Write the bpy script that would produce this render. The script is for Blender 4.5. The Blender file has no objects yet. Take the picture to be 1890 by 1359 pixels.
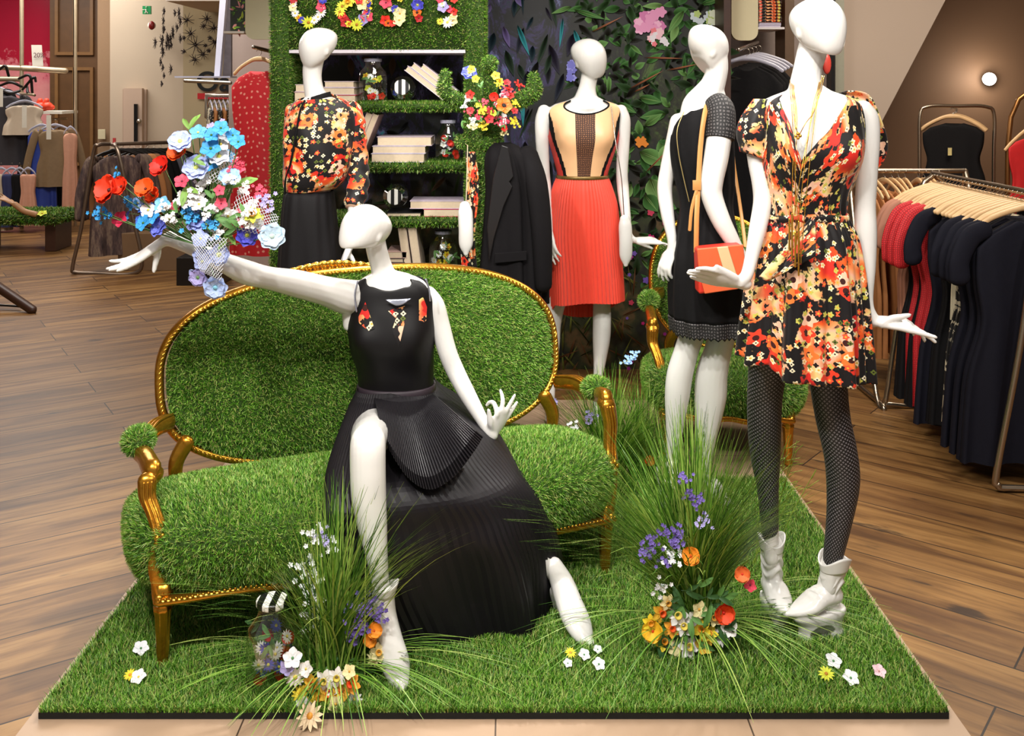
import bpy, math, random
import numpy as np
from mathutils import Vector, Matrix
random.seed(7); rng = np.random.default_rng(7)
SC = bpy.context.scene; COL = SC.collection
PI = math.pi
F = 1850.0; CX = 945.0; HY = 165.0; EH = 1.55      # focal length and principal point of the photograph, eye height

def P(px, py, Y): return np.array(((px - CX) * Y / F, Y, EH - (py - HY) * Y / F))
def FL(px, py):                                      # point on the floor seen at a pixel
    Y = EH * F / (py - HY); return np.array(((px - CX) * Y / F, Y, 0.0))
def nrm(v):
    v = np.array(v, float); return v / (np.linalg.norm(v) + 1e-12)
def srgb(r, g, b):
    f = lambda c: (c / 255) / 12.92 if c / 255 <= 0.04045 else ((c / 255 + 0.055) / 1.055) ** 2.4
    return (f(r), f(g), f(b), 1.0)

# ------------------------------------------------------------------ materials
MATS = {}
def newmat(name):
    m = bpy.data.materials.new(name); m.use_nodes = True
    nt = m.node_tree; b = nt.nodes['Principled BSDF']; MATS[name] = m
    return m, nt, b
def setin(b, **k):
    names = dict(color='Base Color', rough='Roughness', metal='Metallic', coat='Coat Weight', spec='Specular IOR Level',
                 trans='Transmission Weight', ior='IOR', alpha='Alpha', sheen='Sheen Weight', sub='Subsurface Weight')
    for a, v in k.items(): b.inputs[names[a]].default_value = v
def mat(name, rgb, rough=0.5, metal=0.0, noise=0.0, nscale=30, bump=0.0, **k):
    if name in MATS: return MATS[name]
    m, nt, b = newmat(name); c = srgb(*rgb); setin(b, color=c, rough=rough, metal=metal, **k)
    if noise or bump:
        tc = nt.nodes.new('ShaderNodeTexCoord'); n = nt.nodes.new('ShaderNodeTexNoise'); n.inputs['Scale'].default_value = nscale
        n.inputs['Detail'].default_value = 4
        nt.links.new(tc.outputs['Object'], n.inputs['Vector'])
        if noise:
            r = nt.nodes.new('ShaderNodeMix'); r.data_type = 'RGBA'
            r.inputs['A'].default_value = [x * (1 - noise) for x in c[:3]] + [1]; r.inputs['B'].default_value = [min(1, x * (1 + noise)) for x in c[:3]] + [1]
            nt.links.new(n.outputs['Fac'], r.inputs['Factor']); nt.links.new(r.outputs['Result'], b.inputs['Base Color'])
        if bump:
            bp = nt.nodes.new('ShaderNodeBump'); bp.inputs['Strength'].default_value = bump; bp.inputs['Distance'].default_value = 0.005
            nt.links.new(n.outputs['Fac'], bp.inputs['Height']); nt.links.new(bp.outputs['Normal'], b.inputs['Normal'])
    return m
class NB:                                            # small node-building helper
    def __init__(s, nt): s.nt = nt
    def n(s, typ, **k):
        x = s.nt.nodes.new(typ)
        for a, v in k.items():
            if a.startswith('i_'): x.inputs[a[2:].replace('_', ' ')].default_value = v
            else: setattr(x, a, v)
        return x
    def l(s, a, b): s.nt.links.new(a, b)
    def math(s, op, a, b=None, c=None):
        x = s.n('ShaderNodeMath', operation=op)
        for i, v in enumerate((a, b, c)):
            if v is None: continue
            if isinstance(v, (int, float)): x.inputs[i].default_value = v
            else: s.l(v, x.inputs[i])
        return x.outputs[0]
    def mix(s, fac, a, b):
        x = s.n('ShaderNodeMix', data_type='RGBA')
        for nm, v in (('Factor', fac), ('A', a), ('B', b)):
            if isinstance(v, (int, float, tuple, list)): x.inputs[nm].default_value = v
            else: s.l(v, x.inputs[nm])
        return x.outputs['Result']
    def step(s, v, lo, hi):
        x = s.n('ShaderNodeMapRange', interpolation_type='SMOOTHSTEP'); s.l(v, x.inputs['Value'])
        x.inputs['From Min'].default_value = lo; x.inputs['From Max'].default_value = hi
        return x.outputs['Result']
    def ramp(s, v, stops, interp='LINEAR'):
        x = s.n('ShaderNodeValToRGB'); s.l(v, x.inputs['Fac']); cr = x.color_ramp; cr.interpolation = interp
        while len(cr.elements) < len(stops): cr.elements.new(0.5)
        for e, (p, c) in zip(cr.elements, stops): e.position = p; e.color = c
        return x.outputs['Color']

def blade_mat(name, rough=0.45, trans=0.0):
    m, nt, b = newmat(name); q = NB(nt); a = q.n('ShaderNodeAttribute', attribute_name='Col')
    q.l(a.outputs['Color'], b.inputs['Base Color']); setin(b, rough=rough, spec=0.35)
    return m
M_BLADE = blade_mat('turf_blades', 0.42)
M_COL = blade_mat('printed_colours', 0.6)
M_SOIL = mat('turf_backing', (52, 78, 22), 0.9, noise=0.4, nscale=80)
M_WHITE = mat('mannequin_gloss_white', (224, 222, 218), 0.22, coat=0.3, noise=0.02, nscale=6)
M_GOLD = mat('gilded_wood', (196, 138, 44), 0.24, metal=0.88, noise=0.35, nscale=45, bump=0.3)
M_GOLD2 = mat('bright_gilt', (232, 180, 70), 0.2, metal=0.9, noise=0.15, nscale=60)
M_STEEL = mat('brushed_steel', (188, 180, 168), 0.22, metal=0.95, noise=0.05)
M_HWOOD = mat('pale_hanger_wood', (214, 176, 128), 0.42, noise=0.15, nscale=25)
M_BLACKPL = mat('black_plastic', (14, 13, 14), 0.35, noise=0.1)
M_CLEAR = mat('clear_plastic', (205, 205, 225), 0.15, noise=0.03, trans=0.35)
M_PAPER = mat('white_paper', (228, 222, 208), 0.7, noise=0.05)
M_BLACK = mat('black_cloth', (15, 14, 16), 0.8, noise=0.25, nscale=60, bump=0.15, spec=0.2)
M_CREAM = mat('cream_panel', (205, 195, 160), 0.6, noise=0.03)
M_WOODD = mat('dark_wood', (62, 36, 24), 0.45, noise=0.35, nscale=14)

def glass_mat():
    m, nt, b = newmat('jar_glass'); q = NB(nt)
    tr = q.n('ShaderNodeBsdfTransparent'); tr.inputs[0].default_value = (0.93, 0.97, 0.94, 1)
    gl = q.n('ShaderNodeBsdfGlossy'); gl.inputs['Roughness'].default_value = 0.03
    lw = q.n('ShaderNodeLayerWeight'); lw.inputs['Blend'].default_value = 0.35
    mx = q.n('ShaderNodeMixShader'); q.l(q.math('MULTIPLY_ADD', lw.outputs['Facing'], 0.75, 0.09), mx.inputs[0]); q.l(tr.outputs[0], mx.inputs[1]); q.l(gl.outputs[0], mx.inputs[2])
    q.l(mx.outputs[0], nt.nodes['Material Output'].inputs['Surface']); return m
M_GLASS = glass_mat()

def floral_mat(name, scale=1.0, seed=0.0, base=(14, 10, 12)):
    """crowded print of blossoms on black: big irregular blooms, sprays of five-petal flowers with yellow hearts"""
    m, nt, b = newmat(name); q = NB(nt); setin(b, rough=0.6, sheen=0.1, spec=0.3)
    uv = q.n('ShaderNodeUVMap'); mp = q.n('ShaderNodeMapping'); q.l(uv.outputs[0], mp.inputs['Vector'])
    mp.inputs['Location'].default_value = (seed, seed * 1.7, 0)
    ns = q.n('ShaderNodeTexNoise', i_Scale=26 * scale, i_Detail=3.0); q.l(mp.outputs[0], ns.inputs['Vector'])
    vm = q.n('ShaderNodeVectorMath', operation='SCALE'); q.l(ns.outputs['Color'], vm.inputs[0]); vm.inputs['Scale'].default_value = 0.022 / scale
    va = q.n('ShaderNodeVectorMath', operation='ADD'); q.l(mp.outputs[0], va.inputs[0]); q.l(vm.outputs[0], va.inputs[1]); W = va.outputs[0]
    col = srgb(*base)
    reg = q.n('ShaderNodeTexNoise', i_Scale=10 * scale, i_Detail=4.0, i_Roughness=0.65); q.l(W, reg.inputs['Vector'])
    pal = q.n('ShaderNodeTexNoise', i_Scale=9 * scale, i_Detail=1.0); v2 = q.n('ShaderNodeVectorMath', operation='ADD'); v2.inputs[1].default_value = (3.1, 7.7, 0); q.l(W, v2.inputs[0]); q.l(v2.outputs[0], pal.inputs['Vector'])
    warm = q.ramp(q.step(pal.outputs['Fac'], 0.32, 0.68), [(0.0, srgb(206, 40, 26)), (0.3, srgb(232, 92, 30)), (0.5, srgb(240, 150, 88)), (0.68, srgb(236, 178, 150)), (0.85, srgb(228, 205, 130)), (1.0, srgb(220, 60, 40))])
    col = q.mix(q.step(reg.outputs['Fac'], 0.50, 0.525), col, warm)
    def layer(col, sc, off, petals, r0, ramp, dens, heart):
        v = q.n('ShaderNodeVectorMath', operation='ADD'); v.inputs[1].default_value = (off, off * 0.6, 0); q.l(mp.outputs[0], v.inputs[0])
        vo = q.n('ShaderNodeTexVoronoi', voronoi_dimensions='2D', i_Scale=sc * scale, i_Randomness=0.8); q.l(v.outputs[0], vo.inputs['Vector'])
        s2 = q.n('ShaderNodeVectorMath', operation='SUBTRACT')
        s0 = q.n('ShaderNodeVectorMath', operation='SCALE'); q.l(v.outputs[0], s0.inputs[0]); s0.inputs['Scale'].default_value = sc * scale
        s1 = q.n('ShaderNodeVectorMath', operation='SCALE'); q.l(vo.outputs['Position'], s1.inputs[0]); s1.inputs['Scale'].default_value = 1.0 if False else sc * scale
        q.l(v.outputs[0], s2.inputs[0]); q.l(vo.outputs['Position'], s2.inputs[1])
        sp = q.n('ShaderNodeSeparateXYZ'); q.l(s2.outputs[0], sp.inputs[0])
        ang = q.math('ARCTAN2', sp.outputs[1], sp.outputs[0]); cs = q.math('COSINE', q.math('MULTIPLY', ang, float(petals)))
        rr = q.math('MULTIPLY_ADD', cs, 0.22 * r0, r0)
        sc_ = q.n('ShaderNodeSeparateColor'); q.l(vo.outputs['Color'], sc_.inputs[0])
        ins = q.math('LESS_THAN', vo.outputs['Distance'], rr); on = q.math('LESS_THAN', sc_.outputs[0], dens)
        c = q.ramp(sc_.outputs[1], ramp, 'CONSTANT')
        col = q.mix(q.math('MULTIPLY', ins, on), col, c)
        h = q.math('MULTIPLY', q.math('LESS_THAN', vo.outputs['Distance'], r0 * 0.36), on)
        return q.mix(h, col, heart)
    R1 = [(0, srgb(222, 60, 34)), (0.3, srgb(238, 120, 50)), (0.55, srgb(236, 190, 160)), (0.8, srgb(200, 36, 30))]
    R2 = [(0, srgb(238, 222, 180)), (0.35, srgb(240, 170, 110)), (0.6, srgb(226, 84, 50)), (0.85, srgb(190, 190, 90))]
    col = layer(col, 19, 0.3, 5, 0.42, R1, 0.30, srgb(60, 18, 14))
    col = layer(col, 52, 1.3, 5, 0.38, R2, 0.36, srgb(220, 170, 50))
    col = layer(col, 60, 2.9, 4, 0.34, [(0, srgb(16, 10, 12)), (0.6, srgb(236, 224, 190)), (0.85, srgb(96, 110, 40))], 0.36, srgb(30, 14, 10))
    q.l(col, b.inputs['Base Color']); return m
M_FLORAL = floral_mat('floral_print_dress', 1.0, 0.0)
M_FLORAL2 = floral_mat('floral_print_jacket', 0.8, 5.3)

def fishnet_mat():
    m, nt, b = newmat('fishnet'); q = NB(nt); setin(b, rough=0.5)
    uv = q.n('ShaderNodeUVMap'); sp = q.n('ShaderNodeSeparateXYZ'); q.l(uv.outputs[0], sp.inputs[0])
    k = 2 * PI / 0.0118
    a = q.math('ABSOLUTE', q.math('SINE', q.math('MULTIPLY', q.math('ADD', sp.outputs[0], sp.outputs[1]), k / 2)))
    c = q.math('ABSOLUTE', q.math('SINE', q.math('MULTIPLY', q.math('SUBTRACT', sp.outputs[0], sp.outputs[1]), k / 2)))
    mn = q.math('MINIMUM', a, c); q.l(q.mix(q.step(mn, 0.55, 0.75), srgb(10, 9, 11), srgb(112, 108, 112)), b.inputs['Base Color']); return m
M_FISH = fishnet_mat()

def lace_mat(name, dark, light, sc=60, thr=0.25):
    m, nt, b = newmat(name); q = NB(nt); setin(b, rough=0.7)
    uv = q.n('ShaderNodeUVMap'); vo = q.n('ShaderNodeTexVoronoi', voronoi_dimensions='2D', feature='DISTANCE_TO_EDGE', i_Scale=float(sc), i_Randomness=0.35); q.l(uv.outputs[0], vo.inputs['Vector'])
    q.l(q.mix(q.step(vo.outputs['Distance'], thr, thr + 0.1), srgb(*dark), srgb(*light)), b.inputs['Base Color']); return m
M_LACE = lace_mat('black_lace', (16, 14, 15), (92, 88, 88), 90, 0.22)
M_LACEBR = lace_mat('brown_lace', (58, 30, 18), (150, 100, 66), 110, 0.2)
M_LACERED = lace_mat('red_lace', (150, 10, 18), (214, 40, 46), 120, 0.12)
M_STRIPE = None
def stripe_mat():
    m, nt, b = newmat('black_white_stripes'); q = NB(nt); setin(b, rough=0.35)
    tc = q.n('ShaderNodeTexCoord'); sp = q.n('ShaderNodeSeparateXYZ'); q.l(tc.outputs['Object'], sp.inputs[0])
    s = q.math('SINE', q.math('MULTIPLY', sp.outputs[0], 2 * PI / 0.034)); q.l(q.mix(q.step(s, -0.08, 0.08), srgb(10, 10, 12), srgb(240, 238, 232)), b.inputs['Base Color']); return m
M_STRIPE = stripe_mat()
def fur_mat():
    m, nt, b = newmat('streaked_fur'); q = NB(nt); setin(b, rough=0.8)
    tc = q.n('ShaderNodeTexCoord'); mp = q.n('ShaderNodeMapping'); mp.inputs['Scale'].default_value = (22, 22, 5); q.l(tc.outputs['Object'], mp.inputs[0])
    n = q.n('ShaderNodeTexNoise', i_Scale=1.0, i_Detail=4.0, i_Roughness=0.7); q.l(mp.outputs[0], n.inputs['Vector'])
    q.l(q.ramp(n.outputs['Fac'], [(0.3, srgb(30, 20, 22)), (0.5, srgb(80, 60, 56)), (0.62, srgb(120, 100, 84)), (0.75, srgb(40, 26, 28))]), b.inputs['Base Color']); return m
M_FUR = fur_mat()
def mono_mat():
    m, nt, b = newmat('cream_black_scroll_print'); q = NB(nt); setin(b, rough=0.7)
    tc = q.n('ShaderNodeTexCoord'); n = q.n('ShaderNodeTexNoise', i_Scale=22.0, i_Detail=2.0, i_Distortion=1.5); q.l(tc.outputs['Object'], n.inputs['Vector'])
    q.l(q.mix(q.step(n.outputs['Fac'], 0.49, 0.52), srgb(26, 24, 24), srgb(196, 184, 158)), b.inputs['Base Color']); return m
M_MONO = mono_mat()
def dotted_mat():
    m, nt, b = newmat('red_cloth_pale_motifs'); q = NB(nt); setin(b, rough=0.7)
    uv = q.n('ShaderNodeUVMap'); vo = q.n('ShaderNodeTexVoronoi', voronoi_dimensions='2D', i_Scale=24.0, i_Randomness=0.6); q.l(uv.outputs[0], vo.inputs['Vector'])
    q.l(q.mix(q.step(vo.outputs['Distance'], 0.12, 0.2), srgb(230, 150, 130), srgb(196, 22, 32)), b.inputs['Base Color']); return m
M_REDDOT = dotted_mat()

# ------------------------------------------------------------------ mesh building
def catmull(D, seg=6):
    D = np.array(D, float); n = len(D)
    if n < 3: 
        t = np.linspace(0, 1, seg + 1)[:, None]; return D[0] * (1 - t) + D[1] * t
    out = []
    for i in range(n - 1):
        p0 = D[i - 1] if i > 0 else 2 * D[0] - D[1]; p1 = D[i]; p2 = D[i + 1]; p3 = D[i + 2] if i + 2 < n else 2 * D[-1] - D[-2]
        for k in range(seg):
            t = k / seg
            out.append(0.5 * ((2 * p1) + (-p0 + p2) * t + (2 * p0 - 5 * p1 + 4 * p2 - p3) * t * t + (-p0 + 3 * p1 - 3 * p2 + p3) * t ** 3))
    out.append(D[-1]); return np.array(out)

class MB:
    def __init__(s): s.V = []; s.F = []; s.M = []; s.UV = []; s.n = 0
    def add(s, V, Fc, mi=0, uv=None):
        V = np.array(V, float).reshape(-1, 3); s.V.append(V); o = s.n; s.n += len(V)
        for i, f in enumerate(Fc):
            s.F.append(tuple(int(a) + o for a in f)); s.M.append(mi if np.isscalar(mi) else mi[i])
            s.UV.append(uv[i] if uv is not None else None)
        return s
    def mesh(s, name='mesh', mats=(), smooth=True):
        me = bpy.data.meshes.new(name); me.from_pydata(np.vstack(s.V).tolist(), [], s.F)
        for m in mats: me.materials.append(m)
        me.polygons.foreach_set('material_index', s.M); me.polygons.foreach_set('use_smooth', [smooth] * len(s.F))
        if any(u is not None for u in s.UV):
            l = me.uv_layers.new(name='UVMap'); a = []
            for f, u in zip(s.F, s.UV):
                for k in range(len(f)): a.extend(u[k] if u is not None else (0, 0))
            l.data.foreach_set('uv', a)
        me.update(); return me
    def build(s, name, mats, parent=None, smooth=True, solid=0.0, bevel=0.0):
        if not isinstance(mats, (list, tuple)): mats = [mats]
        o = bpy.data.objects.new(name, s.mesh(name, mats, smooth)); return finish(o, parent, solid, bevel)
def finish(o, parent=None, solid=0.0, bevel=0.0):
    COL.objects.link(o)
    if solid: md = o.modifiers.new('thickness', 'SOLIDIFY'); md.thickness = solid; md.offset = 0
    if bevel: md = o.modifiers.new('bevel', 'BEVEL'); md.width = bevel; md.segments = 2; md.limit_method = 'ANGLE'
    if parent is not None: adopt(o, parent)
    return o
def wloc(o):
    v = np.array(o.location)
    if o.parent: v = v + np.array(o.matrix_parent_inverse.translation) + wloc(o.parent)
    return v
def adopt(o, parent):
    o.parent = parent
    if parent.type == 'EMPTY': o.matrix_parent_inverse = Matrix.Translation(-Vector(parent.location))
def tag(o, label, cat, group=None, kind=None):
    if label: o['label'] = label
    if cat: o['category'] = cat
    if group: o['group'] = group
    if kind: o['kind'] = kind
    return o
def thing(name, label, cat, loc=(0, 0, 0), group=None):
    o = bpy.data.objects.new(name, None); o.empty_display_size = 0.05; o.location = [float(a) for a in loc]; COL.objects.link(o); return tag(o, label, cat, group)
def struct(o): o['kind'] = 'structure'; return o
def copy_tree(root, loc, rotz=0.0, label=None, name=None):
    c = root.copy(); COL.objects.link(c); c.location = [float(a) for a in loc]; c.rotation_euler = (0, 0, rotz)
    if label: c['label'] = label
    for ch in root.children:
        d = ch.copy(); COL.objects.link(d); d.parent = c; d.matrix_parent_inverse = ch.matrix_parent_inverse.copy()
        for g in ch.children:
            e = g.copy(); COL.objects.link(e); e.parent = d; e.matrix_parent_inverse = g.matrix_parent_inverse.copy()
    return c

def grid(Pt, closed=False):
    """Pt[a][b] -> verts, faces, uv in metres (u across b, v along a)"""
    Pt = np.array(Pt, float); a, b = Pt.shape[:2]; V = Pt.reshape(-1, 3); Fc = []; UV = []
    nb = b if closed else b - 1
    du = np.linalg.norm(np.diff(Pt, axis=1), axis=2).mean(0) if b > 1 else np.zeros(0); dv = np.linalg.norm(np.diff(Pt, axis=0), axis=2).mean(1)
    u = np.concatenate([[0], np.cumsum(du)]); v = np.concatenate([[0], np.cumsum(dv)])
    if closed: u = np.append(u, u[-1] + np.linalg.norm(Pt[:, 0] - Pt[:, -1], axis=1).mean())
    for i in range(a - 1):
        for j in range(nb):
            k = (j + 1) % b
            Fc.append((i * b + j, (i + 1) * b + j, (i + 1) * b + k, i * b + k))
            UV.append(((u[j], v[i]), (u[j], v[i + 1]), (u[j + 1], v[i + 1]), (u[j + 1], v[i])))
    return V, Fc, UV

def sweep(path, rad, n=12, ref=None, caps=True, seg=5, smooth=True, square=0.0):
    path = np.array(path, float); R = np.array([(r, r) if np.isscalar(r) else tuple(r) for r in rad], float)
    if len(R) == 1: R = np.repeat(R, len(path), 0)
    if smooth and len(path) > 2:
        D = catmull(np.hstack([path, R]), seg); path, R = D[:, :3], D[:, 3:]
    R = np.maximum(R, 1e-4)
    T = np.gradient(path, axis=0); T /= np.linalg.norm(T, axis=1)[:, None] + 1e-12
    if ref is None:
        r0 = np.array((0, 0, 1.0)) if abs(T[0][2]) < 0.9 else np.array((1.0, 0, 0))
    else: r0 = np.array(ref, float)
    N = []; cur = r0
    for t in T:
        base = r0 if ref is not None else cur
        w = base - t * np.dot(base, t)
        if np.linalg.norm(w) < 1e-3: w = cur - t * np.dot(cur, t)
        cur = nrm(w); N.append(cur)
    N = np.array(N); B = np.cross(T, N)
    if caps:
        def ext(p, t, r, nn, bb, sgn):
            out = []
            for a in (75, 50, 25):
                a = math.radians(a); out.append((p + sgn * t * r.mean() * math.sin(a), r * math.cos(a), nn, bb))
            return out
        pre = ext(path[0], T[0], R[0], N[0], B[0], -1); post = ext(path[-1], T[-1], R[-1], N[-1], B[-1], 1)[::-1]
        path = np.vstack([[x[0] for x in pre], path, [x[0] for x in post]]); R = np.vstack([[x[1] for x in pre], R, [x[1] for x in post]])
        N = np.vstack([[x[2] for x in pre], N, [x[2] for x in post]]); B = np.vstack([[x[3] for x in pre], B, [x[3] for x in post]])
    th = np.arange(n) * 2 * PI / n; c, s_ = np.cos(th), np.sin(th)
    if square:
        e = 1 - square; c = np.sign(c) * np.abs(c) ** e; s_ = np.sign(s_) * np.abs(s_) ** e
    G = path[:, None, :] + R[:, None, :1] * c[None, :, None] * N[:, None, :] + R[:, None, 1:] * s_[None, :, None] * B[:, None, :]
    V, Fc, UV = grid(G, True); Fc = [f[::-1] for f in Fc]; UV = [u[::-1] for u in UV]
    m = len(V); V = np.vstack([V, path[:1], path[-1:]]); L = (len(path) - 1) * n
    for j in range(n):
        Fc.append((m, (j + 1) % n, j)); UV.append(((0, 0),) * 3)
        Fc.append((m + 1, L + j, L + (j + 1) % n)); UV.append(((0, 0),) * 3)
    return V, Fc, 0, UV
def tube(mb, path, rad, n=10, mi=0, **k):
    V, Fc, _, UV = sweep(path, rad if isinstance(rad, (list, tuple, np.ndarray)) else [rad], n, **k); mb.add(V, Fc, mi, UV); return mb
def ball(mb, c, r, n=14, m=9, mi=0, rot=None):
    r = np.array(r if not np.isscalar(r) else (r, r, r), float); G = []
    for i in range(m + 1):
        a = -PI / 2 + PI * i / m; a = max(-PI / 2 + 0.02, min(PI / 2 - 0.02, a))
        G.append([(math.cos(a) * math.cos(2 * PI * j / n), math.cos(a) * math.sin(2 * PI * j / n), math.sin(a)) for j in range(n)])
    G = np.array(G)[::-1] * r
    if rot is not None: G = G @ np.array(rot).T
    G = G + np.array(c); V, Fc, UV = grid(G, True); b = m * n
    Fc.append(tuple(range(n))); UV.append(((0, 0),) * n); Fc.append(tuple(b + n - 1 - j for j in range(n))); UV.append(((0, 0),) * n)
    mb.add(V, Fc, mi, UV); return mb
def box(mb, c, s, mi=0, ax=None):
    """box centred at c with full sizes s; ax = rows of unit axes"""
    c = np.array(c, float); A = np.eye(3) if ax is None else np.array(ax, float)
    V = [c + sum(A[k] * s[k] * 0.5 * sg[k] for k in range(3)) for sg in ((-1, -1, -1), (1, -1, -1), (1, 1, -1), (-1, 1, -1), (-1, -1, 1), (1, -1, 1), (1, 1, 1), (-1, 1, 1))]
    Fc = [(0, 3, 2, 1), (4, 5, 6, 7), (0, 1, 5, 4), (1, 2, 6, 5), (2, 3, 7, 6), (3, 0, 4, 7)]
    UV = []
    for f in Fc:
        q = np.array([V[i] for i in f]); e1 = q[1] - q[0]; e2 = q[3] - q[0]; a, b = np.linalg.norm(e1), np.linalg.norm(e2); UV.append(((0, 0), (a, 0), (a, b), (0, b)))
    mb.add(V, Fc, mi, UV); return mb
def bx(mb, x0, x1, y0, y1, z0, z1, mi=0): return box(mb, ((x0 + x1) / 2, (y0 + y1) / 2, (z0 + z1) / 2), (x1 - x0, y1 - y0, z1 - z0), mi)
def lathe(mb, prof, c=(0, 0, 0), n=28, mi=0, flute=0.0, nf=10):
    G = [[(r * (1 + flute * math.cos(nf * 2 * PI * j / n)) * math.cos(2 * PI * j / n), r * (1 + flute * math.cos(nf * 2 * PI * j / n)) * math.sin(2 * PI * j / n), z) for j in range(n)] for r, z in prof]
    G = np.array(G) + np.array(c); V, Fc, UV = grid(G[::-1] if prof[0][1] < prof[-1][1] else G, True); mb.add(V, Fc, mi, UV); return mb
def prism(mb, poly, axis_u, axis_v, org, thick, mi=0):
    """extruded outline: poly of (u,v); thickness along u x v, centred"""
    U, V_ = np.array(axis_u, float), np.array(axis_v, float); W = np.cross(U, V_); n = len(poly)
    a = [np.array(org) + U * p[0] + V_ * p[1] + W * thick / 2 for p in poly]; b = [p - W * thick for p in a]
    Fc = [tuple(range(n)), tuple(range(2 * n - 1, n - 1, -1))] + [(i, n + i, n + (i + 1) % n, (i + 1) % n) for i in range(n)]
    mb.add(a + b, Fc, mi); return mb

def fuse(mb, name, mats, parent, voxel=0.004, iters=6, post=None, smoothmap=None):
    """union of closed shells as one continuous skin, relaxed without shrinking"""
    me = mb.mesh('tmp'); o = bpy.data.objects.new('tmp', me); COL.objects.link(o)
    md = o.modifiers.new('r', 'REMESH'); md.mode = 'VOXEL'; md.voxel_size = voxel
    dg = bpy.context.evaluated_depsgraph_get(); m2 = bpy.data.meshes.new_from_object(o.evaluated_get(dg))
    bpy.data.objects.remove(o); n = len(m2.vertices); co = np.empty(n * 3); m2.vertices.foreach_get('co', co); co = co.reshape(-1, 3)
    e = np.empty(len(m2.edges) * 2, int); m2.edges.foreach_get('vertices', e); e = e.reshape(-1, 2)
    deg = np.bincount(e.ravel(), minlength=n)[:, None].clip(1)
    for _ in range(iters):
        for lam in (0.55, -0.56):
            s = np.zeros_like(co)
            for k in range(3): s[:, k] = np.bincount(e[:, 0], co[e[:, 1], k], n) + np.bincount(e[:, 1], co[e[:, 0], k], n)
            co = co + lam * (s / deg - co)
    if post is not None: co = post(co)
    m2.vertices.foreach_set('co', co.ravel()); m2.materials.clear()
    for m in mats: m2.materials.append(m)
    m2.polygons.foreach_set('use_smooth', [True] * len(m2.polygons)); m2.name = name; m2.update()
    return finish(bpy.data.objects.new(name, m2), parent)

def big_mesh(name, V, quads, tris, col, m, parent=None):
    nq, nt_ = len(quads), len(tris); me = bpy.data.meshes.new(name); me.vertices.add(len(V)); me.vertices.foreach_set('co', V.astype(np.float32).ravel())
    me.loops.add(nq * 4 + nt_ * 3); me.polygons.add(nq + nt_)
    me.loops.foreach_set('vertex_index', np.concatenate([quads.ravel(), tris.ravel()]).astype(np.int32))
    me.polygons.foreach_set('loop_start', np.concatenate([np.arange(nq) * 4, nq * 4 + np.arange(nt_) * 3]).astype(np.int32))
    me.polygons.foreach_set('loop_total', np.concatenate([np.full(nq, 4), np.full(nt_, 3)]).astype(np.int32))
    me.update(calc_edges=True); a = me.color_attributes.new('Col', 'FLOAT_COLOR', 'POINT'); c4 = np.ones((len(V), 4), np.float32); c4[:, :3] = col; a.data.foreach_set('color', c4.ravel())
    me.materials.append(m); me.polygons.foreach_set('use_smooth', [True] * (nq + nt_))
    return finish(bpy.data.objects.new(name, me), parent)
GREENS = np.array([srgb(*c)[:3] for c in ((64, 118, 24), (94, 152, 38), (126, 176, 58), (168, 204, 104), (48, 94, 20), (108, 160, 46), (176, 180, 100))])
def blades(name, pts, nor, length, width, lean=0.6, parent=None, pal=GREENS, tint=1.0, bias=None):
    n = len(pts); t = rng.normal(size=(n, 3)); t -= nor * (t * nor).sum(1)[:, None]; t /= np.linalg.norm(t, axis=1)[:, None] + 1e-9
    L = length * rng.uniform(0.6, 1.3, n)[:, None]; w = width * rng.uniform(0.7, 1.3, n)[:, None] * 0.5
    d = nor + t * lean * rng.uniform(0.1, 1.2, n)[:, None]
    if bias is not None: d = d + np.array(bias)
    d /= np.linalg.norm(d, axis=1)[:, None]; side = np.cross(d, t + 0.3 * rng.normal(size=(n, 3))); side /= np.linalg.norm(side, axis=1)[:, None] + 1e-9
    mid = pts + d * L * 0.55; tip = mid + (d + t * lean * 0.8) * L * 0.4
    V = np.stack([pts - side * w, pts + side * w, mid + side * w * 0.8, mid - side * w * 0.8, tip], 1).reshape(-1, 3)
    i = np.arange(n)[:, None] * 5; c = pal[rng.integers(0, len(pal), n)] * rng.uniform(0.75, 1.15, (n, 1)) * tint
    o = big_mesh(name, V, i + np.array([[0, 1, 2, 3]]), i + np.array([[3, 2, 4]]), np.repeat(c, 5, 0), M_BLADE, parent); o['kind'] = 'stuff'; return o
def sample(V, Fc, dens):
    V = np.array(V); T = []
    for f in Fc:
        for k in range(1, len(f) - 1): T.append((f[0], f[k], f[k + 1]))
    T = np.array(T); a, b, c = V[T[:, 0]], V[T[:, 1]], V[T[:, 2]]; cr = np.cross(b - a, c - a); ar = np.linalg.norm(cr, axis=1) / 2; n = int(ar.sum() * dens)
    idx = rng.choice(len(T), n, p=ar / ar.sum()); u, v = rng.random(n), rng.random(n); m = u + v > 1; u[m], v[m] = 1 - u[m], 1 - v[m]
    return a[idx] + (b - a)[idx] * u[:, None] + (c - a)[idx] * v[:, None], cr[idx] / (2 * ar[idx][:, None] + 1e-12)
def turfed(mb, name, dens, length, width, parent=None, **k):
    """turf-covered surface: a backing mesh with its pile of blades as a child"""
    o = mb.build(name, M_SOIL, parent); p, n = sample(np.vstack(mb.V), mb.F, dens); g = blades('turf_pile', p, n, length, width, parent=None, **k); g.parent = o; return o
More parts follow.
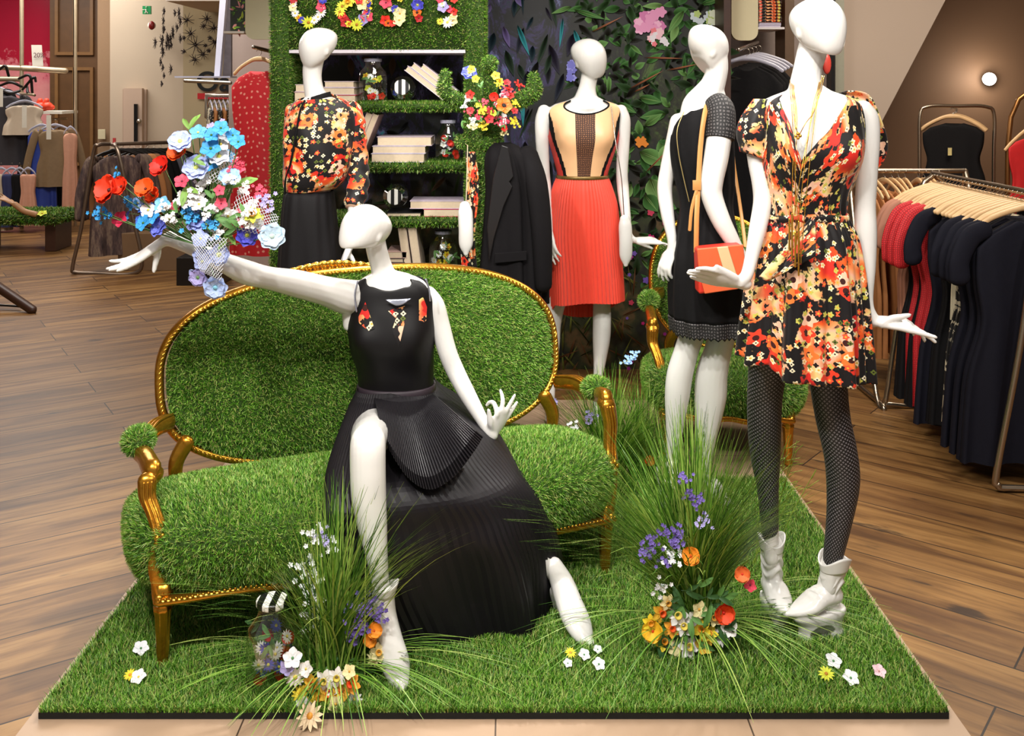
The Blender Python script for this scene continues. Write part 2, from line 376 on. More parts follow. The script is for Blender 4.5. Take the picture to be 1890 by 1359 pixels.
# ------------------------------------------------------------------ camera, world, view
cam = bpy.data.cameras.new('camera'); cam.sensor_width = 36; cam.lens = F / 1890 * 36; cam.shift_y = -(679.5 - HY) / 1890; cam.clip_start = 0.05; cam.clip_end = 60
co_ = bpy.data.objects.new('camera', cam); co_.location = (0, 0, EH); co_.rotation_euler = (PI / 2, 0, 0); COL.objects.link(co_); SC.camera = co_
w = bpy.data.worlds.new('world'); SC.world = w; w.use_nodes = True; w.node_tree.nodes['Background'].inputs[0].default_value = (1.0, 0.95, 0.88, 1); w.node_tree.nodes['Background'].inputs[1].default_value = 0.30
SC.view_settings.view_transform = 'Standard'; SC.view_settings.look = 'None'; SC.view_settings.gamma = 1; SC.view_settings.exposure = 0.0
SC.cycles.max_bounces = 5; SC.cycles.transparent_max_bounces = 12; SC.cycles.diffuse_bounces = 3; SC.cycles.glossy_bounces = 3; SC.cycles.caustics_reflective = False; SC.cycles.caustics_refractive = False
SC.cycles.sample_clamp_indirect = 4.0

def area(name, loc, size, power, color=(1, 0.955, 0.895), target=None, sy=None):
    l = bpy.data.lights.new(name, 'AREA'); l.shape = 'RECTANGLE'; l.size = size; l.size_y = sy or size; l.energy = power; l.color = color
    o = bpy.data.objects.new(name, l); o.location = loc; COL.objects.link(o)
    if target is not None: o.rotation_euler = (Vector(target) - Vector(loc)).to_track_quat('-Z', 'Y').to_euler()
    return o
def spot(name, loc, target, power, angle=50, r=0.06, color=(1, 0.965, 0.91), blend=0.6):
    l = bpy.data.lights.new(name, 'SPOT'); l.energy = power; l.spot_size = math.radians(angle); l.spot_blend = blend; l.shadow_soft_size = r; l.color = color
    o = bpy.data.objects.new(name, l); o.location = loc; COL.objects.link(o); o.rotation_euler = (Vector(target) - Vector(loc)).to_track_quat('-Z', 'Y').to_euler(); return o
area('ceiling_panel_light_front', (-0.9, 1.2, 3.1), 0.9, 52, target=(-0.3, 3.0, 0.6))
area('ceiling_panel_light_front', (1.3, 1.4, 3.1), 0.9, 34, target=(0.6, 3.2, 0.6))
area('ceiling_panel_light_middle', (0.0, 3.3, 3.15), 1.0, 48)
area('ceiling_panel_light_back', (-3.2, 7.2, 3.1), 2.4, 110, sy=2.0)
area('ceiling_panel_light_back', (-5.5, 10.8, 3.1), 2.4, 110, sy=2.0)
area('ceiling_panel_light_right', (2.6, 5.2, 3.1), 1.2, 75, color=(1, 0.88, 0.74))
spot('ceiling_spot', (-1.2, 0.9, 3.05), (-0.45, 3.2, 0.75), 190, 55)
spot('ceiling_spot', (0.9, 0.9, 3.05), (0.85, 2.9, 1.35), 110, 45)
spot('ceiling_spot', (0.4, 1.6, 3.05), (0.5, 4.2, 1.2), 170, 50)
spot('ceiling_spot', (-1.4, 2.2, 3.05), (-0.85, 4.5, 1.4), 160, 45)
spot('ceiling_spot', (-0.2, 1.0, 3.05), (0.1, 2.9, 0.0), 150, 60)
spot('ceiling_spot', (2.4, 2.6, 3.05), (1.9, 4.2, 0.8), 110, 55)
spot('ceiling_spot', (-0.3, 4.3, 3.05), (-0.5, 3.0, 0.4), 260, 60)
spot('ceiling_spot', (1.6, 4.0, 3.05), (0.7, 2.9, 0.3), 120, 60)
spot('ceiling_spot', (-2.0, 5.4, 3.05), (-1.2, 6.6, 1.2), 120, 50)

# ------------------------------------------------------------------ floor, walls
def wood_mat(name, ang):
    m, nt, b = newmat(name); q = NB(nt); tc = q.n('ShaderNodeTexCoord'); mp = q.n('ShaderNodeMapping'); mp.inputs['Rotation'].default_value = (0, 0, ang); q.l(tc.outputs['Object'], mp.inputs[0])
    br = q.n('ShaderNodeTexBrick', offset=0.37, i_Scale=1.0, i_Mortar_Size=0.0028, i_Brick_Width=1.6, i_Row_Height=0.21, i_Bias=0.0)
    br.inputs['Color1'].default_value = (0, 0, 0, 1); br.inputs['Color2'].default_value = (1, 1, 1, 1); br.inputs['Mortar'].default_value = (0.5, 0.5, 0.5, 1)
    q.l(mp.outputs[0], br.inputs['Vector'])
    m2 = q.n('ShaderNodeMapping'); m2.inputs['Scale'].default_value = (0.7, 7.5, 1); q.l(mp.outputs[0], m2.inputs[0])
    off = q.n('ShaderNodeVectorMath', operation='ADD'); q.l(m2.outputs[0], off.inputs[0]); sc = q.n('ShaderNodeVectorMath', operation='SCALE'); sc.inputs['Scale'].default_value = 9; q.l(br.outputs['Color'], sc.inputs[0]); q.l(sc.outputs[0], off.inputs[1])
    g = q.n('ShaderNodeTexNoise', i_Scale=1.6, i_Detail=7.0, i_Roughness=0.62, i_Distortion=0.6); q.l(off.outputs[0], g.inputs['Vector'])
    f = q.n('ShaderNodeTexNoise', i_Scale=9.0, i_Detail=4.0); q.l(off.outputs[0], f.inputs['Vector'])
    base = q.ramp(g.outputs['Fac'], [(0.28, srgb(60, 38, 20)), (0.42, srgb(104, 72, 38)), (0.56, srgb(142, 104, 58)), (0.72, srgb(166, 128, 78))])
    base = q.mix(q.math('MULTIPLY', q.step(f.outputs['Fac'], 0.5, 0.75), 0.45), base, srgb(74, 46, 26))
    bw = q.n('ShaderNodeRGBToBW'); q.l(br.outputs['Color'], bw.inputs[0])
    base = q.mix(q.math('MULTIPLY', bw.outputs[0], 0.38), base, srgb(86, 54, 30))
    kn = q.n('ShaderNodeTexNoise', i_Scale=3.0, i_Detail=5.0); m3 = q.n('ShaderNodeMapping'); m3.inputs['Scale'].default_value = (1.0, 3.2, 1); q.l(mp.outputs[0], m3.inputs[0]); q.l(m3.outputs[0], kn.inputs['Vector'])
    base = q.mix(q.math('MULTIPLY', q.step(kn.outputs['Fac'], 0.635, 0.72), 0.8), base, srgb(34, 24, 20))
    base = q.mix(br.outputs['Fac'], base, srgb(30, 18, 10)); q.l(base, b.inputs['Base Color']); setin(b, rough=0.42, spec=0.4)
    bp = q.n('ShaderNodeBump', i_Strength=0.25, i_Distance=0.004); q.l(q.math('SUBTRACT', g.outputs['Fac'], br.outputs['Fac']), bp.inputs['Height']); q.l(bp.outputs[0], b.inputs['Normal']); return m
MW1 = wood_mat('oak_planks_left', -math.radians(33)); MW2 = wood_mat('oak_planks_right', math.radians(38))
def tile_mat():
    m, nt, b = newmat('beige_floor_tile'); q = NB(nt); tc = q.n('ShaderNodeTexCoord')
    br = q.n('ShaderNodeTexBrick', offset=0.0, i_Scale=1.0, i_Mortar_Size=0.0022, i_Brick_Width=0.62, i_Row_Height=0.62); br.inputs['Color1'].default_value = srgb(186, 158, 132); br.inputs['Color2'].default_value = srgb(176, 148, 122); br.inputs['Mortar'].default_value = srgb(44, 34, 28)
    mp = q.n('ShaderNodeMapping'); mp.inputs['Location'].default_value = (0.04, 0.1, 0); q.l(tc.outputs['Object'], mp.inputs[0]); q.l(mp.outputs[0], br.inputs['Vector'])
    n = q.n('ShaderNodeTexNoise', i_Scale=5.0, i_Detail=5.0); q.l(tc.outputs['Object'], n.inputs['Vector']); q.l(q.mix(q.math('MULTIPLY', n.outputs['Fac'], 0.35), br.outputs['Color'], srgb(150, 120, 96)), b.inputs['Base Color']); setin(b, rough=0.45); return m
mb = MB(); TX0, TX1 = -1.19, 1.10
def flat(mb, x0, x1, y0, y1, z, mi): mb.add([(x0, y0, z), (x1, y0, z), (x1, y1, z), (x0, y1, z)], [(0, 1, 2, 3)], mi)
flat(mb, -9, TX0, -1, 5.0, 0, 0); flat(mb, -9, 0.3, 5.0, 14, 0, 0); flat(mb, TX1, 7, -1, 5.0, 0, 1); flat(mb, 0.3, 7, 5.0, 14, 0, 1); flat(mb, TX0, TX1, -1, 5.0, 0, 2)
struct(mb.build('floor', [MW1, MW2, tile_mat()], smooth=False))
M_WALL = mat('beige_wall_paint', (198, 180, 158), 0.75, noise=0.04, nscale=3)
M_WALL2 = mat('cream_wall_paint', (190, 172, 136), 0.75, noise=0.05, nscale=3)
M_BROWNW = mat('brown_wall_paint', (126, 96, 72), 0.7, noise=0.06, nscale=2)
M_TAUPE = mat('taupe_wall_paint', (192, 174, 158), 0.7, noise=0.04, nscale=2)
M_CEIL = mat('ceiling_white', (226, 216, 200), 0.8, noise=0.02)
def sbox(name, x0, x1, y0, y1, z0, z1, m): return struct(bx(MB(), x0, x1, y0, y1, z0, z1).build(name, m, smooth=False))
sbox('ceiling', -9, 5.5, -1, 14, 3.25, 3.35, M_CEIL)
sbox('wall_right', 5.4, 5.5, -1, 14, 0, 3.25, M_BROWNW)
sbox('wall_left', -9.1, -9, -1, 14, 0, 3.25, M_WALL)
def px_box(x0p, x1p, Y, dy, z0, z1): return (x0p - CX) * Y / F, (x1p - CX) * Y / F, Y, Y + dy, z0, z1
# far left: pink graphic wall, dark panelled door, beige piers
def pink_mat():
    m, nt, b = newmat('pink_splash_wall'); q = NB(nt); setin(b, rough=0.25, coat=0.4); tc = q.n('ShaderNodeTexCoord'); sp = q.n('ShaderNodeSeparateXYZ'); q.l(tc.outputs['Object'], sp.inputs[0])
    n = q.n('ShaderNodeTexNoise', i_Scale=3.2, i_Detail=6.0, i_Roughness=0.7); q.l(tc.outputs['Object'], n.inputs['Vector'])
    v = q.math('ADD', sp.outputs[2], q.math('MULTIPLY', n.outputs['Fac'], 1.4))
    q.l(q.ramp(q.step(v, 2.0, 3.4), [(0.0, srgb(226, 150, 150)), (0.35, srgb(216, 120, 132)), (0.42, srgb(176, 24, 54)), (1.0, srgb(170, 24, 56))]), b.inputs['Base Color']); return m
a = px_box(-260, 92, 12.9, 0.15, 0, 3.25); sbox('wall_back_left', *a, pink_mat())
mb = MB(); x0, x1, y0, y1, z0, z1 = px_box(92, 182, 12.7, 0.12, 0, 3.25); bx(mb, x0, x1, y0, y1, z0, z1)
d1 = struct(mb.build('door_1', mat('dark_oak_door', (96, 66, 38), 0.45, noise=0.3, nscale=9), smooth=False))
mb = MB()
for a0, a1 in ((108, 135), (142, 167)):
    for (t0, t1) in ((-60, 96), (130, 300)):
        p0 = P(a0, t1, 12.68); p1 = P(a1, t0, 12.68); w_ = 0.04
        for (u0, u1, v0, v1) in ((p0[0] - w_, p1[0] + w_, p0[2] - w_, p0[2]), (p0[0] - w_, p1[0] + w_, p1[2], p1[2] + w_), (p0[0] - w_, p0[0], p0[2], p1[2]), (p1[0], p1[0] + w_, p0[2], p1[2])): bx(mb, u0, u1, 12.66, 12.7, v0, v1)
mb.build('door_moulding', mat('oak_moulding', (128, 92, 54), 0.4, noise=0.2, nscale=9), d1, smooth=False)
a = px_box(180, 203, 12.2, 0.7, 0, 3.25); sbox('wall_pier_brown', *a, M_BROWNW if False else mat('brown_pier_paint', (140, 112, 84), 0.7, noise=0.05))  # narrow pier in brown paint, darker than the beige wall beside it
a = px_box(203, 340, 11.6, 0.5, 0, 3.25); sbox('wall_back_centre', *a, M_WALL)
a = px_box(226, 270, 11.56, 0.05, 0, 1.55); d2 = sbox('door_2', *a, mat('beige_door_paint', (186, 160, 140), 0.6, noise=0.03))
mb = MB(); x0, x1, y0, y1, z0, z1 = px_box(228, 262, 11.5, 0.06, 0, P(0, 163, 11.5)[2]); bx(mb, x0, x1, y0, y1, 0, z1); dl = mb.build('door_leaf', mat('door_leaf_paint', (198, 172, 152), 0.55, noise=0.03), d2, smooth=False)
x0, x1, y0, y1, z0, z1 = px_box(247, 253, 11.47, 0.03, P(0, 262, 11.5)[2], P(0, 192, 11.5)[2]); bx(MB(), x0, x1, y0, y1, z0, z1).build('door_glass_slit', mat('dark_glass', (16, 14, 14), 0.1, noise=0.1), dl, smooth=False)
ball(MB(), P(257, 224, 11.45), 0.03).build('door_handle', M_STEEL, dl)
# cream wall with lettering, then mauve wall with fittings
a = px_box(338, 425, 10.8, 0.3, 0, 3.25); sbox('wall_back_cream', *a, M_WALL2)
a = px_box(422, 520, 8.6, 0.25, 0, 3.25); sbox('wall_back_mauve', *a, mat('mauve_wall_paint', (176, 156, 146), 0.7, noise=0.04))
sbox('wall_bulkhead', -3.25, -2.0, 9.4, 10.78, 2.38, 3.25, M_CEIL)
# right background: mauve wall, stair wall and brown wall
a = px_box(1340, 1545, 7.0, 0.2, 0, 3.25); sbox('wall_back_right', *a, mat('grey_mauve_wall', (148, 134, 128), 0.7, noise=0.05))
sbox('wall_back_far', -2.6, 5.4, 10.6, 10.75, 0, 3.25, M_BROWNW)
sbox('wall_back_brown', 2.2, 5.4, 8.2, 8.35, 0, 3.25, M_BROWNW)
mb = MB(); Y = 7.2; poly = [((x - CX) * Y / F, EH - (y - HY) * Y / F) for x, y in ((1556, -260), (1888, -260), (1745, 0), (1632, 216), (1556, 362))]
prism(mb, poly[::-1], (1, 0, 0), (0, 0, 1), (0, Y + 0.3, 0), 0.6); struct(mb.build('wall_stair', M_TAUPE, smooth=False))
a = px_box(1542, 1558, 6.9, 0.2, 0, 3.25); sbox('trim_1', *a, mat('grey_green_post', (150, 150, 134), 0.5, noise=0.1))
a = px_box(1534, 1541, 6.8, 0.1, 0, 3.25); sbox('trim_2', *a, M_BLACKPL)
a = px_box(1336, 1349, 5.3, 0.3, 0, 3.25); sbox('trim_3', *a, M_WOODD)
a = px_box(1449, 1466, 6.6, 0.25, 0, 3.25); sbox('trim_4', *a, mat('brown_post', (92, 70, 50), 0.6, noise=0.2))

# ------------------------------------------------------------------ mural: a printed jungle panel, its picture laid in flat coloured shapes
MY = 5.55
def mural_mat():
    m, nt, b = newmat('jungle_print_ground'); q = NB(nt); setin(b, rough=0.55); tc = q.n('ShaderNodeTexCoord'); sp = q.n('ShaderNodeSeparateXYZ'); q.l(tc.outputs['Object'], sp.inputs[0])
    n1 = q.n('ShaderNodeTexNoise', i_Scale=2.6, i_Detail=7.0, i_Roughness=0.7, i_Distortion=1.2); mp = q.n('ShaderNodeMapping'); mp.inputs['Scale'].default_value = (1.6, 1, 0.9); q.l(tc.outputs['Object'], mp.inputs[0]); q.l(mp.outputs[0], n1.inputs['Vector'])
    n2 = q.n('ShaderNodeTexNoise', i_Scale=9.0, i_Detail=4.0); q.l(tc.outputs['Object'], n2.inputs['Vector'])
    left = q.ramp(n1.outputs['Fac'], [(0.42, srgb(6, 8, 10)), (0.50, srgb(16, 20, 24)), (0.545, srgb(52, 40, 88)), (0.575, srgb(18, 44, 56)), (0.615, srgb(110, 96, 160)), (0.66, srgb(50, 160, 180))])
    right = q.ramp(n1.outputs['Fac'], [(0.42, srgb(7, 7, 5)), (0.52, srgb(17, 19, 9)), (0.58, srgb(40, 46, 18)), (0.64, srgb(70, 98, 36)), (0.7, srgb(34, 26, 16))])
    low = q.ramp(n2.outputs['Fac'], [(0.35, srgb(16, 18, 10)), (0.52, srgb(48, 52, 24)), (0.62, srgb(92, 70, 40)), (0.75, srgb(38, 60, 26))])
    c = q.mix(q.step(q.math('ADD', sp.outputs[0], q.math('MULTIPLY', n2.outputs['Fac'], 0.3)), 0.35, 0.55), left, right); c = q.mix(q.step(sp.outputs[2], 1.15, 0.75), c, low)
    q.l(c, b.inputs['Base Color']); return m
mu = thing('jungle_mural', 'tall dark jungle mural with leaves and blossom behind the red skirted mannequin', 'mural', (0.1, MY, 0))
bx(MB(), (520 - CX) * MY / F, (1338 - CX) * MY / F, MY, MY + 0.04, 0, 3.2).build('panel', mural_mat(), mu, smooth=False)
def flat_shapes(name, shapes, Y, parent, m=M_COL):
    """shapes: (px, py, outline [(u,v) px], colour); printed shapes 0.5 mm proud of each other"""
    V = []; T = []; C = []
    for k, (cx, cy, out, col) in enumerate(shapes):
        b0 = len(V); yy = Y - 0.0012 - 0.000012 * k; V.append(P(cx, cy, yy)); C.append(col)
        for u, v in out: V.append(P(cx + u, cy + v, yy)); C.append(col)
        n = len(out)
        for i in range(n): T.append((b0, b0 + 1 + (i + 1) % n, b0 + 1 + i))
    o = big_mesh(name, np.array(V), np.zeros((0, 4), int), np.array(T), np.array(C), m, parent); return o
def leaf_out(L, W, a, n=7):
    o = []
    for i in range(n + 1): t = i / n; o.append((L * t, W * math.sin(PI * t ** 0.8) * 0.5))
    for i in range(n - 1, 0, -1): t = i / n; o.append((L * t, -W * math.sin(PI * t ** 0.8) * 0.5))
    c, s = math.cos(a), math.sin(a); return [(u * c - v * s, u * s + v * c) for u, v in o]
def petal_out(r, n, a0=0):
    return [(r * (0.62 + 0.38 * abs(math.cos(n * t / 2 + a0))) * math.cos(t), r * (0.62 + 0.38 * abs(math.cos(n * t / 2 + a0))) * math.sin(t)) for t in np.linspace(0, 2 * PI, 26)[:-1]]
S = []; R = random.Random(3)
def g3(*c): return srgb(*c)[:3]
LG = [g3(36, 66, 30), g3(52, 96, 44), g3(70, 118, 58), g3(96, 140, 74), g3(30, 52, 24), g3(120, 160, 92), g3(60, 80, 30)]
for _ in range(760):
    x = R.uniform(1060, 1338); y = R.uniform(-120, 520)
    S.append((x, y, leaf_out(R.uniform(14, 40), R.uniform(6, 16), R.uniform(0, 2 * PI)), R.choice(LG[:5]) if R.random() < 0.75 else g3(18, 20, 12)))
for _ in range(70):
    x = R.uniform(895, 1060); y = R.uniform(-60, 420); S.append((x, y, leaf_out(R.uniform(20, 70), R.uniform(5, 16), PI / 2 + R.uniform(-0.5, 0.5)), R.choice([g3(30, 26, 44), g3(16, 40, 50), g3(110, 96, 150), g3(24, 30, 44), g3(30, 50, 34), g3(18, 22, 26), g3(48, 140, 150)])))
for _ in range(60):
    x = R.uniform(540, 860); y = R.uniform(100, 460); S.append((x, y, leaf_out(R.uniform(20, 50), R.uniform(5, 14), R.uniform(0, 6)), R.choice([g3(40, 60, 30), g3(26, 30, 40), g3(70, 50, 36), g3(20, 24, 20)])))
for _ in range(260):                                  # undergrowth stems and small blooms
    x = R.uniform(900, 1338); y = R.uniform(520, 760); S.append((x, y, leaf_out(R.uniform(20, 60), 3, R.uniform(-2.8, -0.3)), R.choice([g3(92, 84, 44), g3(60, 84, 36), g3(110, 74, 46), g3(40, 56, 26), g3(120, 130, 60)])))
for _ in range(34):
    x = R.uniform(1150, 1330); y = R.uniform(380, 700); S.append((x, y, petal_out(R.uniform(3, 7), 5), R.choice([g3(190, 30, 110), g3(160, 40, 140), g3(200, 60, 90), g3(110, 80, 170)])))
for x, y, L, W, a in ((1180, 280, 60, 30, 0.4), (1200, 330, 46, 34, 1.2), (1160, 250, 50, 20, 2.6), (1230, 210, 50, 22, 3.0), (1180, 180, 44, 18, 0.2), (1220, 300, 44, 30, -1.0), (1190, 360, 40, 30, 0.9), (1250, 45, 36, 15, 1.9), (1262, 20, 50, 16, 2.2), (1225, 10, 40, 12, 3.1), (1295, 8, 40, 12, -0.3), (1060, 18, 60, 10, 0.3), (1055, 12, 40, 9, 2.8), (1140, 190, 40, 14, 0.5), (1190, 232, 40, 16, -0.6), (1165, 340, 40, 26, 2.2), (1215, 375, 36, 26, 0.3)):
    S.append((x, y, leaf_out(L, W, a), R.choice(LG[2:4] + [LG[5]])))
    S.append((x, y, leaf_out(L * 0.96, W * 0.12, a), LG[5]))
for x0, y0, x1, y1 in ((1187, 106, 1262, 108), (1230, 130, 1290, 118), (1160, 165, 1225, 130), (1190, 320, 1240, 270), (1090, 60, 1150, 30), (1170, 170, 1200, 155)):
    L = math.hypot(x1 - x0, y1 - y0); S.append((x0, y0, leaf_out(L, 3, math.atan2(y1 - y0, x1 - x0)), g3(160, 100, 70)))
for k in range(26): S.append((1200 + R.uniform(-22, 22), 38 + R.uniform(-16, 18), petal_out(R.uniform(7, 12), 5), R.choice([g3(226, 150, 190), g3(236, 176, 206), g3(206, 120, 170)])))
for k in range(16): S.append((1212 + R.uniform(-28, 24), 68 + R.uniform(-12, 14), petal_out(R.uniform(5, 8), 5), R.choice([g3(236, 190, 200), g3(226, 220, 225), g3(230, 120, 130)])))
for k in range(12): S.append((1296 + R.uniform(-18, 20), 30 + R.uniform(-8, 10), petal_out(R.uniform(7, 11), 5), R.choice([g3(220, 226, 200), g3(200, 210, 215), g3(180, 200, 120)])))
for k in range(8): S.append((1058 + R.uniform(-8, 8), 130 + R.uniform(-14, 14), petal_out(R.uniform(6, 9), 5), R.choice([g3(140, 140, 210), g3(110, 110, 190)])))
for k in range(10): S.append((1185 + R.uniform(-8, 8), 262 + R.uniform(-5, 5), petal_out(R.uniform(4, 7), 4), g3(220, 130, 40)))
flat_shapes('printed_foliage', S, MY, mu)
# ------------------------------------------------------------------ turf rug
RX0, RX1, RY0, RY1 = -1.165, 1.075, 2.465, 3.95
rug = thing('turf_rug', 'bright green artificial grass rug under the gilt settee and mannequins', 'rug', (-0.05, 3.2, 0))
bx(MB(), RX0, RX1, RY0, RY1, 0.001, 0.016).build('backing', mat('black_rug_edge', (10, 12, 8), 0.8, noise=0.2), rug, smooth=False)
n = 320000; pts = np.stack([rng.uniform(RX0, RX1, n), RY0 + (RY1 - RY0) * rng.random(n) ** 1.25, np.full(n, 0.016)], 1)
blades('grass_pile', pts, np.tile((0, 0, 1.0), (n, 1)), 0.019, 0.0019, 0.7, rug)

# ------------------------------------------------------------------ gilt turf-covered seats
class Loc:
    def __init__(s, o, ang): s.o = np.array(o, float); s.u = np.array((math.cos(ang), math.sin(ang))); s.n = np.array((-math.sin(ang), math.cos(ang))); s.ang = ang
    def __call__(s, a, d, z): q = s.o + s.u * a + s.n * d; return np.array((q[0], q[1], z))
def seat_furniture(root, W, L, arms, zback=(0.315, 0.915), bs=(0.02, 0.08), crest=True, dens=1.0, bow=0.07):
    """W local frame (along, back, up) from the front left leg; L leg spacing"""
    # legs
    for a, d in ((0, 0), (L, 0), (0.04, 0.47), (L + 0.0, 0.47)):
        m = MB(); c = W(a, d, 0)
        lathe(m, [(0.001, 0.001), (0.014, 0.001), (0.018, 0.008), (0.019, 0.018), (0.013, 0.026), (0.0145, 0.034), (0.016, 0.04), (0.0215, 0.15), (0.024, 0.158), (0.024, 0.168), (0.019, 0.174), (0.026, 0.182), (0.028, 0.2), (0.03, 0.235), (0.001, 0.235)], c, 40, 0, 0.05, 8)
        m.build('leg', M_GOLD, root)
    # seat
    G = []; N = 72
    for z, gr in ((0.205, -0.03), (0.21, -0.005), (0.25, 0.018), (0.30, 0.028), (0.345, 0.02), (0.375, -0.005), (0.395, -0.05), (0.41, -0.11), (0.418, -0.17), (0.42, -0.22)):
        row = []
        for j in range(N):
            th = 2 * PI * j / N; c, s = math.cos(th), math.sin(th); e = 0.42
            a = L / 2 + (L / 2 + 0.06 + gr) * math.copysign(abs(c) ** e, c); dd = (0.27 + gr) * math.copysign(abs(s) ** e, s)
            t = (a - L / 2) / (L / 2 + 0.06); d = 0.235 + dd - (bow * (1 - t * t) if dd < 0 else 0) * min(1, -dd / 0.2 if dd < 0 else 0)
            zz = z - 0.055 * max(0, d - 0.12) / 0.35 * (z - 0.2) / 0.2
            row.append(W(a, d, zz))
        G.append(row)
    m = MB(); V, Fc, UV = grid(np.array(G)[::-1], True); m.add(V, Fc, 0, UV); m.add(G[-1], [tuple(range(N))], 0)
    turfed(m, 'seat_cushion', 95000 * dens, 0.015, 0.0018, root, lean=0.65)
    # bottom rail with nail heads
    pts = []
    for t in np.linspace(-1, 1, 21): pts.append(W(L / 2 + t * (L / 2 + 0.01), -0.025 - bow * (1 - t * t), 0.2 + 0.006 * math.cos(3 * PI * t)))
    m = MB(); tube(m, pts, [(0.012, 0.02)] * 21, 8, ref=(0, 0, 1)); D = catmull(pts, 5)
    for k in range(0, len(D), 1): ball(m, D[k] - np.append(W.n * 0.02, -0.012), 0.005, 6, 4)
    for a in (-0.01, L + 0.01): tube(m, [W(a, -0.02, 0.2), W(a, 0.2, 0.2), W(a, 0.47, 0.2)], [0.016] * 3, 8)
    m.build('seat_rail', M_GOLD, root)
    # back: oval panel
    s0, s1 = bs[0], L + bs[1]; sc, sa = (s0 + s1) / 2, (s1 - s0) / 2; zc, zb = (zback[0] + zback[1]) / 2, (zback[1] - zback[0]) / 2
    def bp(r, th, push):
        c, s = math.cos(th), math.sin(th); e = (0.80 if s > 0 else 0.70) if L > 0.8 else 0.9; z = zc + zb * r * math.copysign(abs(s) ** e, s); a = sc + sa * r * math.copysign(abs(c) ** e, c)
        return W(a, 0.5 + 0.13 * (z - zback[0]) / 0.6 - push, z)
    N = 96; G = [[bp(r, 2 * PI * j / N, 0.055 * math.sqrt(max(0, 1 - r ** 2.6))) for j in range(N)] for r in (0.97, 0.93, 0.87, 0.78, 0.65, 0.5, 0.33, 0.15, 0.02)]
    m = MB(); V, Fc, UV = grid(np.array(G)[::-1], True); m.add(V, Fc, 0, UV); turfed(m, 'back_cushion', 95000 * dens, 0.016, 0.0018, root, lean=0.7)
    m = MB(); G = [[bp(r, 2 * PI * j / N, -0.03 * math.sqrt(max(0, 1 - r ** 2.6))) for j in range(N)] for r in (0.97, 0.9, 0.7, 0.4, 0.02)]; V, Fc, UV = grid(np.array(G), True); m.add(V, Fc, 0, UV); m.build('back_cover', mat('green_cover_cloth', (60, 90, 30), 0.8, noise=0.2), root)
    m = MB(); ring = [bp(1.0, 2 * PI * j / 120, 0.0) for j in range(120)]
    V, Fc, _, UV = sweep(ring + [ring[0], ring[1]], [(0.021, 0.015)] * 122, 10, caps=False, smooth=False, ref=np.append(W.n, 0.0)); m.add(V, Fc, 0, UV)
    fr = m.build('back_frame', M_GOLD, root)
    m = MB(); K = 230 if L > 0.8 else 130
    th = np.linspace(0, 2 * PI, 900); q = np.array([bp(1.0, t, 0.017) for t in th]); cum = np.concatenate([[0], np.cumsum(np.linalg.norm(np.diff(q, axis=0), axis=1))])
    for k in range(K):
        sPos = cum[-1] * k / K; i = int(np.searchsorted(cum, sPos)); i = min(i, 898); t = nrm(q[i + 1] - q[i]); up = np.append(-W.n, 0.0); sd = np.cross(t, up); d = nrm(t + sd * 0.9)
        ball(m, q[i], (0.0095, 0.005, 0.006), 7, 5, rot=np.array([d, np.cross(up, d), up]).T)
    m.build('rope_moulding', M_GOLD2, fr)
    if crest:
        m = MB(); c0 = bp(1.0, PI / 2 + 0.05, 0.0) + np.array((-0.06, 0, 0.0)); uu = np.append(W.u, 0)
        for k in range(11):
            t = (k - 5) / 5; tube(m, [c0 + uu * (t * 0.13 + 0.022 * math.cos(a)) + np.array((0, -0.012, 0.014 * (1 - t * t) + 0.018 * math.sin(a))) for a in np.linspace(0, 2 * PI, 9)], [0.007 * (1.2 - abs(t) * 0.5)] * 9, 6, caps=False)
            ball(m, c0 + uu * t * 0.13 + np.array((0, -0.01, 0.02 * (1 - t * t) + 0.008)), (0.016, 0.012, 0.012), 8, 5)
        m.build('crest_carving', M_GOLD2, root)
    for a in (0.065 if L > 0.8 else 0.04, L + 0.03):
        m = MB(); tube(m, [W(a + 0.03 * (1 if a < L / 2 else -1), 0.47, 0.44), W(a, 0.47, 0.38), W(a, 0.47, 0.3), W(a, 0.47, 0.2)], [(0.026, 0.018), (0.024, 0.018), (0.02, 0.018), (0.022, 0.02)], 10, ref=(1, 0, 0)); m.build('back_post', M_GOLD, root)
    for (at, pad, scroll, post) in arms:
        m = MB(); A, B_, C_ = W(*at), W(*pad), W(*scroll)
        tube(m, [A, (A + B_) / 2 + (0, 0, 0.006), B_ - (0, 0, 0.02), (B_ + C_) / 2 + (0, 0, 0.0), C_ + (0, 0, 0.002)], [(0.026, 0.02), (0.024, 0.018), (0.022, 0.018), (0.027, 0.022), (0.036, 0.024)], 12, ref=(0, 0, 1), square=0.3)
        for k in (-1, 0, 1): tube(m, [A + W_off(W, k * 0.012, 0, 0.024), (A + B_) / 2 + W_off(W, k * 0.012, 0, 0.03), B_ + W_off(W, k * 0.012, 0, 0.0)], [0.0045] * 3, 6)
        ball(m, C_ + (0, 0, -0.004), (0.03, 0.034, 0.024), 12, 8); ar = m.build('armrest', M_GOLD, root)
        m = MB(); q = [W(*p) for p in post]; tube(m, q, [(0.026, 0.02), (0.023, 0.019), (0.02, 0.018), (0.022, 0.02), (0.018, 0.018), (0.024, 0.024)][:len(q)], 12, ref=np.append(W.u, 0), square=0.35)
        fwd = np.append(-W.n, 0.0)
        for k in (-1, 0, 1): tube(m, [p + fwd * 0.019 + np.append(W.u, 0) * k * 0.010 for p in q[:4]], [0.0042] * 4, 6)
        for k in range(5): a_ = k * 2 * PI / 5; ball(m, q[3] + fwd * 0.022 + np.append(W.u, 0) * 0.012 * math.cos(a_) + np.array((0, 0, 0.012 * math.sin(a_))), 0.009, 7, 5)
        m.build('arm_post', M_GOLD, root)
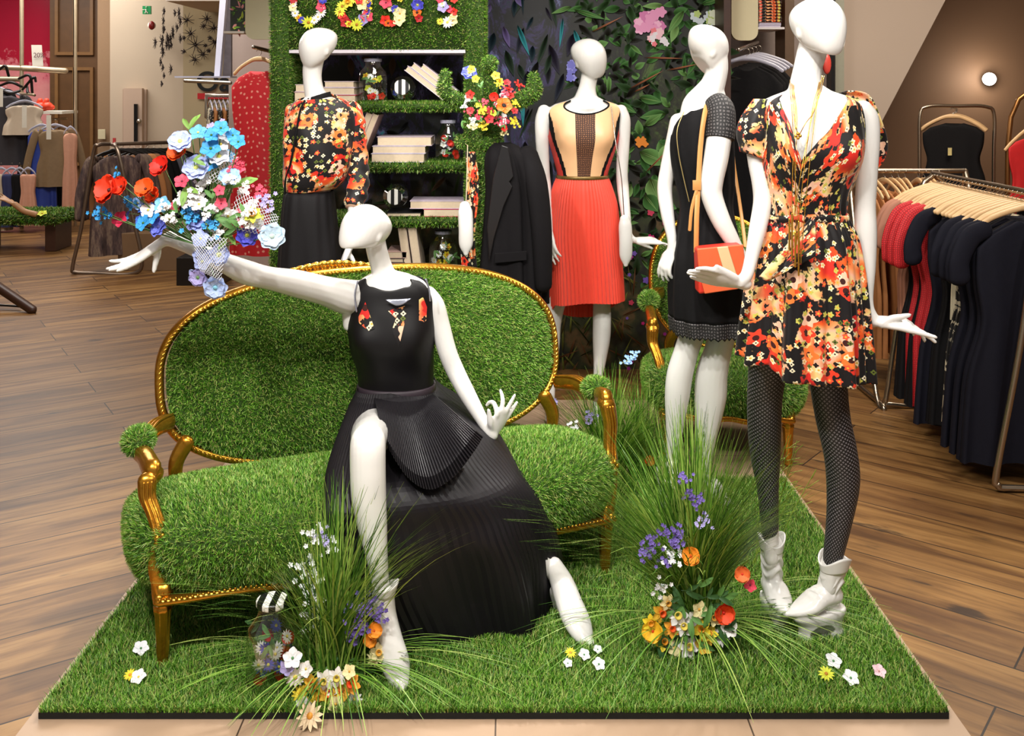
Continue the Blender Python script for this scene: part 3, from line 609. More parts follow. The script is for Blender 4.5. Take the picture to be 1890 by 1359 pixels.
        m = MB(); d = nrm(C_ - A); ball(m, B_ + (0, 0, 0.006), (0.062, 0.042, 0.034), 16, 10, rot=np.array([d, np.cross((0, 0, 1.0), d), (0, 0, 1.0)]).T); turfed(m, 'arm_pad', 110000, 0.014, 0.0018, root, lean=0.6)
def W_off(W, a, d, z): q = W.u * a + W.n * d; return np.array((q[0], q[1], z))
SW = Loc((-0.934, 2.68), math.atan2(0.505, 1.23))
settee = thing('settee', 'gilt framed oval back settee covered in green turf', 'settee', (-0.35, 3.15, 0))
seat_furniture(settee, SW, 1.33, [
    ((0.045, 0.5, 0.50), (-0.05, 0.30, 0.515), (-0.02, 0.115, 0.487), [(-0.035, 0.085, 0.478), (-0.035, 0.075, 0.44), (-0.02, 0.05, 0.40), (-0.005, 0.02, 0.345), (-0.02, 0.0, 0.28), (-0.0, -0.005, 0.21)]),
    ((1.40, 0.5, 0.475), (1.45, 0.30, 0.50), (1.385, 0.10, 0.525), [(1.38, 0.08, 0.515), (1.385, 0.07, 0.46), (1.375, 0.055, 0.40), (1.365, 0.03, 0.345), (1.35, 0.0, 0.28), (1.33, -0.005, 0.21)])])
AW = Loc((0.64, 4.18), math.radians(-6))
arm = thing('armchair', 'turf covered gilt armchair behind the black dress mannequin', 'chair', (0.9, 4.4, 0))
seat_furniture(arm, AW, 0.5, [
    ((0.0, 0.5, 0.60), (-0.06, 0.30, 0.60), (-0.05, 0.12, 0.535), [(-0.05, 0.10, 0.52), (-0.05, 0.09, 0.47), (-0.03, 0.06, 0.42), (-0.01, 0.03, 0.35), (-0.01, 0.0, 0.28), (0.0, -0.005, 0.21)]),
    ((0.53, 0.5, 0.60), (0.57, 0.30, 0.60), (0.55, 0.12, 0.535), [(0.55, 0.10, 0.52), (0.55, 0.09, 0.47), (0.53, 0.06, 0.42), (0.51, 0.03, 0.35), (0.51, 0.0, 0.28), (0.5, -0.005, 0.21)])],
    zback=(0.36, 0.95), bs=(-0.04, 0.04), crest=False, dens=0.7, bow=0.04)
# recolour nothing: both seats share materials

# ------------------------------------------------------------------ flowers
def petal(L, W, curl, cup, n=5, wavy=0.0, tipw=1.0):
    """grid of one petal growing along +x, normal +z"""
    G = []
    for i in range(n + 1):
        t = i / n; w_ = W * (math.sin(PI * min(1, 0.10 + t * 0.70)) ** 0.65) * (tipw if t > 0.5 else 1)
        if i == n: w_ *= 0.68
        row = []
        for j in (-1, -0.5, 0, 0.5, 1):
            row.append((L * t * (1 - 0.12 * j * j * t), w_ * j * 0.5, cup * L * t * (1 - t) * 1.2 + curl * L * t * t + 0.25 * W * abs(j) * j * j * 0.4 + wavy * L * math.sin(5 * j + 7 * t) * t))
        G.append(row)
    return np.array(G)
def flower_mesh(kind, cols):
    key = 'fl_' + kind + str(cols)
    if key in FM: return FM[key]
    m = MB(); R_ = random.Random(len(FM)); mats = [mat('petal_%d_%d_%d' % cols[0], cols[0], 0.6, noise=0.15, nscale=40), mat('petal_%d_%d_%d' % cols[1], cols[1], 0.6, noise=0.2, nscale=80)]
    def ringp(k, L, W, curl, cup, a0=0, z=0, wavy=0.03, mi=0, tip=1.0):
        for i in range(k):
            G = petal(L, W, curl, cup, wavy=wavy * R_.uniform(0.5, 1.5), tipw=tip); a = a0 + 2 * PI * i / k + R_.uniform(-0.08, 0.08); c, s = math.cos(a), math.sin(a)
            G = np.stack([G[..., 0] * c - G[..., 1] * s, G[..., 0] * s + G[..., 1] * c, G[..., 2] + z], -1); V, Fc, UV = grid(G); m.add(V, Fc, mi, UV)
    if kind == 'anemone': ringp(7, 1, 0.95, 0.12, 0.35); ringp(6, 0.78, 0.75, 0.3, 0.4, 0.4, 0.06); ball(m, (0, 0, 0.12), (0.2, 0.2, 0.14), 10, 6, 1); [ball(m, (0.27 * math.cos(a), 0.27 * math.sin(a), 0.15), 0.045, 5, 4, 1) for a in np.linspace(0, 2 * PI, 15)]
    elif kind == 'poppy': ringp(4, 1, 1.35, 0.45, 0.5, wavy=0.07); ringp(3, 0.85, 1.2, 0.7, 0.5, 0.7, 0.05, 0.08); ball(m, (0, 0, 0.15), 0.14, 8, 6, 1)
    elif kind == 'pansy': ringp(5, 1, 1.0, 0.1, 0.2, wavy=0.05); ball(m, (0, 0, 0.06), (0.26, 0.26, 0.1), 10, 5, 1); [tube(m, [(0.1 * math.cos(a), 0.1 * math.sin(a), 0.12), (0.4 * math.cos(a), 0.4 * math.sin(a), 0.16)], [0.03, 0.015], 5, 1, smooth=False) for a in np.linspace(0, 2 * PI, 11)]
    elif kind == 'daisy': ringp(12, 1, 0.3, 0.05, 0.2, wavy=0.02); ball(m, (0, 0, 0.05), (0.24, 0.24, 0.13), 10, 6, 1)
    elif kind == 'daffodil': ringp(6, 1, 0.62, 0.05, 0.2); lathe(m, [(0.14, 0.0), (0.22, 0.2), (0.26, 0.42), (0.36, 0.5), (0.24, 0.42), (0.12, 0.1)], n=14, mi=1)
    elif kind == 'blossom': ringp(5, 1, 0.85, 0.15, 0.25, wavy=0.04); ball(m, (0, 0, 0.08), (0.15, 0.15, 0.12), 8, 5, 1)
    elif kind == 'spray':
        for k in range(17):
            c = np.array((R_.gauss(0, 0.55), R_.gauss(0, 0.55), R_.gauss(0.1, 0.25))); a0 = R_.random() * 6
            tube(m, [(0, 0, -0.6), c * 0.5 + (0, 0, -0.2), c], [0.025] * 3, 4, 1, caps=False, seg=2)
            for i in range(5):
                G = petal(0.30, 0.27, 0.2, 0.3, n=2); a = a0 + 2 * PI * i / 5; cc, s = math.cos(a), math.sin(a); G = np.stack([G[..., 0] * cc - G[..., 1] * s, G[..., 0] * s + G[..., 1] * cc, G[..., 2]], -1) + c; V, Fc, UV = grid(G); m.add(V, Fc, 0, UV)
    elif kind == 'spike':
        for k in range(34):
            t = k / 34; a = k * 2.4; rr = 0.16 * (1.1 - t); ball(m, (rr * math.cos(a), rr * math.sin(a), -1 + 2 * t), (0.07, 0.07, 0.075), 6, 4, 0)
        tube(m, [(0, 0, -2.4), (0, 0, 1)], [0.03, 0.02], 5, 1, smooth=False)
    elif kind == 'leaf':
        G = petal(1.6, 0.5, -0.1, 0.25, n=6); V, Fc, UV = grid(G); m.add(V, Fc, 0, UV); G2 = petal(1.2, 0.4, 0.2, 0.2, n=6); c, s = math.cos(1.0), math.sin(1.0); G2 = np.stack([G2[..., 0] * c - G2[..., 1] * s, G2[..., 0] * s + G2[..., 1] * c, G2[..., 2]], -1); V, Fc, UV = grid(G2); m.add(V, Fc, 0, UV); tube(m, [(-0.4, -0.1, 0), (0, 0, 0), (1.3, 0, 0.05)], [0.03, 0.03, 0.01], 5, 1)
    FM[key] = m.mesh('flower_' + kind, mats); return FM[key]
FM = {}
def flower(name, kind, cols, loc, face, r, parent=None, spin=None):
    o = bpy.data.objects.new(name, flower_mesh(kind, cols)); o.location = [float(a) for a in loc]; qn = Vector([float(a) for a in face]).to_track_quat('Z', 'Y')
    sp = Matrix.Rotation(random.uniform(0, 6.28) if spin is None else spin, 4, 'Z'); o.rotation_mode = 'QUATERNION'; o.rotation_quaternion = qn @ sp.to_quaternion(); o.scale = (r, r, r); COL.objects.link(o)
    if parent is not None: adopt(o, parent)
    return o
BLUE = ((120, 130, 214), (70, 60, 130)); LBLUE = ((150, 190, 240), (230, 235, 150)); SKY = ((60, 160, 226), (60, 110, 40)); PBLUE = ((176, 190, 244), (216, 222, 120)); WHITE = ((240, 238, 236), (220, 200, 90)); RED = ((226, 40, 24), (60, 20, 20)); ORANGE = ((240, 112, 20), (20, 12, 10)); YEL = ((240, 214, 50), (226, 150, 30)); PINK = ((226, 70, 96), (120, 40, 60)); DBLUE = ((70, 70, 190), (190, 196, 70)); GLEAF = ((84, 130, 60), (60, 100, 40)); PURP = ((110, 90, 170), (70, 110, 50)); LILAC = ((170, 160, 214), (90, 130, 70)); CREAM = ((238, 226, 170), (214, 160, 60)); DRED = ((180, 20, 30), (40, 70, 30)); YO = ((236, 190, 60), (232, 96, 30)); LIME = ((216, 224, 60), (180, 120, 30)); BW = ((238, 240, 246), (90, 140, 90))
# ------------------------------------------------------------------ figures
def table(rows):
    """rows (py, xl, xr, Yc, ry) seen at depth Yc -> dense (z, cx, rx, yc, ry) by falling z"""
    D = []
    for py, xl, xr, Yc, ry in rows:
        a, b = P(xl, py, Yc), P(xr, py, Yc); D.append((a[2], (a[0] + b[0]) / 2, (b[0] - a[0]) / 2, Yc, ry))
    D = catmull(D, 8); return D[np.argsort(D[:, 0])]
def at(T, z): return [np.interp(z, T[:, 0], T[:, k]) for k in range(1, 5)]
def se(c, e): return math.copysign(abs(c) ** e, c)
def torso(mb, T, zt, zb, off=0.0, skew=0.0, e=0.88, n=40, m=46):
    G = []
    for i in range(m + 1):
        z = zt + (zb - zt) * i / m; cx, rx, yc, ry = at(T, z); k = 1.0 if 0 < i < m else 0.6
        G.append([(cx + (rx - off) * k * se(math.cos(2 * PI * j / n), e), yc + (ry - off) * k * se(math.sin(2 * PI * j / n), e) + skew * (rx - off) * k * se(math.cos(2 * PI * j / n), e), z) for j in range(n)])
    V, Fc, UV = grid(G, True); Fc.append(tuple(range(n))[::-1]); UV.append(((0, 0),) * n); Fc.append(tuple(m * n + j for j in range(n))); UV.append(((0, 0),) * n); mb.add(V, Fc, 0, UV)
def around(ctrl, lin=False):
    """ctrl {deg: value} periodic smooth; 270 = towards the camera, 0 = image right, 180 = image left"""
    k = sorted(ctrl); xs = np.array([a - 360 for a in k] + k + [a + 360 for a in k], float); ys = np.array([ctrl[a] for a in k] * 3, float)
    def f(th):
        d = math.degrees(th) % 360; i = int(np.searchsorted(xs, d)) - 1; t = (d - xs[i]) / (xs[i + 1] - xs[i]); t = t if lin else t * t * (3 - 2 * t); return ys[i] * (1 - t) + ys[i + 1] * t
    return f
def shell(T, top, bot, off=0.004, fold=None, nth=120, nv=50, skew=0.0, e=0.88, matfn=None, mb=None):
    mb = mb or MB(); G = []; 
    for i in range(nv + 1):
        t = i / nv; row = []
        for j in range(nth):
            th = 2 * PI * j / nth; zt, zb = top(th), bot(th); z = zt + (zb - zt) * t; cx, rx, yc, ry = at(T, z); f = fold(th, z, t) if fold else 0.0
            x = (rx + off + f) * se(math.cos(th), e); row.append((cx + x, yc + (ry + off + f) * se(math.sin(th), e) + skew * x, z))
        G.append(row)
    V, Fc, UV = grid(G, True); mi = 0
    if matfn: mi = [matfn(2 * PI * ((k % nth) + 0.5) / nth, (k // nth + 0.5) / nv) for k in range(len(Fc))]
    mb.add(V, Fc, mi, UV); return mb
def limb(mb, rows, ref=None, n=16, extra=0.0, caps=True):
    """rows (px, py, r_px, Y)"""
    p = [P(a, b, Y) for a, b, r, Y in rows]; r = [rr * Y / F + extra for a, b, rr, Y in rows]; return tube(mb, p, r, n, caps=caps, seg=6)
def hand(mb, wrist, d, back, thumb=1, L=0.175, curl=(0.1, 0.15, 0.2, 0.25), spread=0.10, wr=0.019, tcurl=0.2, tdir=None):
    d = nrm(d); back = nrm(np.array(back, float) - d * np.dot(back, d)); side = np.cross(d, back) * thumb; w0 = np.array(wrist, float)
    tube(mb, [w0 - d * 0.02, w0, w0 + d * L * 0.14, w0 + d * L * 0.3, w0 + d * L * 0.47], [(wr, wr * 0.85), (wr * 1.02, wr * 0.8), (0.025, 0.014), (0.032, 0.0125), (0.031, 0.009)], 16, ref=side)
    for i, (fl, c) in enumerate(zip((0.44, 0.49, 0.45, 0.35), curl)):
        off = side * (0.0245 - 0.0162 * i); a = spread * (1.5 - i); dd = nrm(d * math.cos(a) + side * math.sin(a)); b0 = w0 + d * L * (0.42 - 0.012 * abs(i - 1)) + off; pts = [b0 - dd * 0.015, b0 + dd * 0.008]; ang = 0
        for s, k in ((0.48, 1.0), (0.30, 1.1), (0.24, 0.8)):
            ang += c * k; pts.append(pts[-1] + (dd * math.cos(ang) - back * math.sin(ang)) * fl * L * s)
        tube(mb, pts, [0.0085, 0.0085, 0.0075, 0.0065, 0.0048], 10, seg=4)
    td = nrm(d * 0.62 + side * 0.75 - back * 0.3) if tdir is None else nrm(tdir); b0 = w0 + d * L * 0.13 + side * 0.014; pts = [b0, b0 + td * L * 0.16]; t2 = nrm(td + d * tcurl - back * tcurl * 0.6)
    pts += [pts[-1] + t2 * L * 0.15, pts[-1] + t2 * L * 0.27]; tube(mb, pts, [0.0125, 0.011, 0.0085, 0.0058], 10, seg=4)
HT = [(0.0, 0.22, 0.33, 0.15), (0.03, 0.275, 0.375, 0.21), (0.12, 0.335, 0.43, 0.31), (0.28, 0.385, 0.475, 0.41), (0.48, 0.415, 0.495, 0.48), (0.66, 0.40, 0.465, 0.495), (0.81, 0.335, 0.385, 0.43), (0.92, 0.23, 0.27, 0.30), (0.98, 0.12, 0.135, 0.145), (1.0, 0.02, 0.02, 0.02)]
def head(mb, c, fwd, up, H=0.21, sx=1.0):
    f = nrm(fwd); u = nrm(np.array(up, float) - f * np.dot(up, f)); s = np.cross(f, u); D = catmull(HT, 4); n = 32; G = []
    for t, hw, fr, bk in D:
        row = []
        for j in range(n):
            a = 2 * PI * j / n; cs, sn = se(math.cos(a), 0.9), se(math.sin(a), 0.9); y = (fr if sn > 0 else bk) * sn
            tl = 0.26 * min(1, max(0, (0.34 - y) / 0.55)); tt = tl + (1 - tl) * t
            row.append(np.array(c) + s * hw * sx * cs * H + f * y * H + u * (tt - 0.5) * H)
        G.append(row)
    G = np.array(G)[::-1]; V, Fc, UV = grid(G, True); Fc.append(tuple(range(n))); UV.append(((0, 0),) * n); Fc.append(tuple(len(V) - 1 - j for j in range(n))); UV.append(((0, 0),) * n); mb.add(V, Fc, 0, UV)
    for k in (-1, 1): ball(mb, np.array(c) + s * k * 0.37 * sx * H - u * 0.08 * H - f * 0.03 * H, (0.035 * H, 0.075 * H, 0.12 * H), 12, 8, rot=np.array([s, f, u]).T)
def patch(name, T, Y, poly, m, parent, off, bump=None):
    """cloth inset that follows the front of a bodice; poly in pixels at depth Y"""
    def fp(x, y):
        q = P(x, y, Y); cx, rx, yc, ry = at(T, q[2]); u_ = min(.995, abs((q[0] - cx) / (rx + off))); th = math.acos(u_ ** (1 / .88)); return np.array((q[0], yc - (ry + off + (bump(th if q[0] > cx else PI - th, q[2]) if bump else 0)) * math.sin(th) ** .88, q[2]))
    c = np.mean(poly, axis=0); ring = []; n = len(poly)
    for i in range(n):
        for k in range(5): ring.append(np.array(poly[i]) * (1 - k / 5) + np.array(poly[(i + 1) % n]) * k / 5)
    G = [[fp(*(c + (r - c) * s)) for r in ring] for s in (1, .8, .6, .4, .2, .03)]; V, Fc, UV = grid(G, True)
    UV = [tuple((V[i][0] * 1.0, V[i][2]) for i in f) for f in Fc]; return MB().add(V, Fc, 0, UV).build(name, m, parent)
def mannequin(label, base, name='mannequin'): return thing(name, label, 'mannequin', base)
def chain(path, r, name, m, parent, n=6, seg=6):
    mb = MB(); tube(mb, path, [r] * len(path), n, seg=seg); return mb.build(name, m, parent)
def shoe(mb, ankle, toe, heel_h=0.09, w=0.036, top=0.06):
    """pointed high-heeled shoe between ankle point and toe tip on the floor"""
    ankle, toe = np.array(ankle, float), np.array(toe, float); g = toe[2]; h = np.array((ankle[0], ankle[1], g)); d = toe - h; d[2] = 0; L = np.linalg.norm(d); d = nrm(d); sd = np.cross((0, 0, 1.0), d)
    hp = h - d * 0.03; z0 = g + heel_h
    tube(mb, [ankle + (0, 0, top), ankle + (0, 0, top * 0.5), ankle, hp + np.array((0, 0, heel_h + 0.018)) + d * 0.03, ], [(w * 0.78, w * 0.85), (w * 0.75, w * 0.8), (w * 0.8, w * 0.9), (w * 0.75, w * 0.9)], 16, ref=sd)
    pts = [hp + np.array((0, 0, heel_h + 0.02)), h + d * L * 0.22 + (0, 0, heel_h * 0.85 + 0.018), h + d * L * 0.45 + (0, 0, heel_h * 0.45 + 0.022), h + d * L * 0.68 + (0, 0, 0.028), h + d * L * 0.86 + (0, 0, 0.018), toe + (0, 0, 0.010)]
    tube(mb, pts, [(w * 0.75, 0.022), (w * 0.9, 0.03), (w * 1.0, 0.03), (w * 1.05, 0.024), (w * 0.75, 0.016), (w * 0.2, 0.008)], 16, ref=sd)
    tube(mb, [hp + np.array((0, 0, heel_h)), hp + np.array((0, 0, heel_h * 0.5)) - d * 0.004, hp + np.array((0, 0, 0.006))], [(w * 0.6, 0.022), (0.014, 0.013), (0.011, 0.010)], 12, ref=sd)

# ---- A: standing, floral dress, fishnet tights, white boots
A = mannequin('standing white mannequin in floral dress and fishnet tights nearest the right side', (0.85, 2.85, 0))
YA = 2.8
TA = table([(150, 1466, 1512, YA, .034), (166, 1452, 1532, YA, .05), (176, 1426, 1562, YA, .062), (188, 1402, 1586, YA, .072), (205, 1398, 1590, YA, .082), (240, 1402, 1588, YA, .095), (285, 1402, 1585, YA, .105), (320, 1406, 1574, YA, .095), (360, 1413, 1558, YA, .085), (395, 1415, 1553, YA, .082), (430, 1410, 1560, YA, .09), (480, 1402, 1572, YA, .10), (560, 1396, 1580, YA, .11), (650, 1388, 1588, YA, .12), (720, 1385, 1592, YA, .12)])
mb = MB(); torso(mb, TA, TA[-1][0], P(0, 560, YA)[2], 0.004)
limb(mb, [(1508, 60, 26, YA), (1499, 95, 27, YA), (1490, 130, 26, YA), (1487, 160, 31, YA), (1490, 190, 44, YA)])
head(mb, P(1509, 52, YA - .01), (0.34, -0.86, 0.12), (0.02, 0.12, 1.0), 0.174, 0.92)
for x in (1450, 1535): ball(mb, P(x, 278, YA - .048), (0.048, 0.044, 0.05), 16, 10)
LEG1 = [(1535, 540, 46, YA), (1531, 620, 40, YA), (1529, 700, 33, YA), (1537, 770, 30, YA), (1551, 835, 29, YA + .01), (1556, 890, 28.5, YA + .02), (1549, 960, 22, YA + .02), (1537, 1030, 16, YA + .02), (1530, 1085, 15, YA + .02)]
LEG2 = [(1443, 540, 46, YA), (1425, 620, 40, YA + .03), (1416, 690, 33, YA + .05), (1411, 745, 30, YA + .07), (1411, 800, 28.5, YA + .09), (1413, 850, 25, YA + .1), (1417, 900, 18.5, YA + .1), (1422, 960, 15, YA + .1), (1424, 1030, 14, YA + .1)]
limb(mb, LEG1, n=20); limb(mb, LEG2, n=20)
limb(mb, [(1592, 205, 20, YA), (1600, 222, 22, YA), (1602, 260, 21.5, YA), (1600, 320, 19.5, YA), (1597, 380, 19, YA), (1598, 430, 20, YA - .01), (1599, 490, 17, YA - .02), (1598, 545, 13.5, YA - .03), (1601, 572, 13, YA - .04), (1612, 592, 12.5, YA - .045)])
hand(mb, P(1612, 592, YA - .045), (1.0, -0.25, -0.08), (0.05, -0.3, 1.0), 1, 0.175, (0.02, 0.22, 0.38, 0.5), 0.16, 0.018, 0.35, (0.8, -0.2, 0.55))
limb(mb, [(1402, 205, 19, YA), (1394, 235, 19, YA), (1395, 290, 16, YA - .01), (1404, 340, 16, YA - .02), (1407, 375, 17, YA - .03), (1398, 425, 16, YA - .06), (1387, 475, 12.5, YA - .08), (1378, 508, 11.5, YA - .10), (1366, 521, 12, YA - .10)])
hand(mb, P(1364, 522, YA - .10), (-0.95, -0.2, 0.26), (-0.2, -0.75, -0.6), 1, 0.16, (-0.12, -0.08, 0.0, 0.05), 0.05, 0.018, 0.1, (-0.75, -0.4, 0.5))
fuse(mb, 'body', [M_WHITE], A, 0.0036, 7)
T2 = MB(); limb(T2, LEG1[:-1] + [(1536, 1042, 14, YA + .025)], n=28, extra=0.0022); limb(T2, LEG2[:-2] + [(1421, 975, 14.5, YA + .1), (1423, 1004, 12.5, YA + .11)], n=28, extra=0.0022); T2.build('tights', M_FISH, A)
topA = around({252: P(0, 291, YA)[2], 242: P(0, 232, YA)[2], 236: P(0, 205, YA)[2], 231: P(0, 188, YA)[2], 216: P(0, 175, YA)[2], 266: P(0, 260, YA)[2], 279: P(0, 231, YA)[2], 292: P(0, 202, YA)[2], 302: P(0, 187, YA)[2], 320: P(0, 176, YA)[2], 355: P(0, 285, YA)[2], 15: P(0, 280, YA)[2], 45: P(0, 175, YA)[2], 90: P(0, 176, YA)[2], 135: P(0, 175, YA)[2], 165: P(0, 280, YA)[2], 190: P(0, 285, YA)[2], 203: P(0, 235, YA)[2]}, True)
zwA = P(0, 398, YA)[2]
TB = [r.copy() for r in TA]; TB = np.array(TB)
def fold_b(th, z, t): 
    w = math.exp(-((z - zwA) / 0.05) ** 2); return 0.0035 * math.sin(17 * th + 40 * z) * (0.35 + w) + (0.026 * math.exp(-((th - 4.22) / 0.36) ** 2) + 0.026 * math.exp(-((th - 5.2) / 0.36) ** 2)) * math.exp(-((z - P(0, 278, YA)[2]) / 0.06) ** 2)
mbD = shell(TB, topA, lambda th: zwA, 0.006, fold_b, 160, 60); mbD.build('dress_bodice', M_FLORAL, A, solid=0.003)
TS = table([(392, 1414, 1554, YA, .083), (410, 1408, 1562, YA, .09), (440, 1400, 1574, YA, .105), (500, 1390, 1580, YA, .125), (560, 1383, 1584, YA, .135), (620, 1376, 1587, YA, .145), (690, 1371, 1590, YA, .15), (730, 1369, 1591, YA, .15)])
botA = around({270: P(0, 683, YA)[2], 180: P(0, 657, YA)[2], 225: P(0, 655, YA)[2], 200: P(0, 662, YA)[2], 240: P(0, 676, YA)[2], 0: P(0, 702, YA)[2], 320: P(0, 690, YA)[2], 90: P(0, 680, YA)[2]})
def fold_s(th, z, t): return (0.004 + 0.016 * t) * (math.sin(9 * th + 0.6 * math.sin(2 * th)) * 0.6 + 0.45 * math.sin(16 * th + 1.3) + 0.3 * math.sin(27 * th)) * (0.35 + 0.65 * min(1, t * 3)) + 0.003 * math.sin(40 * th) * math.exp(-t * 9)
shell(TS, lambda th: zwA + 0.004, botA, 0.006, fold_s, 240, 50).build('dress_skirt', M_FLORAL, A, solid=0.003)
mb = MB(); c = []                                       # waist sash and hanging drape
for k in range(41): th = 2 * PI * k / 40; cx, rx, yc, ry = at(TA, zwA); c.append((cx + (rx + 0.011) * se(math.cos(th), .88), yc + (ry + 0.011) * se(math.sin(th), .88), zwA + 0.004 * math.sin(3 * th)))
V, Fc, _, UV = sweep(c, [(0.011, 0.006)] * 41, 8, ref=(0, 0, 1), caps=False, smooth=False); mb.add(V, Fc, 0, UV); mb.build('waist_sash', M_FLORAL, A)
G = []
for i in range(25):
    t = i / 24; row = []
    for j in range(17):
        s = j / 16; x = 1500 - 22 * t + (s - 0.5) * (10 + 95 * t) - 25 * t; y = 402 + (118 - 55 * abs(s - 0.15)) * t; row.append(P(x, y, YA - 0.100 - 0.050 * min(1, t * 1.2) - 0.007 * math.sin(s * 14) * t))
    G.append(row)
V, Fc, UV = grid(G); MB().add(V, Fc, 0, UV).build('waist_drape', M_FLORAL, A, solid=0.003)
# sleeves
G = []
for i in range(21):
    t = i / 20; c0 = np.array(P(1404 - 16 * math.sin(t * 2.2), 183 + 105 * t, YA)); rr = (0.026 + 0.03 * math.sin(PI * min(1, t * 1.15) * 0.75)) ; row = []
    for j in range(33): th = 2 * PI * j / 32; rx_ = rr * (1 + 0.06 * math.sin(6 * th + 3 * t)); row.append(c0 + (rx_ * 0.72 * math.cos(th), rx_ * math.sin(th), -0.012 * math.cos(th) * t))
    G.append(row)
V, Fc, UV = grid(G); MB().add(V, Fc, 0, UV).build('sleeve', M_FLORAL, A, solid=0.003)
G = []; outer = catmull([(1548, 172), (1572, 168), (1604, 176), (1624, 215), (1638, 262), (1632, 295), (1612, 320)], 4); inner = catmull([(1546, 196), (1570, 190), (1588, 196), (1596, 225), (1598, 262), (1597, 290), (1596, 312)], 4)
for a_, b_ in zip(outer, inner):
    row = []
    for k in range(9): s = k / 8; q = a_ * (1 - s) + b_ * s; row.append(P(q[0], q[1], YA + 0.02 + 0.045 * math.sin(PI * (0.25 + 0.75 * s) * 0.9) + (0.0 if s < .9 else .0)))
    G.append(row)
V, Fc, UV = grid(G); MB().add(V, Fc, 0, UV).build('sleeve', M_FLORAL, A, solid=0.003)
# necklaces
nk = thing('necklace_set', None, None, P(1480, 300, YA - .12)); bpy.data.objects.remove(nk)
for (off, yb, xb) in ((0, 250, 1474), (4, 440, 1470), (-3, 470, 1478), (2, 415, 1462)):
    yf = YA - 0.1
    pth = [P(1461 + off, 148, YA + 0.01), P(1462 + off, 172, YA - .062), P(1466 + off * 1.2, 215, YA - .092), P((xb + 1466 + off) / 2 - 2, (yb + 215) / 2, yf - .035), P(xb, yb, yf - .03 - 0.03 * (yb > 400))]
    pr = [P(1518 - off, 140, YA + 0.0), P(1513 - off, 165, YA - .06), P(1503 - off, 205, YA - .09), P((xb + 1500 - off) / 2, (yb + 205) / 2, yf - .035), P(xb + 1, yb, yf - .03 - 0.03 * (yb > 400))]
    chain(pth + pr[::-1], 0.0011, 'gold_chain', M_GOLD2, A)
mb = MB()
for x, y0, y1 in ((1462, 395, 480), (1468, 430, 492), (1474, 410, 508), (1457, 405, 460)): tube(mb, [P(x, y0, YA - .165), P(x, y1, YA - .168)], [0.0026, 0.0026], 7, smooth=False)
mb.build('gold_tassel', M_GOLD2, A); mb = MB()
for a_ in range(4): ball(mb, P(1473 + 4 * math.cos(a_ * PI / 2), 251 + 4 * math.sin(a_ * PI / 2), YA - .135), 0.0045, 8, 6)
mb.build('gold_pendant', M_GOLD2, A)
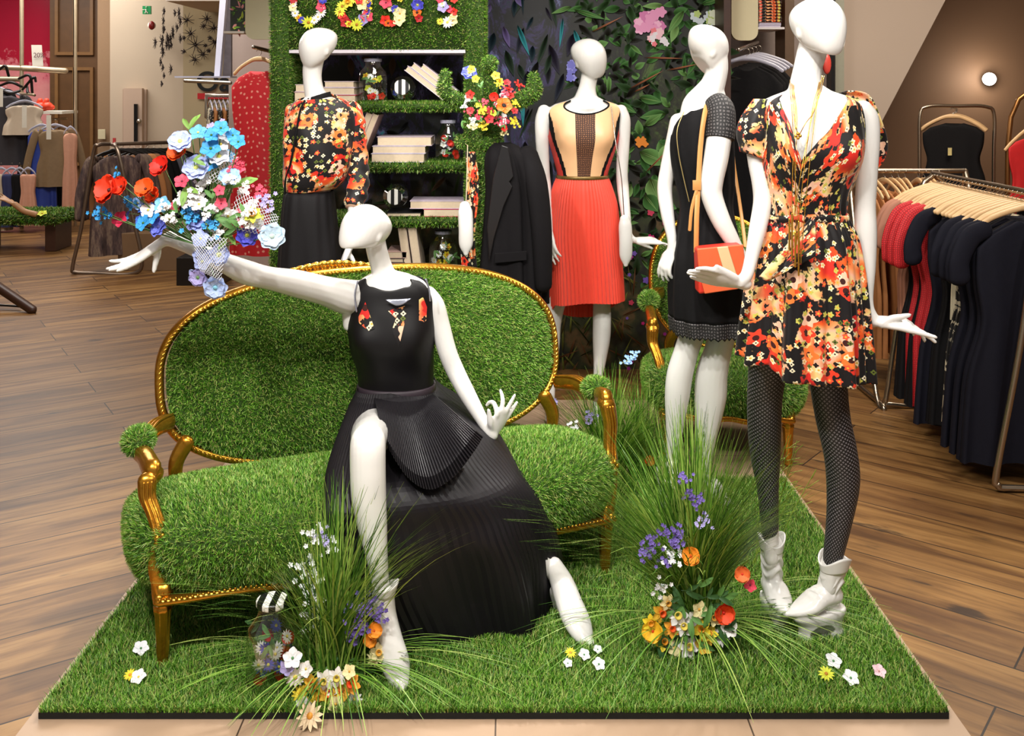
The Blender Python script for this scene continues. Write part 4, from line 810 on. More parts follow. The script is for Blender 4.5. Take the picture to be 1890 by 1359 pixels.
# boots
def boot(label_parent, top, foot, toe, zs, shaft_r, L_, wid=0.036):
    """tall sculpted platform boot; top, foot = shaft points; toe dir"""
    mb = MB(); d = np.array(toe, float); d[2] = 0; L = np.linalg.norm(d); d = nrm(d); sd = np.cross((0, 0, 1.0), d); top = np.array(top, float); foot = np.array(foot, float)
    tube(mb, [top, top * 0.6 + foot * 0.4, foot * 0.85 + top * 0.15, foot + (0, 0, -0.02)], [(shaft_r * 1.0, shaft_r * 1.2), (shaft_r * 0.86, shaft_r * 1.02), (shaft_r * 0.8, shaft_r * 0.98), (shaft_r * .9, shaft_r * 1.1)], 20, ref=sd)
    zf = zs + 0.022
    h = np.array((foot[0], foot[1], 0)) - d * 0.012
    tube(mb, [h - d * 0.004 + (0, 0, zf + 0.022), h + d * L * 0.28 + (0, 0, zf + 0.022), h + d * L * 0.55 + (0, 0, zf + 0.008), h + d * L * 0.82 + (0, 0, zf - 0.001), h + d * L * 1.04 + (0, 0, zf - 0.004)], [(wid * 0.8, 0.030), (wid * .95, 0.030), (wid, 0.021), (wid * 0.62, 0.013), (wid * 0.14, 0.006)], 18, ref=sd)
    # platform
    rings = []
    for z, l0, l1, ww in ((zs + 0.012, -0.30, 0.92, 0.95), (zs, -0.30, 0.90, 1.0), (zs * 0.75, -0.22, 0.76, 0.92), (zs * 0.45, -0.20, 0.72, 0.88), (zs * 0.2, -0.27, 0.75, 0.95), (0.02, -0.30, 0.72, 0.98), (0.012, -0.26, 0.66, 0.85)):
        row = []
        for j in range(24):
            a = 2 * PI * j / 24; l = ((l0 + l1) / 2 + (l1 - l0) / 2 * se(math.cos(a), 0.75)) * L; row.append(h + d * l + sd * wid * ww * se(math.sin(a), 0.75) * (1 - 0.25 * max(0, math.cos(a))) + (0, 0, z))
        rings.append(row)
    V, Fc, UV = grid(rings, True); Fc.append(tuple(range(24))[::-1]); UV.append(((0, 0),) * 24); Fc.append(tuple(6 * 24 + j for j in range(24))); UV.append(((0, 0),) * 24); mb.add(V, Fc, 0, UV)
    def post(co):
        c = h + d * L * 0.34 + np.array((0, 0, zs * 0.42)); rel = co - c; u = rel @ d; v = rel[:, 2]; s_ = rel @ sd; m = np.clip(1 - (u / (0.26 * L)) ** 2 - (v / (zs * 0.34)) ** 2, 0, 1) ** 0.5
        co = co - sd[None, :] * (np.sign(s_) * m * 0.022 * (np.abs(s_) > 0.01))[:, None]
        zz = co[:, 2]; k = np.clip((zz - zs - 0.05) / 0.03, 0, 1) * np.clip((top[2] - 0.02 - zz) / 0.02, 0, 1); wv = 0.004 * np.sin(zz * 190 + 5 * np.sin(co[:, 0] * 60 + co[:, 1] * 40)) * k
        rel = co - (foot + (top - foot) * np.clip((zz - foot[2]) / (top[2] - foot[2]), 0, 1)[:, None]); rel[:, 2] = 0; r_ = np.linalg.norm(rel, axis=1)[:, None] + 1e-6
        return co + rel / r_ * wv[:, None]
    fuse(mb, 'boot', [M_WHITE], label_parent, 0.0034, 3, post)
    # flared cuff
    G = []
    for i in range(8):
        t = i / 7; G.append([top + (0, 0, -0.012 + 0.034 * t) + sd * (shaft_r * (0.93 + 0.22 * t)) * math.cos(a) + d * (shaft_r * (1.13 + 0.42 * t - (0.28 * t if math.sin(a) > 0 else 0))) * math.sin(a) + np.array((0, 0, 0.012 * t * math.cos(2 * a))) for a in np.linspace(0, 2 * PI, 33)[:-1]])
    V, Fc, UV = grid(np.array(G)[::-1], True); MB().add(V, Fc, 0, UV).build('boot_cuff', M_WHITE, label_parent, solid=0.004)
boot(A, P(1539, 1044, YA + .03), P(1527, 1112, YA + .03), (-0.135, -0.055, 0), 0.076, 0.034, 0.1, 0.04)
boot(A, P(1424, 1006, YA + .12), P(1426, 1088, YA + .12), (0.012, -0.125, 0), 0.06, 0.033, 0.1, 0.037)

# ---- B: black lace-trimmed dress, back to us, tan shoulder bag
B = mannequin('standing white mannequin in short black dress seen from behind', (0.62, 3.6, 0)); YB = 3.62
TBk = table([(160, 1300, 1338, YB, .04), (176, 1284, 1342, YB, .05), (190, 1268, 1346, YB, .065), (205, 1256, 1347, YB, .08), (230, 1246, 1349, YB, .095), (265, 1241, 1350, YB, .10), (300, 1244, 1350, YB, .10), (340, 1252, 1350, YB, .09), (380, 1259, 1347, YB, .09), (430, 1252, 1358, YB, .11), (480, 1243, 1372, YB, .13), (540, 1240, 1378, YB, .13), (590, 1242, 1378, YB, .13), (625, 1246, 1376, YB, .13)])
mb = MB(); torso(mb, TBk, TBk[-1][0], P(0, 560, YB)[2], 0.006)
limb(mb, [(1322, 95, 20, YB), (1324, 125, 20, YB), (1318, 150, 22, YB), (1308, 175, 27, YB), (1300, 205, 34, YB)])
limb(mb, [(1312, 150, 14, YB - .01), (1296, 172, 18, YB - .01), (1280, 192, 20, YB), (1276, 215, 22, YB)])
head(mb, P(1304, 90, YB), (0.80, 0.45, -0.38), (0.40, 0.1, 0.9), 0.168, 0.95)
BL1 = [(1290, 560, 30, YB), (1283, 600, 24, YB), (1268, 645, 22.5, YB), (1255, 690, 24, YB), (1250, 730, 23, YB), (1246, 780, 17.5, YB), (1243, 820, 13, YB), (1240, 858, 10.5, YB + .01), (1240, 885, 11, YB + .01)]
BL2 = [(1340, 560, 32, YB), (1336, 605, 26, YB), (1326, 645, 25, YB), (1314, 690, 29, YB + .02), (1311, 735, 29, YB + .03), (1305, 790, 22, YB + .03), (1301, 840, 14.5, YB + .03), (1300, 880, 11, YB + .03), (1300, 905, 11, YB + .03)]
limb(mb, BL1, n=20); limb(mb, BL2, n=20)
limb(mb, [(1322, 205, 24, YB - .04), (1330, 208, 22, YB - .07), (1329, 240, 23, YB - .10), (1322, 290, 23, YB - .125), (1314, 335, 21, YB - .14), (1314, 362, 20, YB - .145), (1330, 405, 18, YB - .155), (1350, 442, 14.5, YB - .165), (1370, 478, 11, YB - .165), (1376, 490, 10, YB - .16)])
hand(mb, P(1377, 492, YB - .15), (0.5, -0.1, -0.85), (0.8, -0.5, 0.4), 1, 0.15, (0.2, 0.25, 0.3, 0.3))
limb(mb, [(1252, 225, 16, YB + .02), (1244, 260, 15, YB + .03), (1233, 310, 14.5, YB + .04), (1227, 350, 14, YB + .04), (1232, 395, 12.5, YB + .02), (1240, 440, 9, YB), (1240, 460, 8.5, YB)])
hand(mb, P(1239, 462, YB), (-0.35, 0.0, -0.9), (-0.8, -0.5, 0.3), 1, 0.13, (0.25, 0.3, 0.35, 0.4))
fuse(mb, 'body', [M_WHITE], B, 0.0046, 6)
topB = around({270: P(0, 196, YB)[2], 235: P(0, 204, YB)[2], 215: P(0, 212, YB)[2], 190: P(0, 232, YB)[2], 180: P(0, 250, YB)[2], 165: P(0, 235, YB)[2], 130: P(0, 195, YB)[2], 90: P(0, 185, YB)[2], 310: P(0, 183, YB)[2], 335: P(0, 185, YB)[2], 0: P(0, 200, YB)[2], 30: P(0, 186, YB)[2]})
hb = lambda th: P(0, 612, YB)[2]; zh = P(0, 584, YB)[2]
shell(TBk, topB, lambda th: zh, 0.006, lambda th, z, t: 0.002 * math.sin(9 * th + 14 * z) + (0.006 * t * t * math.sin(11 * th)), 150, 60).build('dress', M_BLACK, B, solid=0.003)
shell(TBk, lambda th: zh + .001, lambda th: P(0, 611, YB)[2] + 0.005 * math.cos(46 * th), 0.008, lambda th, z, t: 0.006 * math.sin(11 * th), 184, 8).build('lace_hem', M_LACE, B, solid=0.002)
mb = MB(); limb(mb, [(1320, 188, 22, YB - .04), (1329, 204, 27, YB - .07), (1330, 235, 27.5, YB - .095), (1328, 257, 27, YB - .105)], n=28, caps=False); mb.build('lace_sleeve', M_LACE, B)
zp = [P(1262, 207, YB - .068), P(1250, 240, YB - .088), P(1252, 280, YB - .095), P(1262, 330, YB - .092), P(1272, 372, YB - .093)]; chain(zp, 0.0017, 'zip', mat('brass_zip', (190, 170, 110), 0.35, metal=0.6, noise=0.1), B)
mb = MB(); shoe(mb, P(1240, 885, YB), np.array((P(1240, 885, YB)[0] + 0.10, YB + 0.06, 0.022)), 0.085, 0.03, 0.05); fuse(mb, 'shoe', [M_WHITE], B, 0.004, 3)
mb = MB(); shoe(mb, P(1300, 905, YB + .03), np.array((P(1300, 905, YB)[0] + 0.11, YB + 0.05, 0.022)), 0.08, 0.03, 0.05); fuse(mb, 'shoe', [M_WHITE], B, 0.004, 3)
mb = MB()
for k in range(4): 
    c = P(1241, 868 + 9 * k, YB); tube(mb, [c + (0.026 * math.cos(a), 0.026 * math.sin(a), 0.004 * math.sin(a)) for a in np.linspace(0, 2 * PI, 13)], [0.0035] * 13, 6, caps=False)
tube(mb, [P(1215, 862, YB - .01), P(1212, 875, YB - .01), P(1221, 905, YB - .01), P(1228, 940, YB - .01)], [0.006, 0.005, 0.005, 0.006], 8); mb.build('shoe_strap', M_WHITE, B)
# bag
M_TAN = mat('tan_leather', (196, 140, 78), 0.45, noise=0.08); M_ORG = mat('orange_leather', (232, 104, 62), 0.42, noise=0.06); M_ORG2 = mat('red_leather', (206, 50, 36), 0.42, noise=0.06)
bag = thing('shoulder_bag', 'orange shoulder bag with tan strap hanging at the black dress mannequin', 'bag', P(1330, 500, YB - .2))
YG = YB - 0.25; mb = MB(); q = [P(1287, 460, YG), P(1370, 452, YG), P(1378, 530, YG), P(1290, 544, YG)]; 
def slab(mb, q, y0, y1, mi=0):
    f = [np.array(p) + (0, y0, 0) for p in q]; b = [np.array(p) + (0, y1, 0) for p in q]; n = len(q); mb.add(f + b, [tuple(range(n))[::-1], tuple(range(n, 2 * n))] + [(i, (i + 1) % n, n + (i + 1) % n, n + i) for i in range(n)], mi)
slab(mb, q, 0.0, 0.075); mb.build('bag_body', M_ORG2, bag, smooth=False, bevel=0.008)
mb = MB(); slab(mb, [P(1286, 459, YG), P(1371, 451, YG), P(1376, 500, YG), P(1362, 533, YG), P(1300, 542, YG), P(1290, 505, YG)], -0.008, 0.0); mb.build('bag_flap', M_ORG, bag, smooth=False, bevel=0.003)
mb = MB(); slab(mb, [P(1322, 456, YG), P(1342, 454, YG), P(1358, 505, YG), P(1345, 510, YG), P(1337, 508, YG)], -0.014, -0.008); mb.build('bag_strap_panel', mat('cream_leather', (222, 196, 148), 0.5, noise=0.05), bag, smooth=False, bevel=0.002)
mb = MB(); tube(mb, [P(1315, 183, YB + .01), P(1307, 190, YB - .05), P(1300, 215, YB - .105), P(1293, 270, YB - .13), P(1289, 340, YB - .15), P(1286, 400, YB - .18), P(1285, 465, YB - .19)], [(0.0095, 0.0022)] * 7, 8, ref=(1, 0.2, 0)); mb.build('shoulder_strap', M_TAN, bag)
mb = MB(); tube(mb, [P(1318, 183, YB + .01), P(1336, 195, YB + .08), P(1350, 240, YB + .11), P(1354, 300, YB + .08), P(1366, 380, YB - .0), P(1376, 455, YB - .15)], [(0.007, 0.0022)] * 6, 8, ref=(1, 0.2, 0)); mb.build('shoulder_strap', M_TAN, bag)
mb = MB(); box(mb, P(1286, 342, YB - .158), (0.028, 0.008, 0.034)); tube(mb, [P(1286, 350, YB - .16), P(1277, 385, YB - .165), P(1273, 425, YB - .165)], [(0.006, 0.0015)] * 3, 6, ref=(1, 0, 0)); mb.build('strap_buckle', M_TAN, bag, bevel=0.002)

# ---- C: peach and black lace top dress with orange pleated skirt
C = mannequin('standing white mannequin in peach top and red pleated skirt before the mural', (0.36, 4.7, 0)); YC = 4.7
TC = table([(172, 1066, 1100, YC, .04), (183, 1052, 1112, YC, .055), (192, 1022, 1140, YC, .07), (204, 1008, 1148, YC, .08), (230, 1012, 1142, YC, .10), (260, 1016, 1138, YC, .11), (290, 1024, 1128, YC, .10), (325, 1032, 1118, YC, .09), (345, 1026, 1124, YC, .10), (400, 1018, 1136, YC, .12), (480, 1014, 1142, YC, .13), (560, 1012, 1150, YC, .14), (600, 1012, 1152, YC, .14)])
mb = MB(); torso(mb, TC, TC[-1][0], P(0, 480, YC)[2], 0.006)
limb(mb, [(1092, 115, 15, YC), (1088, 140, 15.5, YC), (1084, 162, 16, YC), (1082, 180, 22, YC), (1082, 200, 32, YC)])
head(mb, P(1087, 107, YC), (0.50, -0.80, -0.15), (-0.25, 0.0, 1.0), 0.182, 1.0)
for x in (1052, 1108): ball(mb, P(x, 255, YC - .06), (0.05, 0.05, 0.055), 14, 9)
limb(mb, [(1045, 470, 26, YC), (1032, 540, 18, YC), (1020, 590, 17, YC), (1018, 640, 15, YC), (1017, 690, 10, YC), (1016, 740, 8, YC), (1018, 765, 9, YC - .02)], n=18)
limb(mb, [(1105, 470, 26, YC), (1110, 540, 17, YC), (1111, 585, 17, YC), (1110, 625, 16.5, YC), (1107, 665, 12, YC), (1103, 705, 8, YC), (1102, 745, 8, YC), (1103, 766, 9, YC - .02)], n=18)
limb(mb, [(1004, 205, 12, YC), (1001, 225, 14, YC), (1001, 265, 12.5, YC), (1004, 315, 11, YC), (1006, 340, 11, YC), (1010, 385, 9, YC - .05), (1014, 425, 7, YC - .1)]); hand(mb, P(1014, 427, YC - .1), (0.1, -0.3, -0.9), (-0.8, -0.5, 0.1), 1, 0.16)
limb(mb, [(1146, 205, 12, YC), (1150, 225, 14, YC), (1150, 270, 12, YC), (1148, 320, 11, YC), (1150, 350, 11, YC), (1155, 395, 9, YC - .05), (1160, 430, 7, YC - .08), (1166, 442, 7, YC - .09)])
hand(mb, P(1168, 444, YC - .09), (1.0, -0.2, 0.03), (0.0, -0.3, 1.0), 1, 0.17, (-0.05, 0.1, 0.25, 0.4), 0.18, 0.016, 0.3, (0.85, -0.2, -0.35))
for x in (1018, 1103): tube(mb, [P(x, 765, YC - .02), P(x, 768, YC - .02) - (0, 0.05, 0.0), P(x, 768, YC - .02) - (0, 0.13, 0.005)], [(0.028, 0.022), (0.032, 0.02), (0.02, 0.01)], 12, ref=(1, 0, 0))
fuse(mb, 'body', [M_WHITE], C, 0.005, 6)
topC0 = around({227: P(0, 186, YC)[2], 313: P(0, 186, YC)[2], 220: P(0, 188, YC)[2], 320: P(0, 188, YC)[2], 190: P(0, 250, YC)[2], 350: P(0, 250, YC)[2], 170: P(0, 250, YC)[2], 10: P(0, 250, YC)[2], 140: P(0, 190, YC)[2], 40: P(0, 190, YC)[2], 90: P(0, 190, YC)[2]}, False)
topC = lambda th: P(0, 210 - 24 * ((math.degrees(th) % 360 - 270) / 43) ** 2, YC)[2] if 227 <= math.degrees(th) % 360 <= 313 else topC0(th)
def mC(th, t):
    d = math.degrees(th) % 360; a = abs(d - 270)
    if a < 13: return 1
    lim = 60 - 22 * t
    if a < lim: return 0
    if a < lim + 11: return 2
    if a < 90: return 3
    return 2
zwC = P(0, 326, YC)[2]; M_PEACH = mat('peach_satin', (240, 190, 142), 0.4, noise=0.05)
shell(TC, topC, lambda th: zwC, 0.007, lambda th, z, t: 0.022 * (math.exp(-((th - 4.25) / 0.35) ** 2) + math.exp(-((th - 5.17) / 0.35) ** 2)) * math.exp(-((z - P(0, 250, YC)[2]) / 0.07) ** 2), 180, 50, matfn=mC).build('bodice', [M_PEACH, M_LACEBR, M_BLACK, mat('coral_side_panel', (214, 60, 50), 0.6, noise=0.05)], C, solid=0.003)
nk_ = [];
for d in np.linspace(227, 313, 21): th = math.radians(d); z = topC(th); cx, rx, yc, ry = at(TC, z); nk_.append((cx + (rx + .009) * se(math.cos(th), .88), yc + (ry + .009) * se(math.sin(th), .88), z))
chain(nk_, 0.004, 'neck_piping', M_BLACK, C)
TCs = table([(322, 1031, 1119, YC, .09), (345, 1022, 1128, YC, .11), (380, 1014, 1138, YC, .125), (430, 1010, 1142, YC, .135), (500, 1014, 1147, YC, .14), (560, 1016, 1150, YC, .145), (620, 1014, 1152, YC, .15)])
botC = around({270: P(0, 549, YC)[2], 215: P(0, 556, YC)[2], 325: P(0, 551, YC)[2], 180: P(0, 575, YC)[2], 0: P(0, 555, YC)[2], 90: P(0, 600, YC)[2]})
def hsl_pleat(k, amp): return lambda th, z, t: amp * (0.3 + t) * (2 * abs(((th * k / (2 * PI)) % 1) - 0.5) - 0.5) * 2 + 0.008 * t * math.sin(5 * th)
shell(TCs, lambda th: zwC, botC, 0.004, hsl_pleat(64, 0.0032), 384, 40).build('pleated_skirt', mat('coral_red_chiffon', (226, 66, 44), 0.6, noise=0.06, sheen=0.2), C, smooth=False, solid=0.002)
mb = MB(); c = []
for k in range(41): th = 2 * PI * k / 40; cx, rx, yc, ry = at(TC, zwC); c.append((cx + (rx + 0.012) * se(math.cos(th), .88), yc + (ry + 0.012) * se(math.sin(th), .88), zwC))
V, Fc, _, UV = sweep(c, [(0.009, 0.004)] * 41, 8, ref=(0, 0, 1), caps=False, smooth=False); mb.add(V, Fc, 0, UV); mb.build('belt', mat('beaded_belt', (120, 96, 50), 0.4, metal=0.5, noise=0.5, nscale=90), C)

# ---- D: floral bomber jacket and black trousers
D_ = mannequin('standing white mannequin in floral zip jacket beside the turf bookcase', (-0.85, 4.3, 0)); YD = 4.3
TD = table([(165, 566, 604, YD, .05), (178, 562, 618, YD, .06), (190, 548, 640, YD, .075), (206, 540, 652, YD, .09), (240, 534, 652, YD, .105), (290, 531, 648, YD, .11), (330, 530, 634, YD, .11), (352, 530, 614, YD, .10), (370, 528, 614, YD, .11), (420, 524, 620, YD, .13), (500, 519, 628, YD, .135), (520, 519, 630, YD, .135)])
mb = MB(); torso(mb, TD, P(0, 176, YD)[2], P(0, 480, YD)[2], 0.008)
limb(mb, [(584, 95, 18, YD), (577, 125, 18, YD), (577, 150, 17.5, YD), (582, 175, 20, YD), (592, 200, 30, YD)])
head(mb, P(588, 88, YD), (-0.80, -0.55, -0.12), (0.06, 0.0, 1.0), 0.172, 1.0)
limb(mb, [(646, 210, 13, YD), (655, 250, 13, YD), (660, 310, 12, YD), (656, 350, 11, YD - .04), (650, 400, 9, YD - .1), (648, 440, 7.5, YD - .15), (646, 455, 7.5, YD - .16)]); hand(mb, P(645, 457, YD - .16), (-0.35, -0.25, -0.85), (-0.9, -0.3, 0.2), 1, 0.15, (0.3, 0.4, 0.4, 0.4), tdir=(0.6, -0.3, -0.6))
for x in (550, 600): limb(mb, [(x, 470, 22, YD), (x, 650, 18, YD), (x, 800, 12, YD), (x, 818, 12, YD)]); tube(mb, [P(x, 820, YD), P(x, 822, YD) - (0, .06, 0), P(x, 822, YD) - (0, .14, 0.0)], [(0.03, 0.022), (0.034, 0.02), (0.02, 0.012)], 12, ref=(1, 0, 0))
fuse(mb, 'body', [M_WHITE], D_, 0.005, 6)
topD = lambda th: P(0, 178 + 5 * math.sin(th) * -1, YD)[2] - 0.012 * max(0, -math.cos(th)); zjd = P(0, 352, YD)[2]
shell(TD, topD, lambda th: zjd + 0.012 * max(0, math.cos(th)), 0.010, lambda th, z, t: 0.005 * math.sin(7 * th + 20 * z) * math.sin(PI * t) + 0.006 * math.sin(PI * t) - 0.004 * (t > .96), 150, 60).build('jacket', M_FLORAL2, D_, solid=0.004)
mb = MB(); limb(mb, [(640, 196, 17, YD), (653, 215, 18, YD), (658, 260, 18, YD), (661, 310, 19, YD - .01), (661, 345, 19, YD - .04), (655, 370, 18, YD - .07), (651, 384, 15, YD - .09)], n=22, caps=False); 
V0 = mb.V[0]; ph = V0[:, 2] * 90; V0[:, 0] += 0.004 * np.sin(ph + V0[:, 1] * 60); mb.build('jacket_sleeve', M_FLORAL2, D_, solid=0.003)
mb = MB(); limb(mb, [(540, 205, 14, YD + .03), (538, 260, 15, YD + .06), (542, 330, 15, YD + .08), (548, 370, 13, YD + .07)], n=18); mb.build('jacket_sleeve', M_FLORAL2, D_)
mb = MB()
G = [[P(586 + 0, 190 - 18 * t, YD) + np.array(((0.062 - 0.010 * t) * math.cos(a), (0.066 - 0.012 * t) * math.sin(a), -0.018 * math.cos(a) * -1 - 0.012)) for a in np.linspace(-1.9, 4.2, 30)] for t in np.linspace(0, 1, 5)]
V, Fc, UV = grid(G); mb.add(V, Fc, 0, UV); mb.build('jacket_collar', M_BLACK, D_, solid=0.006)
zipp = []
for x, y in ((570, 186), (563, 205), (556, 250), (546, 300), (535, 330), (533, 354)):
    q = P(x, y, YD); cx, rx, yc, ry = at(TD, q[2]); u_ = max(-1, min(1, (q[0] - cx) / (rx + .012))); zipp.append((q[0], yc - (ry + .028) * math.sqrt(max(0.02, 1 - abs(u_) ** 2.3)), q[2]))
chain(zipp, 0.005, 'jacket_zip', M_BLACK, D_)
TT = table([(345, 531, 612, YD, .09), (370, 526, 615, YD, .115), (420, 522, 620, YD, .13), (500, 517, 628, YD, .14), (600, 515, 634, YD, .15), (700, 514, 640, YD, .16), (812, 514, 642, YD, .16), (826, 514, 642, YD, .16)])
shell(TT, lambda th: P(0, 352, YD)[2], lambda th: P(0, 812, YD)[2], 0.003, lambda th, z, t: 0.006 * t * math.sin(8 * th) + 0.002 * math.sin(15 * th) - 0.03 * min(1, t * 1.5) * math.exp(-((th - 4.71) / 0.15) ** 2), 140, 50).build('trousers', mat('charcoal_trouser_cloth', (22, 20, 22), 0.75, noise=0.15, nscale=90, spec=0.25), D_, solid=0.003)
# ---- E: seated, black dress with pleated skirt, arm stretched out
E = mannequin('seated white mannequin in black pleated dress reclining on the turf settee', (-0.35, 3.0, 0)); YE = 3.25
TE = table([(500, 690, 742, YE, .042), (510, 672, 766, YE, .055), (518, 660, 784, YE, .064), (532, 651, 794, YE, .074), (556, 648, 798, YE, .082), (600, 646, 799, YE, .098), (640, 652, 797, YE, .10), (680, 663, 795, YE, .09), (715, 667, 797, YE, .088), (740, 660, 806, YE, .10), (790, 650, 822, YE, .12), (830, 650, 830, YE, .12)])
mb = MB(); torso(mb, TE, TE[-1][0], P(0, 795, YE)[2], 0.006)
limb(mb, [(690, 430, 19, YE - .03), (695, 460, 19.5, YE - .02), (703, 490, 20, YE), (710, 512, 24, YE), (718, 535, 36, YE)])
head(mb, P(674, 427, YE - .05), (-0.48, -0.66, 0.50), (0.25, 0.50, 0.82), 0.172, 0.97)
for x in (690, 758): ball(mb, P(x, 622, YE - .042), (0.044, 0.044, 0.046), 14, 9)
limb(mb, [(668, 548, 30, YE), (640, 548, 32, YE - .04), (600, 537, 27, YE - .1), (545, 523, 25, YE - .18), (495, 513, 21, YE - .25), (455, 503, 22.5, YE - .3), (412, 484, 18, YE - .34), (362, 461, 14, YE - .36), (320, 445, 12, YE - .37), (306, 443, 12, YE - .37)])
limb(mb, [(650, 545, 16, YE - .03), (646, 580, 15, YE - .03), (645, 600, 12, YE - .03)])
hand(mb, P(304, 444, YE - .37), (-0.80, -0.15, -0.55), (-0.6, -0.35, 0.72), 1, 0.185, (-0.22, -0.14, -0.14, -0.10), 0.04, 0.019, 0.55, (0.1, -0.35, -0.9))
limb(mb, [(790, 545, 17, YE), (802, 565, 19, YE), (812, 600, 18.5, YE), (826, 650, 17.5, YE - .01), (842, 688, 17, YE - .02), (864, 730, 15.5, YE - .06), (888, 772, 12, YE - .1), (902, 795, 11, YE - .12), (908, 803, 11.5, YE - .12)])
hand(mb, P(908, 803, YE - .12), (0.45, 0.12, 0.85), (0.6, -0.75, -0.3), -1, 0.15, (0.9, 0.35, 0.02, 0.02), 0.16, 0.018, 0.5, (-0.2, -0.4, 0.8))
limb(mb, [(700, 775, 46, YE), (690, 800, 42, YE - .2), (681, 812, 33, YE - .48), (679, 825, 33, YE - .53), (679, 870, 33, YE - .55), (681, 920, 32, YE - .56), (688, 975, 27, YE - .57), (696, 1030, 20, YE - .58), (703, 1080, 16, YE - .58), (707, 1112, 16, YE - .585)], n=22)
limb(mb, [(780, 785, 42, YE), (820, 815, 36, YE - .16), (850, 840, 30, YE - .25), (866, 862, 28, YE - .28), (912, 930, 22, YE - .30), (965, 1000, 17, YE - .31), (1012, 1048, 14, YE - .31), (1030, 1070, 14, YE - .31)], n=22)
fuse(mb, 'body', [M_WHITE], E, 0.0038, 6)
mb = MB(); s1 = P(1038, 1078, 2.93); sd = nrm((1, -0.6, 0))
tube(mb, [P(1022, 1046, 2.94), s1, P(1050, 1112, 2.88), P(1066, 1150, 2.82), P(1080, 1178, 2.785), P(1092, 1188, 2.77)], [(.028, .024), (.035, .033), (.039, .034), (.041, .026), (.029, .016), (.012, .008)], 18, ref=np.cross((0, 0, 1.0), nrm((0.4, -.6, 0)))); h_ = P(1024, 1090, 2.95)
tube(mb, [h_, P(1026, 1120, 2.96), P(1030, 1148, 2.955)], [(.022, .018), (.012, .012), (.010, .009)], 12); fuse(mb, 'shoe', [M_WHITE], E, 0.0036, 3)
mb = MB(); tube(mb, [P(707, 1098, 2.665), P(711, 1135, 2.66), P(719, 1180, 2.635), P(730, 1225, 2.605), P(738, 1258, 2.58), P(744, 1273, 2.55)], [(.030, .028), (.030, .030), (.034, .032), (.037, .026), (.026, .015), (.009, .006)], 18, ref=np.cross((0, 0, 1.0), nrm((0.1, -1, 0))))
tube(mb, [P(703, 1140, 2.70), P(700, 1175, 2.73), P(700, 1200, 2.745)], [(.022, .02), (.013, .012), (.011, .01)], 12); fuse(mb, 'shoe', [M_WHITE], E, 0.0036, 3)
mb = MB(); G = [[P(709, 1098 - 22 * t, 2.665) + np.array(((0.0275 + 0.003 * t + (0.008 * t if math.cos(a) > 0 else 0)) * math.cos(a), (0.0275 + 0.004 * t) * math.sin(a), 0.008 * t * math.cos(2 * a))) for a in np.linspace(0, 2 * PI, 29)[:-1]] for t in np.linspace(0, 1, 5)]
V, Fc, UV = grid(G, True); mb.add(V, Fc, 0, UV); mb.build('shoe_cuff', M_WHITE, E, solid=0.004)
topE = around({270: P(0, 528, YE)[2], 246: P(0, 522, YE)[2], 296: P(0, 522, YE)[2], 218: P(0, 510, YE)[2], 318: P(0, 511, YE)[2], 210: P(0, 513, YE)[2], 328: P(0, 514, YE)[2], 196: P(0, 606, YE)[2], 168: P(0, 606, YE)[2], 352: P(0, 575, YE)[2], 12: P(0, 575, YE)[2], 140: P(0, 514, YE)[2], 40: P(0, 516, YE)[2], 90: P(0, 514, YE)[2]})
zwE = P(0, 712, YE)[2]; M_BODICE = mat('black_satin_bodice', (14, 12, 14), 0.5, spec=0.3, noise=0.2, nscale=20); M_MAUVE = mat('dark_mauve_panel', (48, 38, 46), 0.5, noise=0.1)
def mE(th, t):
    d = math.degrees(th) % 360; a = d - 270
    return 0
    if 0.10 < t < 0.34 and 3 < a < 14 and a > 3 + (t - .10) * 20 and a < 18 - (t - .1) * 30: return 1
    if 0.16 < t < 0.42 and -46 < a < -24 and t > 0.18 + abs(a + 40) * 0.008 : return 1 if a < -46 + (0.5 - t) * 90 else 0
    if 0.12 < t < 0.36 and 36 < a < 46: return 1
    if 0.42 < t < 0.58 and (abs(a) > 16) and abs(a) < 60: return 2
    return 0
shell(TE, topE, lambda th: zwE, 0.007, lambda th, z, t: 0.018 * (math.exp(-((th - 4.22) / 0.38) ** 2) + math.exp(-((th - 5.2) / 0.38) ** 2)) * math.exp(-((z - P(0, 618, YE)[2]) / 0.06) ** 2) + 0.0008 * math.sin(60 * z + th * 3), 220, 70, matfn=mE).build('dress_bodice', [M_BODICE, M_FLORAL, M_MAUVE], E, solid=0.003)
bmpE = lambda th, z: 0.018 * (math.exp(-((-th + 2 * PI - 5.2) / 0.38) ** 2) + math.exp(-((-th + 2 * PI - 4.22) / 0.38) ** 2)) * math.exp(-((z - P(0, 618, YE)[2]) / 0.06) ** 2)
for poly in ([(722, 562), (757, 553), (757, 566), (744, 624), (731, 594), (739, 570)], [(669, 574), (681, 548), (700, 592), (690, 596), (670, 584)], [(777, 545), (784, 541), (791, 560), (790, 583), (778, 588)]): patch('floral_inset', TE, YE, poly, M_FLORAL2, E, 0.0105, bmpE)
# silver keyhole trim and strap piping
mb = MB(); G = []
for i in range(5):
    t = i / 4; G.append([P(712 + 46 * s, 552 + 12 * math.sin(PI * s) * t - 2 * s + 1.5, YE - .105 - 0.004 * t) for s in np.linspace(0, 1, 11)])
V, Fc, UV = grid(G); mb.add(V, Fc, 0, UV); mb.build('silver_keyhole_trim', mat('silver_foil', (176, 180, 196), 0.25, metal=0.7, noise=0.3, nscale=60), E, solid=0.002)
for q in ([(660, 520), (655, 545), (658, 575)], [(786, 516), (792, 535), (794, 555)]): chain([P(a, b, YE - .085) for a, b in q], 0.003, 'silver_piping', MATS['silver_foil'], E)
